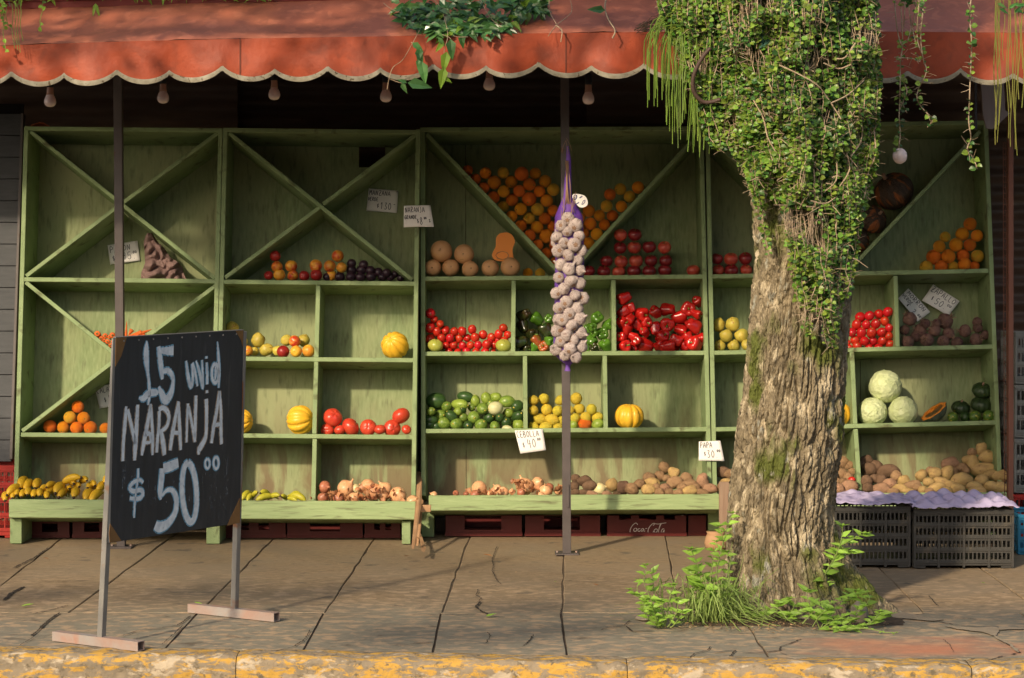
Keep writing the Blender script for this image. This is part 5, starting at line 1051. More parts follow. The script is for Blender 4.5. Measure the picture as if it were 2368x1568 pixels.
soda(70, 160, 1206, 1248, YD, [(.3, .7, .35, .88)], 'shade-darkened red drinks crate under the bananas'); soda(168, 256, 1204, 1248, YD, one_h, 'shade-darkened red drinks crate hidden half behind the chalkboard post')
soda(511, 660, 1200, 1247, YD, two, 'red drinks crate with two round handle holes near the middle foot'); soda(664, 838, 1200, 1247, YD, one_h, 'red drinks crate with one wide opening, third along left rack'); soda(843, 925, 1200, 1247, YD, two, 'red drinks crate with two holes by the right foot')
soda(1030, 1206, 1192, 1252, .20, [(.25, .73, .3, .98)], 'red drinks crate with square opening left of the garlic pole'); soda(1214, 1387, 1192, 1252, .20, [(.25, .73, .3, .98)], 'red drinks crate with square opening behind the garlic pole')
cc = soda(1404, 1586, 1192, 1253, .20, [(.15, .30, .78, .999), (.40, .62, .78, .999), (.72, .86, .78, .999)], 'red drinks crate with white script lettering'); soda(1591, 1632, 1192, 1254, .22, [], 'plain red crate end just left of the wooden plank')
acc = ([], [])
for pts, w in [([(492, 1372), (478, 1358), (455, 1372), (436, 1402), (432, 1432), (446, 1444), (470, 1440), (500, 1436), (560, 1448)], 5), ([(470, 1398), (460, 1410), (466, 1424), (480, 1420), (486, 1404), (474, 1398)], 5), ([(512, 1402), (500, 1402), (492, 1416), (502, 1424), (514, 1416)], 4.5),
               ([(538, 1402), (526, 1402), (518, 1416), (526, 1424), (540, 1404), (540, 1422), (550, 1420)], 4.5), ([(552, 1402), (566, 1400)], 5), ([(612, 1378), (626, 1362), (608, 1364), (582, 1392), (572, 1424), (584, 1442), (606, 1436), (620, 1420)], 6), ([(632, 1404), (620, 1416), (626, 1432), (642, 1426), (646, 1408), (632, 1404)], 5),
               ([(612, 1360), (650, 1366), (690, 1360), (716, 1356)], 5), ([(652, 1428), (664, 1390), (678, 1362), (670, 1366), (658, 1404), (656, 1438), (668, 1440)], 5), ([(700, 1406), (688, 1404), (676, 1424), (684, 1436), (700, 1412), (696, 1438), (708, 1438)], 5)]:
    P = smooth_path([zz('D', *q) for q in pts], 4); P = [atY(x, y, .1975) for x, y in P]; add(acc, ribbon(P, [w * .2948 * .0023] * len(P), (0, -1, 0)))
ob('lettering', acc, mat('dimmed_white_print', (.62, .56, .54), rough=.6), cc)  # white print dimmed to go with the shade painted into the crate
# ------------------------------------------------------------------ odd things round the racks
tag(rect('timber_plank', 1663, 1115, 1696, 1243, -.10, .035, m_wood), 'weathered brown plank propped between middle rack and trunk', 'plank')
q = ob('broken_pot', lathe([(.03, 0), (.055, .015), (.06, .04), (.052, .07), (.045, .085), (.05, .095)], 16), m_cardb, None, True); q.location = atZ(1655, 1272); tag(q, 'brown curved pot foot on ground left of the trunk', 'pot')
def cardb(name, pts, Y0, Y1, label):
    f = [atY(x, y, Y0 + (Y1 - Y0) * (y - pts[0][1]) / (pts[-1][1] - pts[0][1] + 1e-6)) for x, y in pts]
    for v in f: v.z = max(v.z, .004)
    n = len(f); dv = Vector((.004, .006, 0)); o = ob(name, (f + [p + dv for p in f], [tuple(range(n - 1, -1, -1)), tuple(range(n, 2 * n))] + [(i, (i + 1) % n, n + (i + 1) % n, n + i) for i in range(n)]), m_cardb, None, False, f[-1]); tag(o, label, 'cardboard', 'cardboard scraps between the racks')
cardb('cardboard_strip', [(964, 1090), (974, 1093), (973, 1160), (958, 1262), (955, 1270), (951, 1267), (962, 1150)], .25, -.08, 'tall narrow cardboard strip wedged between the two racks')
cardb('cardboard_strip', [(971, 1150), (977, 1158), (972, 1215), (966, 1262), (962, 1262), (966, 1205)], .05, -.10, 'second cardboard strip leaning lower between the racks')
cardb('cardboard_strip', [(961, 1238), (967, 1230), (972, 1236), (983, 1268), (979, 1277), (974, 1273), (970, 1245), (964, 1243)], -.14, -.22, 'folded cardboard piece standing on the pavement between racks')
rb_ = tag(rect('wood_offcut', 973, 1168, 996, 1184, -.16, .02, m_cardb), 'short brown wood offcut at left end of middle tray', 'offcut')
# orange plastic and crumpled paper
o = ob('plastic_sheet', sheet(14, 8, lambda u, v: RA.p(70.5 + 44 * u, 291.5 - 8 * math.sin(math.pi * u) * (1 - v) + 3 * v, .05 + .12 * v) + Vector((0, 0, .004 * ns((u * 5, v * 5, 0), 1))), (0, 0, -.002)), m_orpl, None, False, RA.p(90, 292, .1)); tag(o, 'scrap of orange plastic lying on top of left rack', 'plastic')
rows = [(1030, 1283, 1326), (1070, 1262, 1350), (1110, 1252, 1378), (1160, 1256, 1432), (1240, 1262, 1482), (1290, 1264, 1560), (1330, 1250, 1590), (1370, 1232, 1598), (1434, 1226, 1622)]
def crum(u, v):
    k = v * (len(rows) - 1); i = min(int(k), len(rows) - 2); t = k - i; y = rows[i][0] * (1 - t) + rows[i + 1][0] * t; a = rows[i][1] * (1 - t) + rows[i + 1][1] * t; b = rows[i][2] * (1 - t) + rows[i + 1][2] * t
    X, Y = zz('2', a + (b - a) * u, y); q = Vector((X * .045, Y * .045, 1)); bw = abs(noise.noise(q)) * 1.1 + .12 * abs(noise.noise(q * 2.3)); 
    e = min(u, 1 - u) * 2
    return RA.p(X, Y, .17 - .05 * min(1, e * 2.5) - .10 * bw)
o = ob('crumpled_paper', sheet(60, 90, crum, WW * .004), m_pulp, None, True, RA.p(*zz('2', 1420, 1430), .1)); tag(o, 'crumpled mauve-brown packing paper standing on the upper left shelf', 'paper')
# ------------------------------------------------------------------ chalkboard stand
bA = atZ(234, 1478, .028); bB = atZ(542, 1412, .028)      # where the posts meet their feet
tA = atY(269, 783, bA.y - .02); tB = atY(561, 766, bB.y - .02)
sgn = thing('chalkboard_sign', 'black chalkboard on steel stand, orange price in blue-white chalk', 'sign', Vector(((bA.x + bB.x) / 2, (bA.y + bB.y) / 2, 0)))
du = Vector((bB.x - bA.x, bB.y - bA.y, 0)).normalized(); dn = Vector((du.y, -du.x, 0))      # dn points to the street side
def tpost(b, t):
    h = .0125; d = [du * -h - dn * h, du * h - dn * h, du * h + dn * h, du * -h + dn * h]; return hexa([b + d[3], b + d[2], t + d[2], t + d[3], b + d[0], b + d[1], t + d[1], t + d[0]], .0015)
ob('post', tpost(bA, tA), m_galv, sgn); ob('post', tpost(bB, tB), m_galv, sgn)
def foot(bx, l0, l1):
    a = Vector((bx.x, bx.y, .003)) - dn * l0; L = dn * (l0 + l1); acc = ([], []); w = .019; h = .036
    # hollow square tube
    for o_, s_, u_ in ((-du * w, du * 2 * w, Vector((0, 0, .003))), (-du * w + Vector((0, 0, h - .003)), du * 2 * w, Vector((0, 0, .003))), (-du * w + Vector((0, 0, .003)), du * .003, Vector((0, 0, h - .006))), (du * (w - .003) + Vector((0, 0, .003)), du * .003, Vector((0, 0, h - .006)))):
        add(acc, boxv(a + o_, s_, u_, L))
    ob('foot', acc, m_rusty, sgn)
fl = (atZ(130, 1468) - Vector((bA.x, bA.y, 0))).length; fr = (atZ(338, 1500) - Vector((bA.x, bA.y, 0))).length
foot(bA, .235, .20); foot(bB, .235, .22)
# board plane through both posts, proud of them on the street side
pn = (tB - bA).cross(tA - bA).normalized()
if pn.y > 0: pn = -pn
P0 = (bA + bB + tA + tB) / 4 + pn * .0135
def sp_(x, y, l=0.0): return atP(x, y, P0 + pn * l, pn)
corners = [zz('O', 108, 90), zz('O', 999, 38), zz('O', 976, 1380), zz('O', 68, 1520)]   # TL TR BR BL
cn = [sp_(*c, .012) for c in corners]; bk = [c - pn * .012 for c in cn]
ob('board', hexa([cn[3], cn[2], cn[1], cn[0], bk[3], bk[2], bk[1], bk[0]], .001), m_slate, sgn)
eg = [(cn[0], cn[1]), (cn[1], cn[2])]
for a, b in eg: ob('edge_strip', boxv(a - pn * .011, (b - a), (b - a).cross(pn).normalized() * (-.003 if True else .003), pn * .013), m_galv, sgn)
for tri in ([(112, 90), (188, 86), (150, 215), (108, 290)], [(945, 40), (999, 38), (996, 150), (985, 110)], [(975, 1205), (976, 1378), (885, 1400)], [(72, 1385), (150, 1505), (70, 1516), (64, 1450)]):
    f = [sp_(*zz('O', *q), .0135) for q in tri]; n = len(f); ob('corner_plate', (f + [p - pn * .0016 for p in f], [tuple(range(n)), tuple(range(2 * n - 1, n - 1, -1))] + [(i, n + i, n + (i + 1) % n, (i + 1) % n) for i in range(n)]), m_rustplate, sgn)
for i in range(9):
    c = cn[0].lerp(cn[1], .06 + i * .11) - Vector((0, 0, .014)) ; q_ = Vector((0, 0, 1)).rotation_difference(pn); sc_ = lathe([(.004, 0), (.0035, .002), (.001, .003)], 7); ob('screw', ([q_ @ v + c for v in sc_[0]], sc_[1]), m_galv, sgn)
OV = lambda cx_, cy_, rx, ry, w, t0=0, t1=360, n=14, sk=0: [(cx_ + rx * math.sin(math.radians(t0 + (t1 - t0) * i / n)) - sk * math.cos(math.radians(t0 + (t1 - t0) * i / n)), cy_ - ry * math.cos(math.radians(t0 + (t1 - t0) * i / n)), w) for i in range(n + 1)]
LINES = {
 'a': ('b', [[(326, 110, 8), (322, 170, 40), (322, 240, 44), (332, 330, 24), (342, 420, 24), (342, 500, 26), (334, 560, 14)], [(270, 508, 10), (300, 512, 40), (340, 478, 44), (395, 470, 36), (405, 462, 8)],
             [(408, 150, 30), (418, 240, 42), (428, 320, 38), (434, 380, 22)], [(425, 178, 34), (470, 182, 48), (512, 178, 60)], [(430, 330, 26), (470, 318, 36), (500, 350, 34), (508, 400, 30), (492, 480, 46), (455, 525, 56), (425, 470, 40), (408, 430, 16)],
             [(600, 250, 16), (612, 350, 28), (632, 435, 26), (646, 370, 24), (640, 270, 16)], [(646, 262, 12), (662, 330, 22), (678, 428, 18)], [(668, 250, 12), (695, 340, 26), (716, 445, 16), (714, 330, 20), (710, 245, 14)], [(742, 262, 18), (746, 340, 24), (746, 415, 22)], [(741, 218, 18), (741, 236, 20)],
             OV(802, 338, 24, 66, 24), [(802, 290, 14), (806, 330, 26), (800, 385, 14)], [(818, 116, 8), (824, 210, 22), (830, 330, 24), (826, 440, 14)]]),
 'b': ('o', [[(182, 568, 22), (172, 700, 30), (162, 830, 26), (158, 950, 26)], [(192, 590, 26), (222, 720, 28), (248, 840, 30)], [(262, 556, 26), (254, 700, 34), (246, 840, 36), (240, 945, 24)],
             [(352, 550, 20), (330, 690, 32), (305, 820, 34), (290, 910, 22)], [(352, 552, 24), (362, 700, 26), (366, 820, 26), (364, 908, 20)], [(312, 765, 30), (345, 760, 28), (350, 815, 20), (312, 820, 22)],
             [(412, 600, 26), (410, 700, 26), (400, 800, 28), (394, 890, 22)], [(408, 592, 30), (440, 578, 32), (472, 610, 32), (478, 660, 28), (458, 715, 28), (415, 745, 24)], [(425, 740, 28), (440, 830, 40), (448, 908, 30)],
             [(545, 532, 18), (522, 660, 30), (500, 780, 34), (488, 875, 26)], [(546, 536, 22), (552, 680, 30), (558, 800, 28), (562, 872, 24)], [(505, 752, 24), (550, 752, 26)],
             [(612, 548, 24), (606, 680, 22), (602, 820, 20)], [(616, 570, 24), (638, 680, 24), (660, 812, 24)], [(668, 492, 26), (664, 640, 30), (660, 818, 24)],
             [(740, 516, 34), (742, 640, 30), (738, 760, 30), (722, 815, 38), (692, 865, 40), (686, 905, 18)], [(745, 455, 22), (745, 476, 26)],
             [(832, 460, 24), (812, 600, 30), (790, 720, 32), (776, 825, 26)], [(832, 462, 24), (842, 600, 26), (842, 740, 30), (846, 832, 26)], [(796, 700, 28), (842, 690, 24)]]),
 'c': ('b', [[(265, 1000, 16), (264, 1070, 18), (252, 1150, 14), (242, 1240, 18), (236, 1345, 14)], [(300, 1100, 18), (275, 1080, 22), (232, 1098, 26), (206, 1135, 26), (232, 1160, 28), (282, 1150, 28), (298, 1180, 28), (270, 1210, 28), (206, 1208, 22)],
             [(545, 960, 56), (490, 985, 62), (440, 1000, 56)], [(434, 1000, 46), (426, 1090, 46), (418, 1170, 40), (424, 1218, 14)], [(430, 1190, 20), (470, 1150, 26), (510, 1160, 34), (532, 1220, 42), (522, 1310, 42), (470, 1385, 54), (415, 1410, 64), (384, 1395, 52)],
             OV(622, 1168, 50, 205, 44, 0, 360, 22, 10)]),
 'd': ('b', [OV(748, 967, 16, 32, 18), OV(808, 962, 18, 40, 20)])}
for key, (oc, strokes) in LINES.items():
    A_ = ([], []); B_ = ([], [])
    for s in strokes:
        P = smooth_path(s, 5); k_ = mpp(sp_(400, 1000)) * .3318
        pts = [(sp_(*zz('O', x, y), .0128), w) for x, y, w in P]; add(B_, ribbon([p for p, w in pts], [(w + 9) * k_ * 1.3 for p, w in pts], pn)); add(A_, ribbon([p + pn * .0007 for p, w in pts], [max(2, w - 2) * k_ * 1.2 for p, w in pts], pn))
    ob('chalk_outline', B_, m_chalkb if oc == 'b' else m_chalko, sgn); ob('chalk_lettering', A_, m_chalk, sgn)
S_ = ([], [])
for i in range(90):
    x = U(150, 900); y = U(850, 1250); l = U(60, 330); x2 = x - l * .03; y2 = min(y + l, 1370 - (x - 975) * -.15); 
    if y2 > y: 
        a, b = sp_(*zz('O', x, y), .0124), sp_(*zz('O', x2, y2), .0124); add(S_, ribbon([a, a.lerp(b, .5), b], [.001, U(.002, .006), .001], pn))
tag(ob('chalk_streaks', S_, m_smear, sgn), None, None, None, 'stuff')
# ------------------------------------------------------------------ handwritten price cards
SF = {'A': [[(0, 1), (.45, 0), (.9, 1)], [(.2, .62), (.75, .62)]], 'B': [[(.1, 0), (.1, 1), (.7, .9), (.75, .6), (.15, .5), (.65, .3), (.55, .05), (.1, 0)]], 'C': [[(.8, .12), (.35, 0), (.08, .4), (.2, .9), (.8, .95)]],
      'D': [[(.1, 0), (.1, 1), (.6, .9), (.85, .5), (.6, .1), (.1, 0)]], 'E': [[(.8, .02), (.15, .02), (.1, .98), (.85, .98)], [(.1, .5), (.6, .48)]], 'G': [[(.8, .15), (.4, 0), (.1, .5), (.4, 1), (.85, .8), (.85, .55), (.5, .55)]],
      'I': [[(.4, 0), (.4, 1)]], 'J': [[(.6, 0), (.6, .85), (.3, 1.05), (0, .95)]], 'L': [[(.15, 0), (.1, 1), (.8, .98)]], 'M': [[(0, 1), (.15, 0), (.45, .6), (.8, 0), (.9, 1)]], 'N': [[(.05, 1), (.1, 0), (.75, 1), (.85, 0)]],
      'O': [[(.5, 0), (.1, .3), (.1, .75), (.45, 1), (.85, .7), (.85, .25), (.5, 0)]], 'P': [[(.1, 1), (.1, 0), (.7, .05), (.75, .4), (.12, .55)]], 'R': [[(.1, 1), (.1, 0), (.7, .05), (.7, .4), (.12, .5), (.85, 1)]],
      'S': [[(.8, .1), (.3, 0), (.15, .35), (.75, .6), (.7, .95), (.1, .92)]], 'U': [[(.1, 0), (.12, .8), (.45, 1), (.8, .8), (.85, 0)]], 'V': [[(0, 0), (.45, 1), (.9, 0)]], 'Z': [[(.05, .02), (.85, 0), (.1, 1), (.95, .97)], [(.2, .5), (.7, .5)]],
      '0': [[(.5, 0), (.15, .35), (.15, .75), (.45, 1), (.8, .7), (.8, .25), (.5, 0)]], '1': [[(.2, .3), (.5, 0), (.45, 1)]], '3': [[(.15, .05), (.75, .05), (.4, .45), (.8, .7), (.5, 1), (.1, .9)]], '4': [[(.2, 0), (.1, .55), (.8, .5)], [(.65, .1), (.6, 1.05)]],
      '5': [[(.8, .02), (.25, .02), (.2, .45), (.7, .45), (.75, .85), (.4, 1), (.1, .9)]], '7': [[(.1, .05), (.8, .02), (.35, 1)]], '8': [[(.5, .48), (.2, .25), (.5, 0), (.75, .25), (.5, .48), (.15, .75), (.5, 1), (.8, .75), (.5, .48)]], '9': [[(.75, .3), (.4, .5), (.2, .25), (.5, 0), (.75, .2), (.6, 1)]],
      '$': [[(.7, .2), (.3, .15), (.25, .45), (.7, .6), (.6, .85), (.15, .8)], [(.5, -.1), (.45, 1.1)]], '-': [[(.1, .1), (.8, .1)]], '.': [[(.3, .95), (.38, 1.0)]], '~': [[(.1, -.1), (.4, -.2), (.7, -.08), (.95, -.2)]], '%': [[(.8, 0), (.2, 1)], [(.2, .1), (.4, .3)], [(.7, .7), (.9, .9)]], '/': [[(.6, .1), (.3, .9)]], ' ': []}
def card(quad, rack, w, label, texts, lift=0.0):
    """quad TL TR BR BL in photo pixels; texts: (string, u, v, height, advance)"""
    Q = [rack.p(x, y, w + (d if len(q) > 2 else 0)) for q in quad for x, y, d in [(q[0], q[1], q[2] if len(q) > 2 else 0)]]
    nrm = (Q[1] - Q[0]).cross(Q[3] - Q[0]).normalized(); nrm = -nrm if nrm.y > 0 else nrm
    c = sum(Q, Vector()) / 4; t = thing('price_card', label, 'price card', c, 'handwritten price cards')
    def f(u, v): p = Q[0].lerp(Q[1], u).lerp(Q[3].lerp(Q[2], u), v); return p + nrm * (.006 * math.sin(math.pi * u) * (.4 + .6 * v) + .003 * noise.noise(Vector((u * 2, v * 2, c.x * 5))))
    ob('card_sheet', sheet(9, 9, f, -nrm * .0006), m_card, t, True)
    acc = ([], []); W_ = (Q[1] - Q[0]).length; H_ = (Q[3] - Q[0]).length
    for s, u, v, h, adv in texts:
        for ch in s:
            for st in SF[ch]:
                P = smooth_path([(u + a * adv * .78 + U(-.003, .003), v + b * h + U(-.004, .004)) for a, b in st], 3); P = [f(a, b) + nrm * .0009 for a, b in P]; add(acc, ribbon(P, [.0031] * len(P), nrm))
            u += adv
    ob('handwriting', acc, m_ink, t)
WPn = .292
card([(248.6, 567), (317.8, 557), (324, 602.7), (254.7, 612)], RA, WPn, 'paper card behind the left pole reading P ON and 95', [('P', .06, .12, .30, .14), ('ON', .50, .12, .26, .13), ('$', .10, .60, .24, .13), ('95.', .44, .50, .36, .17), ('00', .80, .48, .12, .07)])
card([(852.5, 436), (920.4, 441.4), (917.5, 493), (847, 488)], RA, WPn, 'paper card reading MANZANA VERDE 130', [('MANZANA', .04, .07, .20, .105), ('VERDE', .02, .38, .15, .07), ('$', .33, .66, .16, .09), ('130', .44, .58, .30, .13), ('-', .87, .62, .1, .09)])
card([(933.7, 476), (994.7, 474.6), (1003, 524.5), (933, 526)], RA, -.012, 'paper card reading NARANJA GRANDE 8, hung over both rack posts', [('NARANJA', .05, .08, .24, .105), ('GRANDE', .03, .46, .17, .075), ('$', .46, .64, .18, .08), ('8', .55, .56, .34, .13), ('00', .70, .55, .10, .05), ('%', .86, .64, .16, .07)])
card([(219, 895), (287, 883), (297, 933), (230, 945)], RA, WPn, 'paper card reading CALABAZA 50, cut off by the chalkboard', [('CALABAZA', .03, .08, .24, .112), ('$', .22, .56, .20, .10), ('50', .38, .48, .34, .17), ('00', .75, .46, .12, .07)])
card([(1189.6, 995.5), (1254, 992), (1262, 1041), (1203, 1049)], RB, -.006, 'paper card reading CEBOLLA 40 pinned under the shelf', [('CEBOLLA', .04, .06, .26, .118), ('$', .16, .56, .20, .10), ('40', .36, .42, .38, .17), ('00', .74, .40, .12, .07)])
card([(1615.5, 1021), (1665, 1019), (1674.5, 1066), (1615, 1065)], RB, -.010, 'paper card reading PAPA 30 hung over the post', [('PAPA', .06, .06, .28, .14), ('$', .22, .55, .20, .09), ('30.', .34, .48, .36, .17), ('00', .76, .44, .12, .08)])
card([(2099.6, 666.8), (2150.4, 721.5), (2121, 744), (2076, 690)], RC, WPn - .02, 'tilted card reading MORRON VERDE beside the other tilted card', [('MORRON', .08, .08, .26, .135), ('VERDE', .02, .46, .20, .09), ('$', .34, .70, .18, .10), ('7', .60, .64, .28, .15), ('00', .82, .62, .14, .07)])
card([(2157, 657.8), (2218.4, 696.6), (2192, 731), (2131, 695)], RC, WPn - .03, 'tilted card reading ZAPALLO 50 above the beetroots', [('ZAPALLO', .05, .06, .28, .128), ('$', .20, .52, .20, .10), ('50.', .36, .48, .34, .16), ('00', .76, .46, .12, .08)])
# ------------------------------------------------------------------ string of garlic on the centre pole
YG = p2.location.y - .05
gs = thing('garlic_string', 'long purple net of pale garlic bulbs hanging on the centre pole', 'garlic', atY(1312, 857, YG))
prg = [(320, 1311, 1.5), (345, 1312, 3), (372, 1314, 6), (420, 1312.5, 8.5), (455, 1312, 10), (480, 1314, 24), (500, 1315, 34), (540, 1315, 36), (600, 1317, 35), (660, 1315, 35), (720, 1314, 34), (770, 1314, 35), (800, 1314, 38), (822, 1314, 32), (835, 1315, 20), (842, 1314, 6), (850, 1312, 5), (858, 1312, 8)]
def gr(y):
    for (a, b, c), (d, e, f) in zip(prg, prg[1:]):
        if y <= d: t = (y - a) / (d - a); return b + (e - b) * t, c + (f - c) * t
    return prg[-1][1:]
kg = mpp(atY(1314, 650, YG))
def net(u, v):
    y = 338 + (858 - 338) * v; x, r = gr(y); c = atY(x, y, YG); rr = r * kg * .95; a = u * 2 * math.pi
    return c + Vector((math.cos(a) * rr, math.sin(a) * rr * .75, 0))
nm_ = bpy.data.materials.new('purple_mesh_net'); nm_.use_nodes = True; NN = nm_.node_tree.nodes; LL = nm_.node_tree.links; pb = NN['Principled BSDF']; pb.inputs['Base Color'].default_value = (.17, .06, .42, 1); pb.inputs['Roughness'].default_value = .6
tcn = NN.new('ShaderNodeTexCoord'); hts = []
for k_, sx in enumerate((1, -1)):
    mpn = NN.new('ShaderNodeMapping'); mpn.inputs['Rotation'].default_value = (0, math.radians(45 * sx), 0); LL.new(tcn.outputs['Object'], mpn.inputs[0]); wv = NN.new('ShaderNodeTexWave'); wv.inputs['Scale'].default_value = 75; LL.new(mpn.outputs[0], wv.inputs[0])
    g_ = NN.new('ShaderNodeMath'); g_.operation = 'GREATER_THAN'; g_.inputs[1].default_value = .62; LL.new(wv.outputs['Fac'], g_.inputs[0]); hts.append(g_)
mxn = NN.new('ShaderNodeMath'); mxn.operation = 'MAXIMUM'; LL.new(hts[0].outputs[0], mxn.inputs[0]); LL.new(hts[1].outputs[0], mxn.inputs[1])
tpn = NN.new('ShaderNodeBsdfTransparent'); msn = NN.new('ShaderNodeMixShader'); LL.new(mxn.outputs[0], msn.inputs[0]); LL.new(tpn.outputs[0], msn.inputs[1]); LL.new(pb.outputs[0], msn.inputs[2]); LL.new(msn.outputs[0], NN['Material Output'].inputs[0])
ob('net', grid(30, 120, net), nm_, gs, True)
pur = ob('net_neck', grid(12, 30, lambda u, v: (lambda y: atY(gr(y)[0] + 1.5, y, YG) + Vector((math.cos(u * 6.283) * gr(y)[1] * kg * .8, math.sin(u * 6.283) * gr(y)[1] * kg * .6, 0)))(345 + 112 * v)), m_purple, gs, True)
gb = [(1313, 505), (1296, 522), (1331, 520), (1286, 548), (1311, 535), (1340, 545), (1303, 562), (1328, 566), (1289, 580), (1345, 580), (1314, 590), (1336, 602), (1295, 612), (1315, 622), (1343, 625), (1290, 642), (1320, 650), (1341, 655), (1303, 668), (1284, 678), (1330, 682), (1349, 690),
      (1309, 698), (1290, 712), (1335, 712), (1316, 725), (1300, 740), (1341, 735), (1322, 752), (1286, 765), (1345, 770), (1295, 790), (1318, 806), (1345, 800), (1305, 822), (1332, 826), (1283, 808), (1310, 775), (1326, 785), (1290, 740)]
for x, y in gb:
    x = 1314.5 + (x - 1314.5) * .95; off = abs(x - 1314.5) / 36; p = atY(x, y, YG - .052 * math.sqrt(max(0, 1 - min(1, off) ** 2)) - .012 + U(-.006, .006)); s = U(12.5, 17) * kg
    spawn('garlic_bulb', p, s, toward((U(-.7, .7) + (x - 1314) * .01, U(.3, 1.3) if R() < .7 else U(-1, -.2), U(-.3, .8)), U(0, 6)), None, parent=gs)
for x, y in [(1300, 530), (1325, 560), (1305, 600), (1330, 640), (1300, 690), (1325, 730), (1300, 770), (1320, 800), (1340, 780), (1290, 560), (1312, 650)]:
    spawn('garlic_bulb', atY(x, y, YG + .02), 18 * kg, None, None, parent=gs)
acc = ([], [])
for i in range(46):
    y = U(470, 520) if i < 10 else U(700, 800); x, r = gr(y); x += U(-.6, .6) * r; a = atY(x, y, YG - .055); add(acc, tube([a, a + Vector((U(-.012, .012), U(-.01, .01), U(.015, .04))), a + Vector((U(-.02, .02), U(-.01, .01), U(.04, .075)))], [.0025, .002, .001], 5))
for i in range(7):
    a = atY(1311 + U(-4, 4), 372, YG - .012); b = atY(1313 + U(-8, 8), 492, YG - .03); add(acc, tube([a, a.lerp(b, .5) + Vector((U(-.01, .01), -.006, 0)), b], [.0016, .0022, .0016], 5))
tag(ob('dry_stalks', acc, m_gstalk, gs, True), None, None, None, 'stuff')
ob('hanging_twine', tube([atY(1314, 372, YG), atY(1312, 345, YG - .01), atY(1308, 325, YG + .015), atY(1302, 338, YG + .01), atY(1299, 352, YG)], .0014, 4), m_gstalk, gs)
g2 = tube([atY(1322, 350, YG - .005), atY(1318, 335, YG), atY(1309, 320, YG + .01)], .0012, 4); ob('hanging_twine', g2, m_gstalk, gs)
lt = [zz('A', *q) for q in [(1822, 520), (1845, 503), (1900, 505), (1955, 520), (1985, 550), (2000, 600), (1985, 640), (1940, 658), (1900, 650), (1860, 610), (1828, 560)]]
f = [atY(x, y, YG - .045) for x, y in smooth_path(lt + [lt[0]], 3)[:-1]]; n = len(f); dv = Vector((0, .001, 0)); tg = ob('paper_tag', (f + [p + dv for p in f], [tuple(range(n - 1, -1, -1)), tuple(range(n, 2 * n))] + [(i, (i + 1) % n, n + (i + 1) % n, n + i) for i in range(n)]), m_card, gs)
acc = ([], [])
for pts, w in [([(1835, 535), (1850, 515), (1872, 525), (1868, 552), (1845, 570), (1832, 550), (1850, 540)], 12), ([(1865, 620), (1900, 598)], 12), ([(1905, 550), (1935, 528)], 14), ([(1930, 620), (1950, 580), (1968, 578), (1955, 610), (1930, 625)], 7)]:
    P = [atY(*zz('A', x, y), YG - .0465) for x, y in smooth_path(pts, 3)]; add(acc, ribbon(P, [w * .2027 * kg] * len(P), (0, -1, 0)))
ob('tag_print', acc, mat('blue_grey_print', (.10, .11, .22), rough=.6), gs)
# ------------------------------------------------------------------ street tree
YT = -2.28
TP = [(1455, 1672, 2020), (1430, 1682, 1998), (1400, 1690, 1982), (1350, 1696, 1956), (1300, 1698, 1934), (1240, 1694, 1918), (1180, 1692, 1917), (1100, 1700, 1928), (1000, 1712, 1941), (900, 1726, 1945), (800, 1739, 1951), (700, 1749, 1956), (600, 1755, 1962), (500, 1746, 1966),
      (400, 1736, 1972), (300, 1722, 1985), (200, 1705, 2000), (100, 1692, 2012), (0, 1680, 2022), (-150, 1670, 2035), (-400, 1690, 2040), (-700, 1720, 2050)]
rows_ = []
for y, a, b in TP:
    p = atY((a + b) / 2, y, YT); rows_.append((p.z, p.x, (b - a) / 2 * mpp(p)))
rows_[0] = (-.05, rows_[0][1], rows_[0][2]); rows_.sort()
def trow(z):
    for (a, b, c), (d, e, f) in zip(rows_, rows_[1:]):
        if z <= d: t = max(0, (z - a) / (d - a)); return b + (e - b) * t, c + (f - c) * t
    return rows_[-1][1:]
zt0, zt1 = -.05, 3.35
def bark(ang, z, r):
    P = Vector((math.cos(ang) * 5.2, math.sin(ang) * 5.2, z * 2.3)); W = noise.noise(Vector((math.cos(ang) * 3, math.sin(ang) * 3, z * 4))) * .35
    Q = Vector((P.x + W, P.y + W * .7, P.z)) * 1.55
    d = noise.voronoi(Vector((Q.x * .95, Q.y * .95, Q.z * 1.25)))[0]; e = d[1] - d[0]; d2 = noise.voronoi(Vector((Q.x * 1.5 + 7, Q.y * 1.5, Q.z * 5.5)))[0]; e2 = d2[1] - d2[0]
    t = min(1, e / .30); t2 = min(1, e2 / .22); pl = t * t * (3 - 2 * t) * (.92 + .08 * d[0]) + .26 * t2 * t2 * (3 - 2 * t2)
    f = noise.fractal(Vector((math.cos(ang) * 16, math.sin(ang) * 16, z * 10)), .7, 2.2, 3)
    return .026 * pl + .006 * f + .010 * noise.noise(Vector((math.cos(ang) * 1.5, math.sin(ang) * 1.5, z * 2)))
def trunk(u, v):
    z = zt0 + (zt1 - zt0) * v; ang = u * 2 * math.pi; cx_, r = trow(z); lob = 0
    if z < .55:
        k = (1 - max(0, z) / .55) ** 2.2
        for a0, am, wd in ((-.12, .16, .30), (-1.2, .05, .35), (-2.2, .07, .35), (2.9, .05, .4), (1.2, .08, .4), (-1.75, -.03, .16), (-.62, -.04, .18)):
            d = math.atan2(math.sin(ang - a0), math.cos(ang - a0)); lob += am * math.exp(-(d / wd) ** 2) * k
    rr = (r * .965 + lob + bark(ang, z, r) - .006) 
    return (cx_ + math.cos(ang) * rr, YT + math.sin(ang) * rr * .95, z)
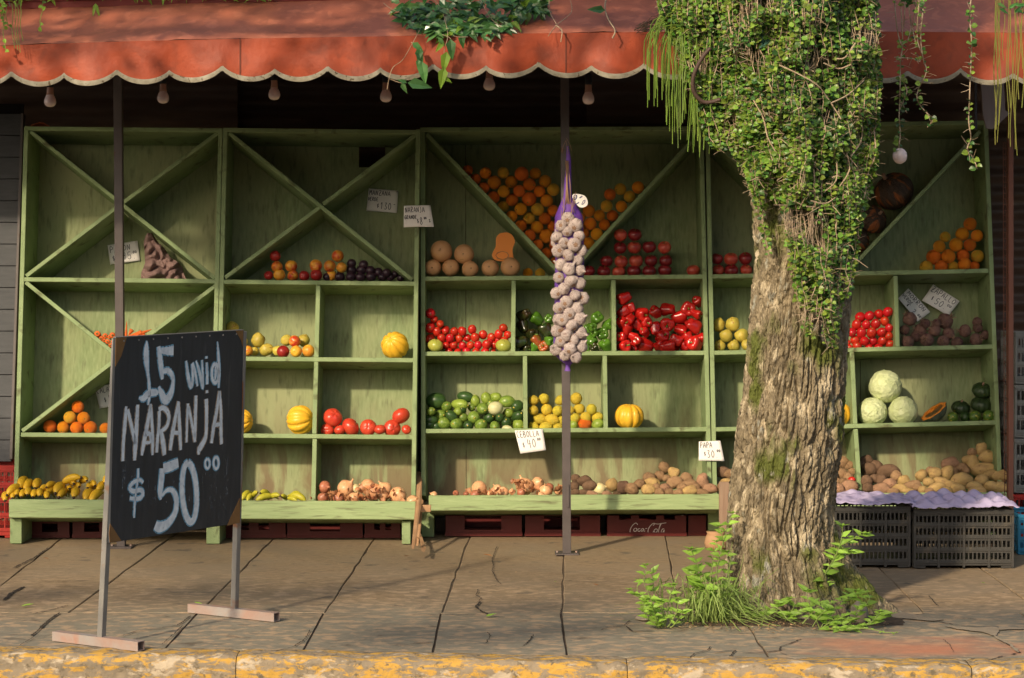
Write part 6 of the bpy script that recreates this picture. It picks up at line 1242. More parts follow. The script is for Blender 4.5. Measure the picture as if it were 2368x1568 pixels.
def bark_mat():
    m = mat('rough_bark', (.34, .27, .17), (.12, .095, .06), scale=34, st=(1, 1, .5), rough=.75, bump=6, bscale=95, bst=(1, 1, .4), spec=.15, c3=(.52, .43, .29), s3=20, t3=.55, w3=.1)
    nt = m.node_tree; N = nt.nodes; L = nt.links; b = N['Principled BSDF']; old = b.inputs['Base Color'].links[0].from_socket
    tc = N.new('ShaderNodeTexCoord'); sx = N.new('ShaderNodeSeparateXYZ'); L.new(tc.outputs['Object'], sx.inputs[0])
    def nn(s, d):
        mp = N.new('ShaderNodeMapping'); mp.inputs['Scale'].default_value = (1, 1, .6); L.new(tc.outputs['Object'], mp.inputs[0]); n = N.new('ShaderNodeTexNoise'); n.inputs['Scale'].default_value = s; n.inputs['Detail'].default_value = d; L.new(mp.outputs[0], n.inputs[0]); return n.outputs[0]
    def rg(v, a, c):
        r = N.new('ShaderNodeMapRange'); r.inputs[1].default_value = a; r.inputs[2].default_value = c; L.new(v, r.inputs[0]); return r.outputs[0]
    def mx(f, a, c):
        x = N.new('ShaderNodeMix'); x.data_type = 'RGBA'; L.new(f, x.inputs['Factor'])
        for s, v in ((x.inputs['A'], a), (x.inputs['B'], c)):
            if isinstance(v, tuple): s.default_value = (*v, 1)
            else: L.new(v, s)
        return x.outputs['Result']
    c = mx(rg(nn(5.0, 9), .53, .62), old, (.115, .13, .03)); c = mx(rg(nn(16.0, 7), .62, .68), c, (.36, .34, .27))
    L.new(c, b.inputs['Base Color']); return m
tree = tag(thing('street_tree', '', '', (trow(0)[0], YT, 0)), 'big rough-barked tree on pavement with vine-covered upper trunk', 'tree')
ob('trunk', grid(470, 860, trunk), bark_mat(), tree, True)
# ---- leaf builder: every leaf is two quads folded on the midrib
class Leaves:
    def __init__(s): s.v = []; s.f = []
    def leaf(s, p, d, n, L, W, fold=.25, shape='round', curl=.15):
        d = d.normalized(); sd = d.cross(n); sd = sd.normalized() if sd.length > 1e-4 else d.orthogonal().normalized(); n = sd.cross(d)
        b = len(s.v); k = (.30, .72) if shape == 'round' else (.25, .62); w1, w2 = (.50, .42) if shape == 'round' else (.42, .28)
        up = n * fold * W
        s.v += [p, p + d * L * k[0] + sd * W * w1 + up, p + d * L * k[1] + sd * W * w2 + up - n * curl * L * .5, p + d * L - n * curl * L, p + d * L * k[1] - sd * W * w2 + up - n * curl * L * .5, p + d * L * k[0] - sd * W * w1 + up, p + d * L * .5 - n * curl * L * .2]
        s.f += [(b, b + 1, b + 6), (b + 1, b + 2, b + 6), (b + 2, b + 3, b + 6), (b + 3, b + 4, b + 6), (b + 4, b + 5, b + 6), (b + 5, b, b + 6)]
def rv(): return Vector((U(-1, 1), U(-1, 1), U(-1, 1)))
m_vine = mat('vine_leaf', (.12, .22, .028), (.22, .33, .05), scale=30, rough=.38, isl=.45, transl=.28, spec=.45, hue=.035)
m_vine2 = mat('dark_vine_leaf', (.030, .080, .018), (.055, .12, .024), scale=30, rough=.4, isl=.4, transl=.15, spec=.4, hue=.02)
m_vstem = mat('pale_aerial_root', (.48, .37, .25), (.28, .19, .12), scale=40, rough=.8)
m_rhip = mat('thin_green_stem', (.11, .20, .028), (.18, .25, .04), scale=20, rough=.5, isl=.3)
m_moss = mat('root_mat', (.045, .038, .018), (.03, .045, .014), scale=20, rough=.95, bump=1.5, bscale=60)
m_weed = mat('bright_weed_leaf', (.24, .42, .05), (.32, .50, .08), scale=30, rough=.45, isl=.25, transl=.3, spec=.35)
m_grass = mat('grass_blade', (.22, .33, .07), (.34, .42, .13), scale=30, rough=.5, isl=.35, transl=.3)
m_ivy = mat('glossy_creeper_leaf', (.045, .13, .035), (.08, .19, .05), scale=20, rough=.28, isl=.4, transl=.12, spec=.6, hue=.02)
m_ivyy = mat('young_creeper_leaf', (.22, .36, .04), (.18, .32, .04), scale=20, rough=.35, isl=.2, transl=.35)
# envelope of the vine mass in photo pixels
ENL = [(-200, 1500), (0, 1522), (60, 1545), (120, 1578), (180, 1598), (250, 1618), (330, 1640), (400, 1732), (460, 1745), (700, 1800)]
ENR = [(-200, 2030), (0, 2026), (200, 2032), (300, 2026), (400, 2020), (480, 2000), (560, 1982), (650, 1972), (740, 1935)]
ENB = [(1500, 60), (1540, 105), (1580, 190), (1600, 260), (1630, 345), (1680, 340), (1712, 390), (1732, 440), (1752, 462), (1775, 425), (1800, 445), (1822, 520), (1835, 620), (1850, 690), (1870, 715), (1910, 742), (1940, 712), (1965, 640), (1982, 560), (2012, 430), (2035, 345)]
def vdepth(x, y):
    p = atY(x, max(y, -650), YT); cx_, r = trow(p.z); dx = p.x - cx_; r2 = r + .05
    if abs(dx) < r2: return YT - math.sqrt(r2 * r2 - dx * dx) * .95 - .015
    return YT - .02 - .25 * max(0, (r2 + .25 - abs(dx))) 
class Vine:
    def __init__(s): s.a = Leaves(); s.b = Leaves(); s.st = ([], [])
    def strand(s, pts, sp=.0115, L=.019, stem=.0015, dark=.35, dens=1.0, roots=.05, n=3, shape='round'):
        s_ = 0; P = [Vector(p) for p in pts]; add(s.st, tube(P, [stem] * (len(P) - 1) + [stem * .5], n, False)); side = 1
        for a, b in zip(P, P[1:]):
            l = (b - a).length; t = 0; d = (b - a).normalized()
            while s_ < l:
                q = a.lerp(b, s_ / l); side = -side
                if R() < dens and noise.noise(q * 7 + Vector((3, 0, 0))) > -.30:
                    o = Vector((side * U(.5, 1), U(-1.1, .1), U(-.4, .5))).normalized(); nn = (Vector((U(-.5, .2), -1, U(.2, 1.0))) + rv() * .45).normalized()
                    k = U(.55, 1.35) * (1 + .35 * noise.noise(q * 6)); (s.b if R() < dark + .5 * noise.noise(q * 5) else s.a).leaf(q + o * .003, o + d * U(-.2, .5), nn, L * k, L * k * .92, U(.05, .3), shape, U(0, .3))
                if R() < roots:
                    o = Vector((U(-1, 1), U(-.8, .1), U(-.5, .5))).normalized(); add(s.st, tube([q, q + o * .02, q + o * U(.03, .055) + Vector((0, 0, U(-.015, .01)))], [.0013, .0012, .0007], 3, False))
                s_ += sp * U(.7, 1.4)
            s_ -= l
    def emit(s, root, nst='stems'):
        if s.a.v: ob('foliage', (s.a.v, s.a.f), m_vine, root)
        if s.b.v: ob('foliage', (s.b.v, s.b.f), m_vine2, root)
        if s.st[0]: ob(nst, s.st, m_vstem, root)
vn = tag(thing('trunk_vine', '', '', atY(1860, 60, YT)), 'thick small-leaved vine cloaking and hanging from the upper trunk', 'climbing plant')
V = Vine()
def strand_px(x0, y0, y1, off, wob=9):
    n = max(3, int((y1 - y0) / 22)); P = []; ph = U(0, 6); dr = U(-.05, .05); x = x0
    for i in range(n + 1):
        y = y0 + (y1 - y0) * i / n; x = x0 + dr * (y - y0) + wob * 1.5 * noise.noise(Vector((x0 * .3, y * .02, ph))) + wob * .8 * math.sin(ph + i * .55)
        e = lin(ENL, y) + 3; f = lin(ENR, y) - 3; x = min(max(x, e), f); P.append(atY(x, y, vdepth(x, y) - off - .11 * noise.noise(Vector((x * .017, y * .014, 7))) + .03 * noise.noise(Vector((x * .05, y * .04, 2)))))
    return P
# under-layer of mostly dark leaves, then lighter hanging strands in front
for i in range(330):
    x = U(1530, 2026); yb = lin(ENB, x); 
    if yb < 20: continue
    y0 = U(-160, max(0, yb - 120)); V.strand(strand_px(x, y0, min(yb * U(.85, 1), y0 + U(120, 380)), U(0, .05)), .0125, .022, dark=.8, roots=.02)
for i in range(330):
    x = U(1520, 2028); yb = lin(ENB, x)
    if yb < 20: continue
    y0 = U(-160, max(0, yb - 100)); k = U(.86, 1.04); V.strand(strand_px(x, y0, min(yb * k, y0 + U(150, 420)), U(.04, .13)), .0125, .0195, dark=.25, roots=.12)
# the fringe: strands that run to the ragged lower edge
for i in range(150):
    x = U(1700, 2022); yb = lin(ENB, x) * U(.90, 1.10); V.strand(strand_px(x, yb - U(90, 230), yb, U(.02, .09), 7), .0125, .019, dark=.12, roots=.22)
for x, y0, y1 in [(1752, 430, 505), (1768, 400, 560), (1772, 520, 590), (1838, 560, 640), (1862, 640, 760), (1822, 430, 620), (1812, 400, 500)]: V.strand(strand_px(x, y0, y1, .02, 4), .012, .018, dark=.1)
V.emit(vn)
# bulk of roots and moss under the leaves, reaching left over a stubby branch
def mossf(u, v):
    y = -260 + 560 * v; e0 = lin(ENL, y) + 22; f0 = lin(ENR, y) - 26
    if y > 200: e0 += (y - 200) * .5
    x = e0 + (f0 - e0) * u; D = .035 + .03 * noise.fractal(Vector((x * .02, y * .02, 3)), .8, 2, 3); e = min(u, 1 - u) * 2
    return atY(x, y, vdepth(x, y) + .02 - D * min(1, e * 4) + .10 * (1 - min(1, e * 5)))
ob('root_mat', sheet(60, 60, mossf, (0, .05, 0)), m_moss, vn, True)
# long bare aerial roots
acc = ([], [])
for pts in [[(640, 455), (760, 510), (900, 590), (980, 690), (1070, 830)], [(560, 550), (610, 680), (680, 730), (760, 735)], [(770, 340), (780, 440), (880, 500)], [(950, 440), (1050, 480), (1140, 450)], [(1000, 720), (1120, 660), (1230, 560)], [(460, 700), (530, 830), (560, 960), (640, 1100)],
            [(780, 980), (860, 1020), (950, 960), (960, 880)], [(830, 1090), (900, 1080), (950, 1000)], [(1140, 1290), (1180, 1390), (1230, 1380), (1260, 1200), (1310, 1080), (1300, 900)], [(880, 1180), (890, 1330), (890, 1440)], [(1040, 1130), (1035, 1260), (950, 1340)], [(1200, 730), (1215, 960), (1140, 1090)],
            [(500, 1150), (560, 1190)], [(430, 900), (500, 940)], [(830, 1440), (960, 1445), (1090, 1410)], [(860, 1400), (960, 1420), (1040, 1370)], [(1100, 1040), (1130, 1180), (1060, 1300)], [(280, 30), (300, 200), (330, 330)], [(800, 60), (810, 190)], [(1040, 410), (1100, 400), (1170, 300)], [(700, 330), (680, 500), (740, 700)]]:
    P = smooth_path([(*zz('E', x, y), U(.09, .15)) for x, y in pts], 4); add(acc, tube([atY(x, y, vdepth(x, y) - o) for x, y, o in P], [.0028] * len(P), 5))
for i in range(90):
    x = U(1700, 2000); y = U(200, lin(ENB, x) - 10); p = atY(x, y, vdepth(x, y) - U(.06, .12)); o = Vector((U(-1, 1), U(-.5, 0), U(-.6, .3))).normalized(); add(acc, tube([p, p + o * .02 + rv() * .004, p + o * U(.03, .07) + Vector((0, 0, -.01))], [.002, .0018, .001], 4))
tag(ob('aerial_roots', acc, m_vstem, vn), None, None, None, 'stuff')
hose = [zz('L', *q) for q in [(990, 430), (930, 500), (870, 600), (835, 700), (835, 800), (870, 870), (930, 915), (1000, 915), (1080, 890)]]
tag(ob('looped_hose', tube([atY(x, y, vdepth(1700, y) - .06) for x, y in smooth_path(hose, 5)], .0085, 8), mat('brown_hose', (.075, .045, .035), rough=.6), None, True, atY(1600, 200, -2.5)), 'brown hose looping out of the vine left of the trunk', 'hose')
# fern leaf
fr_ = Leaves(); 
for k, (a, b) in enumerate([((550, 160), (475, 235)), ((575, 175), (520, 330)), ((560, 150), (600, 240))]):
    A0, B0 = atY(*zz('E', *a), -2.62), atY(*zz('E', *b), -2.66); d = (B0 - A0)
    for i in range(16):
        t = i / 16; q = A0.lerp(B0, t); 
        for sd in (-1, 1): fr_.leaf(q, d.normalized() * .6 + Vector((sd * .9, 0, sd * .25)), Vector((0, -1, .3)), .045 * (1 - t * .6), .007, .1, 'l')
tag(ob('fern_frond', (fr_.v, fr_.f), mat('blue_green_fern', (.02, .085, .055), (.03, .11, .07), scale=20, rough=.45, transl=.15), None, False, atY(*zz('E', 550, 160), -2.62)), 'dark blue-green fern frond growing out of the trunk vine', 'fern')
# thin green rhipsalis hanging at left of the mass and at right
def hanging(root, lst, mt, name='hanging_stems'):
    acc = ([], [])
    for P, r in lst: add(acc, tube(P, [r] * len(P), 4, False))
    ob(name, acc, mt, root)
rh = tag(thing('hanging_cactus', '', '', atY(1600, 100, -2.35)), 'bunch of thin bare green stems hanging left of the vine-covered trunk', 'hanging plant'); L_ = []
for i in range(105):
    x = 1600 + random.gauss(0, 26) + 8; y0 = U(-40, 120); top = 390 if x > 1590 else 300; y1 = min(top * U(.6, 1.03), y0 + U(130, 320)); 
    if x < 1570: y1 = min(y1, 230 + (x - 1500) * 1.4)
    Y = -2.36 + U(-.12, .08); n = 7; a = U(-12, 12); ph = U(0, 6); L_.append(([atY(x + a * (j / n) ** .7 - (1 - j / n) * U(-3, 3) + 2.5 * math.sin(ph + j), y0 + (y1 - y0) * j / n, Y) for j in range(n + 1)], U(.0016, .0026)))
for i in range(46):   # arching ones sweeping out to the left
    x0 = U(1560, 1600); x1 = U(1488, 1580); y0 = U(10, 70); y1 = U(90, 250) if x1 < 1540 else U(120, 345); Y = -2.36 + U(-.1, .1)
    L_.append(([atY(x0 + (x1 - x0) * math.sin(min(1, t * 1.6) * math.pi / 2), y0 - 14 * math.sin(min(1, t * 1.6) * math.pi) + (y1 - y0) * t ** 1.5, Y) for t in [j / 9 for j in range(10)]], U(.0015, .0022)))
hanging(rh, L_, m_rhip)
nest = ([], [])
for i in range(240):
    x = U(1465, 1600); y = 72 - (x - 1465) * .36 + random.gauss(0, 6); p = atY(x, y, -1.9 - (x - 1465) * .003 + U(-.03, .03)); d = Vector((1, U(-.3, .3), .35)) + rv() * .45; add(nest, tube([p, p + d * U(.02, .07)], [.0016, .0008], 3, False))
tag(ob('dry_root_tuft', nest, mat('dark_dry_roots', (.05, .035, .025), (.10, .07, .05), scale=30, rough=.9), None, False, atY(1530, 50, -2)), 'dark tuft of dry roots sticking out left over the awning', 'dry roots')
rh2 = tag(thing('hanging_stems_plant', '', '', atY(2330, 0, -1.75)), 'sparse yellowish thin stems hanging at far upper right', 'hanging plant'); L_ = []
for x, y1 in [(2303, 335), (2307, 330), (2300, 300), (2311, 290), (2333, 250), (2338, 340), (2344, 345), (2350, 360), (2329, 320), (2356, 230), (2364, 250), (2347, 300), (2309, 200), (2361, 160), (2320, 140)]:
    ph = U(0, 6); L_.append(([atY(x + 3 * math.sin(ph + j * .8), -60 + (y1 + 60) * j / 12, -1.75 + U(-.002, .002)) for j in range(13)], U(.0014, .0024)))
hanging(rh2, L_, mat('yellowish_stem', (.24, .21, .05), (.17, .2, .04), scale=10, rough=.6))
lv = Leaves()
for x, y in [(2305, 8), (2310, 20), (2375, 12), (2380, 25), (2352, 14), (2362, 20), (2376, 30)]: lv.leaf(atY(x - 30 if x > 2360 else x, y, -1.76), rv() + Vector((1, 0, 0)), Vector((0, -1, .3)), .05, .02, .2, 'l')
ob('leaves', (lv.v, lv.f), m_ivy, rh2)
# single hanging vines on the right
def lone(name, label, zk, pts, Y, dense=1.0, L=.021, roots=.3, extra=()):
    t = tag(thing(name, '', '', atY(*zz(zk, *pts[0]), Y)), label, 'hanging vine', 'hanging vines right of the tree'); v = Vine()
    for pp in (pts,) + tuple(extra):
        P = smooth_path([zz(zk, *q) for q in pp], 4); v.strand([atY(x, y, Y + .02 * math.sin(i)) for i, (x, y) in enumerate(P)], .016, L, .0026, .3, dense, roots, 4)
    v.emit(t); return t
lone('hanging_vine', 'longer leafy vine ending in a round pale pod', 'E', [(1480, -120), (1490, 100), (1500, 300), (1485, 420), (1482, 560), (1480, 700), (1475, 820), (1482, 940), (1470, 1050)], -2.0, 1, .022, .25,
     ([(1440, -100), (1450, 100), (1470, 250), (1500, 330)], [(1540, -100), (1545, 80), (1560, 180), (1530, 300)], [(1520, -100), (1515, 60), (1505, 200)], [(1500, 560), (1530, 640), (1500, 720), (1530, 790)], [(1580, -100), (1590, 60), (1570, 200), (1600, 330)]))
lone('hanging_vine', 'shorter curling vine just right of the longest one', 'E', [(1650, -120), (1640, 80), (1625, 260), (1640, 400), (1665, 500), (1610, 620), (1600, 690), (1640, 760), (1700, 820), (1705, 850), (1670, 890)], -2.05, .85, .020, .35, ([(1600, 380), (1620, 430), (1570, 410), (1440, 400)], [(1620, -100), (1610, 60), (1600, 250), (1620, 350)]))
lone('hanging_vine', 'single slim leafy vine hanging in front of the rack corner', 'E', [(1975, -120), (1975, 0), (1968, 130), (1980, 300), (1975, 450), (1970, 560), (1965, 700), (1960, 850), (1975, 960), (1950, 1040), (1990, 1100), (2020, 1180)], -2.0, .8, .022, .45)
pd = ob('dried_pod', deform(ball(20, 14), lambda v: atY(*zz('E', 1480, 1088), -2.0) + Vector((v.x * .031, v.y * .03, v.z * .034)) * (1 + .06 * ns(v, 3))), m_porc, None, True, atY(*zz('E', 1480, 1088), -2.0)); tag(pd, 'round pale crinkled pod dangling at the end of a hanging vine', 'pod')
# ---- branch and crown above the view; left boughs added to shade racks and awning
acc = ([], []); cr = Leaves()
brs = [[(0, 0, -.2), (-.7, -.2, 0), (-1.8, -.1, .0), (-3.2, -.05, -.1), (-5.0, 0, .0)], [(0, 0, -.1), (-.8, -.4, .3), (-2.0, -.3, .45), (-3.6, -.3, .4), (-5.2, -.2, .4)], [(0, 0, 0), (.5, .1, .3), (1.3, .2, .4), (2.2, .0, .4)], [(0, 0, .2), (.1, .6, .8), (.3, 1.3, 1.1)], [(0, 0, .1), (-.6, -.9, .6), (-1.6, -1.2, .8), (-3.4, -1.0, .9)], [(0, 0, .3), (.6, -.7, 1.0), (1.2, -1.3, 1.3)]]
top = Vector((trow(zt1)[0], YT, 3.35))
for b in brs:
    P = [top + Vector(q) for q in smooth_path(b, 6)]; n = len(P); add(acc, tube(P, [.11 * (1 - i / n) + .02 for i in range(n)], 10))
    for k in range(n):
        for j in range(64 if b[-1][0] < -3 else 44):
            c_ = P[k] + Vector((U(-.36, .36), U(-.42, .42), U(-.30, .5))); 
            if noise.noise(c_ * 2.6) > (-.35 if c_.x < -2.2 else -.08): cr.leaf(c_, rv(), rv() + Vector((0, 0, 1)), U(.09, .16), U(.06, .09), .1, 'l')
ob('branches', acc, m_wood, tree, True); ob('crown', (cr.v, cr.f), m_vine2, tree)
# ------------------------------------------------------------------ creeper over the awning
def awp(x, y, out=.02):
    """point on or just in front of the awning skin for a photo pixel"""
    ty_ = lin(topy, x)
    if y > ty_: return atY(x, y, YA - .02 - out)
    t = (ty_ - y) / 150.0; return atY(x, y, YA + .46 * min(1.3, t) - out)
cp = tag(thing('awning_creeper', '', '', awp(1080, 20)), 'glossy green creeper spilling over the middle of the awning', 'creeper'); lv = Leaves(); ly = Leaves(); st = ([], [])
CB = [(220, 120), (300, 240), (420, 320), (520, 330), (600, 370), (700, 330), (800, 330), (960, 340), (1080, 370), (1250, 300), (1330, 180), (1450, 120), (1580, 130), (1600, 60)]
for i in range(430):
    x = U(220, 1590); b = lin(CB, x); y = b * (1 - R() ** 1.6) * U(.75, 1.0) if R() < .8 else U(-60, b * .5)
    if 230 < x < 420 and y < 60 and R() < .5: continue
    q = awp(*zz('8', x, y), U(.01, .07)); d = Vector((U(-1, 1), U(-.6, .1), U(-.9, .3))); k = U(.7, 1.25)
    (ly if R() < .06 else lv).leaf(q, d, Vector((U(-.3, .3), -1, U(.2, 1.3))), .062 * k, .036 * k, U(.05, .25), 'l', U(0, .3))
def tend(pts, leafs, mt_=0, r=.0016):
    P = smooth_path([zz('8', *q) for q in pts], 4); add(st, tube([awp(x, y, .05) for x, y in P], [r] * len(P), 4, False))
    for x, y, ang, L in leafs: 
        a = math.radians(ang); (ly if mt_ else lv).leaf(awp(*zz('8', x, y), .055), Vector((math.cos(a), -.1, -math.sin(a))), Vector((0, -1, .25)), L, L * .55, .15, 'l', .15)
tend([(640, 100), (690, 330), (655, 480), (665, 600), (655, 760)], [(690, 270, 130, .09), (650, 400, 130, .06), (680, 490, 100, .10), (655, 640, 100, .10), (640, 730, 30, .05), (650, 620, 80, .04)], 1)
tend([(640, 330), (690, 350), (720, 370)], [(715, 370, 85, .10), (600, 360, 50, .05)]); tend([(340, 400), (390, 440), (420, 540), (450, 600)], [(355, 405, 40, .07), (400, 460, 70, .08), (430, 460, 100, .07), (410, 560, 90, .05), (440, 580, 80, .11), (450, 640, 80, .06)])
tend([(420, 290), (350, 420), (260, 570), (170, 640), (130, 760), (115, 850)], []); tend([(140, 750), (240, 785), (300, 790)], [(300, 785, 200, .045), (250, 790, 60, .055), (310, 785, 10, .115)])
tend([(80, 30), (160, 90), (260, 130)], []); tend([(2190, -20), (2180, 90), (2220, 200), (2275, 290), (2250, 365)], [(2180, 100, 185, .085)], 0, .004); tend([(1650, 0), (1660, 120), (1720, 230)], [], 0, .002); tend([(1850, 0), (1860, 120), (1720, 240), (1640, 345)], [], 0, .002); tend([(1710, 240), (1770, 290), (1760, 400)], [], 0, .003)
tend([(560, 0), (640, 80), (800, 180), (960, 260)], []); tend([(1000, 0), (1060, 120), (1120, 200), (1200, 260)], []); tend([(740, 340), (800, 352), (880, 350)], [])
ob('foliage', (lv.v, lv.f), m_ivy, cp); ob('young_leaves', (ly.v, ly.f), m_ivyy, cp); ob('stems', st, m_vstem, cp)
gp = tag(thing('gutter_plants', '', '', Vector((-2.2, -.9, 2.82))), 'green plants growing above the red gutter at upper left', 'plants'); lv = Leaves(); st = ([], [])
for i in range(520):
    x = U(-60, 640); y = 1 - x * .022 - U(0, 46) + (12 if R() < .07 else 0); lv.leaf(atY(x, y, -.93 + U(-.03, .08)), rv() + Vector((0, -.3, -.3)), Vector((0, -1, .8)) + rv() * .4, U(.03, .06), U(.012, .024), .2, 'l')
for x0, y1, dens in [(6, 118, .5), (12, 60, .3), (27, 112, .0), (34, 116, .0), (40, 122, .0), (46, 95, .0), (98, 74, .6), (3, 60, .6)]:
    P = [atY(x0 + 2 * math.sin(j) - (y1 * .08 * (j / 8) if x0 == 98 else -j * .6), 8 + (y1 - 8) * j / 8, -1.36) for j in range(9)]; add(st, tube(P, [.0018] * 9, 4, False))
    for q in P:
        if R() < dens: lv.leaf(q, rv(), Vector((0, -1, .3)), .025, .018)
for x in (212, 218, 224): lv.leaf(atY(362 * .610, 8, -.95), Vector((U(-.2, .5), -.2, -1)), Vector((0, -1, .2)), .07, .02, .2, 'l')
ob('foliage', (lv.v, lv.f), m_weed, gp); ob('stems', st, m_rhip, gp)
# ------------------------------------------------------------------ weeds and grass round the trunk
def weed(name, label, base, stems, L=.045, W=.5):
    b = atZ(*zz('H', *base), .01); t = tag(thing(name, '', '', b), label, 'weed', 'weeds round the trunk'); lv = Leaves(); st = ([], [])
    for pts, dy in stems:
        Y0 = b.y; P = smooth_path([zz('H', *q) for q in pts], 5); n = len(P); P = [atY(x, y, Y0 + dy * i / n) for i, (x, y) in enumerate(P)]; P = [Vector((p.x, p.y, max(p.z, .008))) for p in P]; add(st, tube(P, [.0028 * (1 - .6 * i / n) for i in range(n)], 5, False))
        l = 0; sd = 1
        for a, c in zip(P, P[1:]):
            l += (c - a).length
            if l > .027:
                l = 0; d = (c - a).normalized()
                for k in range(2 if R() < .8 else 1):
                    sd = -sd; o = (Vector((sd * U(.6, 1), U(-.8, .5), U(-.15, .6))) + d * .3).normalized(); s_ = U(.6, 1.15); lv.leaf(c, o, Vector((U(-.2, .2), -.8, 1)) + rv() * .25, L * s_ * 1.1, L * s_ * W * 1.5, .12, 'l', U(.1, .4))
        for k in range(5): a = k * 1.26; lv.leaf(P[-1], Vector((math.cos(a), math.sin(a), .5)), Vector((0, 0, 1)), L * .7, L * .32, .15, 'l')
    ob('leaves', (lv.v, lv.f), m_weed, t); ob('stems', st, mat('weed_stem', (.20, .26, .07), rough=.6) if 'm_wst' not in globals() else m_wst, t)
m_wst = mat('weed_stem', (.20, .26, .07), rough=.6)
weed('leafy_weed', 'tallest leafy weed climbing beside the left edge of trunk', (960, 1090), [([(960, 1090), (930, 900), (900, 760), (930, 600), (960, 480), (990, 380), (1020, 300)], -.02), ([(950, 1090), (900, 950), (860, 800), (870, 650), (900, 520)], .02), ([(980, 1090), (1000, 900), (990, 760), (985, 600)], 0.03), ([(930, 1060), (880, 980), (850, 860)], -.05), ([(960, 560), (940, 470), (930, 400)], 0), ([(960, 1090), (1010, 960), (1000, 860)], -.05)], .044)
weed('leafy_weed', 'leafy weed with a drooping top left of the tallest one', (860, 1110), [([(860, 1110), (830, 950), (800, 820), (760, 720), (720, 620), (700, 580)], -.02), ([(860, 1110), (800, 960), (740, 830), (700, 740)], .03), ([(850, 1110), (780, 980), (720, 900)], -.04), ([(850, 1110), (830, 960), (790, 850), (770, 780)], 0)], .058)
weed('leafy_weed', 'bushy pale green weed at the far left of the tree pit', (480, 1170), [([(480, 1170), (430, 1060), (380, 930), (340, 830), (360, 700)], -.02), ([(480, 1170), (400, 1080), (330, 960), (230, 890)], .02), ([(470, 1170), (430, 1050), (420, 930), (400, 760)], .04), ([(500, 1170), (520, 1050), (540, 940), (560, 850)], 0), ([(480, 1180), (390, 1120), (330, 1040), (340, 980)], -.05), ([(480, 1180), (440, 1120), (410, 1030)], -.06),
     ([(500, 1180), (480, 1080), (470, 980)], -.03), ([(470, 1180), (370, 1060), (290, 900), (300, 820)], .05), ([(520, 1180), (590, 1060), (600, 960)], -.03), ([(540, 1190), (600, 1120), (640, 1060)], -.06), ([(470, 1200), (440, 1170), (460, 1150)], -.03)], .038)
weed('leafy_weed', 'tall slender weed standing right of the trunk before the crate', (1660, 1090), [([(1700, 1090), (1715, 900), (1740, 760), (1820, 620), (1860, 500), (1870, 400)], -.03), ([(1660, 1090), (1680, 900), (1710, 800), (1800, 660), (1850, 580), (1960, 490), (2040, 460)], .02), ([(1840, 600), (1900, 620), (1940, 600)], 0), ([(1700, 860), (1730, 830), (1760, 840)], 0)], .052, .42)
weed('low_weed', 'low sprawling weed at the right foot of the trunk', (1760, 1180), [([(1560, 1150), (1640, 1060), (1700, 1010), (1900, 960), (2000, 930)], 0), ([(1700, 1190), (1760, 1080), (1850, 1000), (1990, 900)], .05), ([(1700, 1190), (1800, 1120), (1900, 1080), (2040, 1020)], -.02), ([(1640, 1170), (1700, 1080), (1760, 1040)], -.05), ([(1800, 1190), (1880, 1120), (1960, 1120)], .0), ([(1760, 1200), (1850, 1150), (1930, 1180)], -.05), ([(1900, 1180), (2000, 1060), (2080, 960), (2060, 910)], .06),
     ([(2000, 1190), (2100, 1130), (2160, 1060)], .02), ([(1980, 1190), (2120, 1120), (2240, 1080)], .06), ([(1700, 1200), (1660, 1100), (1600, 960), (1600, 900)], .05), ([(1720, 1200), (1800, 1200), (1900, 1210)], -.06)], .046, .42)
weed('low_weed', 'short weed between grass tuft and right roots', (1400, 1130), [([(1280, 1110), (1320, 1040), (1400, 990), (1440, 980)], 0), ([(1260, 1120), (1180, 1080), (1150, 1040)], 0), ([(1440, 1140), (1460, 1090), (1500, 1000), (1470, 960)], .02), ([(1340, 1110), (1360, 1060), (1380, 1000)], -.03), ([(1500, 1110), (1540, 1040), (1600, 1020)], .03), ([(1420, 1150), (1440, 1110), (1460, 1080)], -.04), ([(1200, 1130), (1230, 1090), (1280, 1080)], -.03)], .044, .42)
weed('low_weed', 'trailing stem running right over the red pavement patch', (1980, 1205), [([(1900, 1190), (2050, 1185), (2200, 1215), (2290, 1245)], -.03)], .016)
gr_ = Leaves(); gb_ = ([], [])
c0 = atZ(*zz('H', 860, 1150), 0)
for i in range(210):
    a = U(0, 2 * math.pi); r = abs(random.gauss(0, .085)); b = c0 + Vector((math.cos(a) * r * 1.35, math.sin(a) * r * .7 + .03, .005)); out = Vector((math.cos(a) * .7 + U(-.9, .9), math.sin(a) * .6 + U(-.8, .4), 0)).normalized(); h = U(.03, .20); L = U(.06, .30); w = U(.0018, .0034); P = []
    for j in range(7): t = j / 6; P.append(b + out * L * t ** 1.4 + Vector((0, 0, max(-b.z + .004, h * math.sin(min(1, t * 1.15) * math.pi * .86) * (1 if L < .16 else .8)))))
    sdv = out.cross(Vector((0, 0, 1))).normalized(); n = len(gb_[0])
    for j, p in enumerate(P): ww = w * (1 - (j / 6) ** 2) + .0003; gb_[0].extend([p + sdv * ww, p - sdv * ww + Vector((0, 0, .001))])
    for j in range(6): gb_[1].append((n + 2 * j, n + 2 * j + 1, n + 2 * j + 3, n + 2 * j + 2))
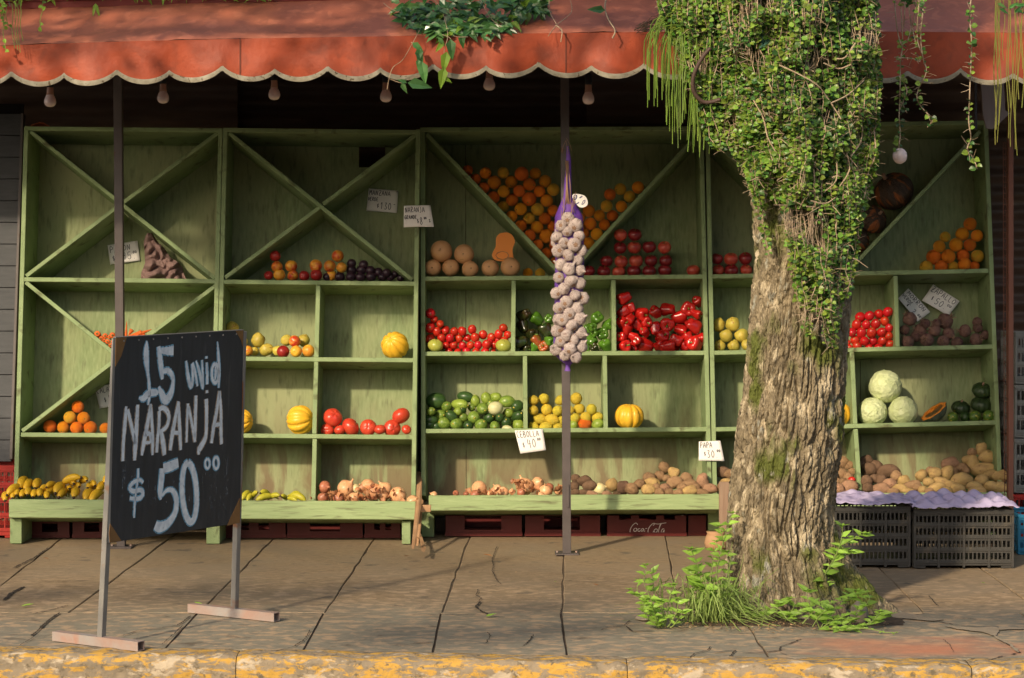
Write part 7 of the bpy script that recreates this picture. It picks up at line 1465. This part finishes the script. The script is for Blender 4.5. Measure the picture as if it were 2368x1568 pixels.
for pts in [[(900, 1080), (960, 880), (1000, 700), (1060, 580)], [(940, 1080), (1020, 900), (1080, 740), (1110, 610)], [(960, 1080), (990, 800), (1020, 520)], [(860, 1080), (840, 900), (870, 700)], [(800, 1080), (700, 960), (620, 870)], [(1000, 1080), (1160, 920), (1280, 800), (1380, 720)], [(1020, 1080), (1200, 900), (1290, 810), (1350, 830)], [(700, 1080), (650, 900), (630, 790)], [(860, 1100), (740, 1000), (560, 940)], [(620, 1100), (540, 960), (600, 820), (480, 830), (380, 920)]]:
    P = [atY(x, y, c0.y + .02) for x, y in smooth_path([zz('H', *q) for q in pts], 4)]; add(gb_, tube(P, [.0022 * (1 - .7 * i / len(P)) for i in range(len(P))], 4, False))
tag(ob('grass_tuft', gb_, m_grass, None, False, c0), 'tuft of long arching grass at the left foot of the trunk', 'grass', None, 'stuff')
dd = Leaves()
for k in range(26): dd.leaf(atY(*zz('H', U(1300, 1390), U(720, 840)), c0.y), Vector((1, 0, .5)) + rv() * .3, Vector((0, -1, 0)), .03, .006, .1, 'l')
# stones
for zk, x, y, rx, ry, lab in [('H', 1560, 1100, 85, 42, 'flat grey stone half sunk at the front of the trunk'), ('H', 2010, 1060, 72, 95, 'rough upright stone at the right end of the roots'), ('H', 350, 1110, 75, 22, 'pale flat stone at the left edge of the tree pit')]:
    g = atZ(*zz(zk, x, y + ry), .0); k = mpp(g) * .2997; c_ = g + Vector((0, .04, ry * k * .7)); o = ob('stone', deform(ball(24, 16), lambda v: c_ + Vector((v.x * rx * k, v.y * .05, v.z * ry * k)) * (1 + .22 * ns(v, 1.6, x) + .08 * ns(v, 5, x))), m_stone, None, True, c_); tag(o, lab, 'stone', 'stones round the tree pit')
# leaf litter
m_dead = mat('dead_leaf', (.40, .17, .05), (.30, .14, .06), scale=20, rough=.8, rnd=.3); m_litter = mat('leaf_litter', (.30, .16, .07), (.42, .30, .16), scale=20, rough=.9, isl=.5)
LT = [('M', 885, 128, 'orange-brown dead leaf before the gap between racks', m_dead, .05), ('M', 1472, 124, 'brown dead leaf left of the garlic pole foot', m_dead, .05), ('7', 303, 828, 'small tan leaf on the slab left of the chalkboard', m_dead, .03), ('7', 130, 1122, 'green fallen leaf near the left picture edge', m_weed, .055), ('7', 1252, 1116, 'green fallen leaf by the right foot of the sign', m_weed, .05),
      ('M', 1885, 300, 'tiny pale green leaf beside the centre joint', m_ivyy, .018), ('M', 2190, 325, 'reddish leaf scrap on cracked slab by the weeds', m_dead, .03), ('N', 995, 288, 'pale olive leaf on pavement right of the roots', m_weed, .045), ('N', 2003, 80, 'yellow leaf scrap on the slab before the black crate', m_ivyy, .022), ('M', 1425, 535, 'green leaf with rust stain lodged in the big crack', m_weed, .05)]
for zk, x, y, lab, mt_, L in LT:
    l = Leaves(); p = atZ(*zz(zk, x, y), .008); a = U(0, 6); l.leaf(p, Vector((math.cos(a), math.sin(a) * .6, .05)), Vector((0, -.1, 1)), L, L * .55, .12, 'l', -.12); tag(ob('fallen_leaf', (l.v, l.f), mt_, None, False, p), lab, 'leaf', 'fallen leaves on the pavement')
l = Leaves()
for i in range(420):
    p = atZ(*zz('H', random.choice([U(500, 1100), U(1500, 2250), U(1100, 1600)]), 1165 + random.gauss(0, 26)), .012); l.leaf(p, Vector((U(-1, 1), U(-1, 1), U(-.1, .3))), Vector((0, 0, 1)) + rv() * .4, U(.008, .028), U(.003, .008), .1, 'l')
for i in range(90):
    p = atZ(U(0, 2367), U(1270, 1500), .007); l.leaf(p, Vector((U(-1, 1), U(-1, 1), 0)), Vector((0, 0, 1)) + rv() * .3, U(.004, .010), U(.002, .006), .1, 'l')
tag(ob('leaf_litter', (l.v, l.f), m_litter), 'dry bits and straw scattered round the tree pit', 'litter', None, 'stuff')
# ------------------------------------------------------------------ light
EL, AZ = math.radians(28), math.radians(30)
sp0 = Vector((-math.sin(AZ) * math.cos(EL), -math.cos(AZ) * math.cos(EL), math.sin(EL)))
sd_ = bpy.data.lights.new('sun', 'SUN'); sd_.energy = 3.4; sd_.angle = math.radians(2.6); sd_.color = (1.0, .84, .61); so_ = bpy.data.objects.new('sun', sd_); C.objects.link(so_); so_.location = sp0 * 30; so_.rotation_euler = (-sp0).to_track_quat('-Z', 'Y').to_euler()
# added unseen tree, boughs laid out to cast soft shade bands on the pavement
shade_tree = tag(thing('street_tree', '', '', (-7.2, -4.2, 0)), 'added unseen tree left of the shop, boughs placed to shade the pavement', 'tree'); nl = Leaves(); na = ([], [])
add(na, tube([(-7.2, -4.2, -.1), (-7.15, -4.3, 1.6), (-7.0, -4.5, 3.0), (-6.6, -5.0, 4.0)], [.22, .18, .16, .10], 12))
for band, n_ in (([(880, 1462), (1100, 1468), (1300, 1455), (1450, 1440)], 1100), ([(-100, 1388), (150, 1372), (400, 1370), (620, 1376), (800, 1368)], 1100), ([(1950, 1432), (2150, 1428), (2400, 1430), (2600, 1432)], 1000), ([(1150, 1405), (1350, 1400)], 200)):
    G_ = [atZ(*q) for q in band]; off = sp0 * (3.1 / sp0.z); Q = [g + off for g in G_]; add(na, tube([Vector((-6.6, -5.0, 4.0))] + Q, [.07] + [.03] * len(Q), 6))
    for _ in range(n_):
        k = random.randrange(len(Q) - 1); c_ = Q[k].lerp(Q[k + 1], R()) + Vector((random.gauss(0, .06), random.gauss(0, .06), random.gauss(0, .03)))
        if noise.noise(c_ * 3) > -.25: nl.leaf(c_, rv(), rv() + Vector((0, 0, 1)), U(.08, .13), U(.05, .08), .1, 'l')
ob('trunk', na, m_wood, shade_tree, True); ob('crown', (nl.v, nl.f), m_vine2, shade_tree)
w = bpy.data.worlds.new('World'); sc.world = w; w.use_nodes = True; nt = w.node_tree; sk = nt.nodes.new('ShaderNodeTexSky'); sk.sky_type = 'NISHITA'; sk.sun_disc = False; sk.sun_elevation = EL; sk.sun_rotation = math.atan2(sp0.x, sp0.y); sk.dust_density = 3; sk.air_density = 1.2
nt.links.new(sk.outputs[0], nt.nodes['Background'].inputs[0]); nt.nodes['Background'].inputs[1].default_value = .145
sc.view_settings.view_transform = 'Standard'; sc.view_settings.look = 'None'; sc.view_settings.exposure = .3; sc.view_settings.gamma = 1; sc.view_settings.use_curve_mapping = False
sc.cycles.max_bounces = 6; sc.cycles.transparent_max_bounces = 16
# dark ridge added unseen behind the camera to block light from the low sky
hb_ = grid(60, 8, lambda u, v: (-45 + 90 * u, -26 - 5 * v, -.2 + 6.5 * math.sin(v * math.pi * .5) + v * 1.6 * noise.noise(Vector((u * 14, 0, 3)))))
tag(ob('sky_blocking_ridge', hb_, mat('sky_blocker_green', (.035, .05, .018), (.05, .065, .02), scale=2, rough=.9), None, True), None, None, None, 'structure')
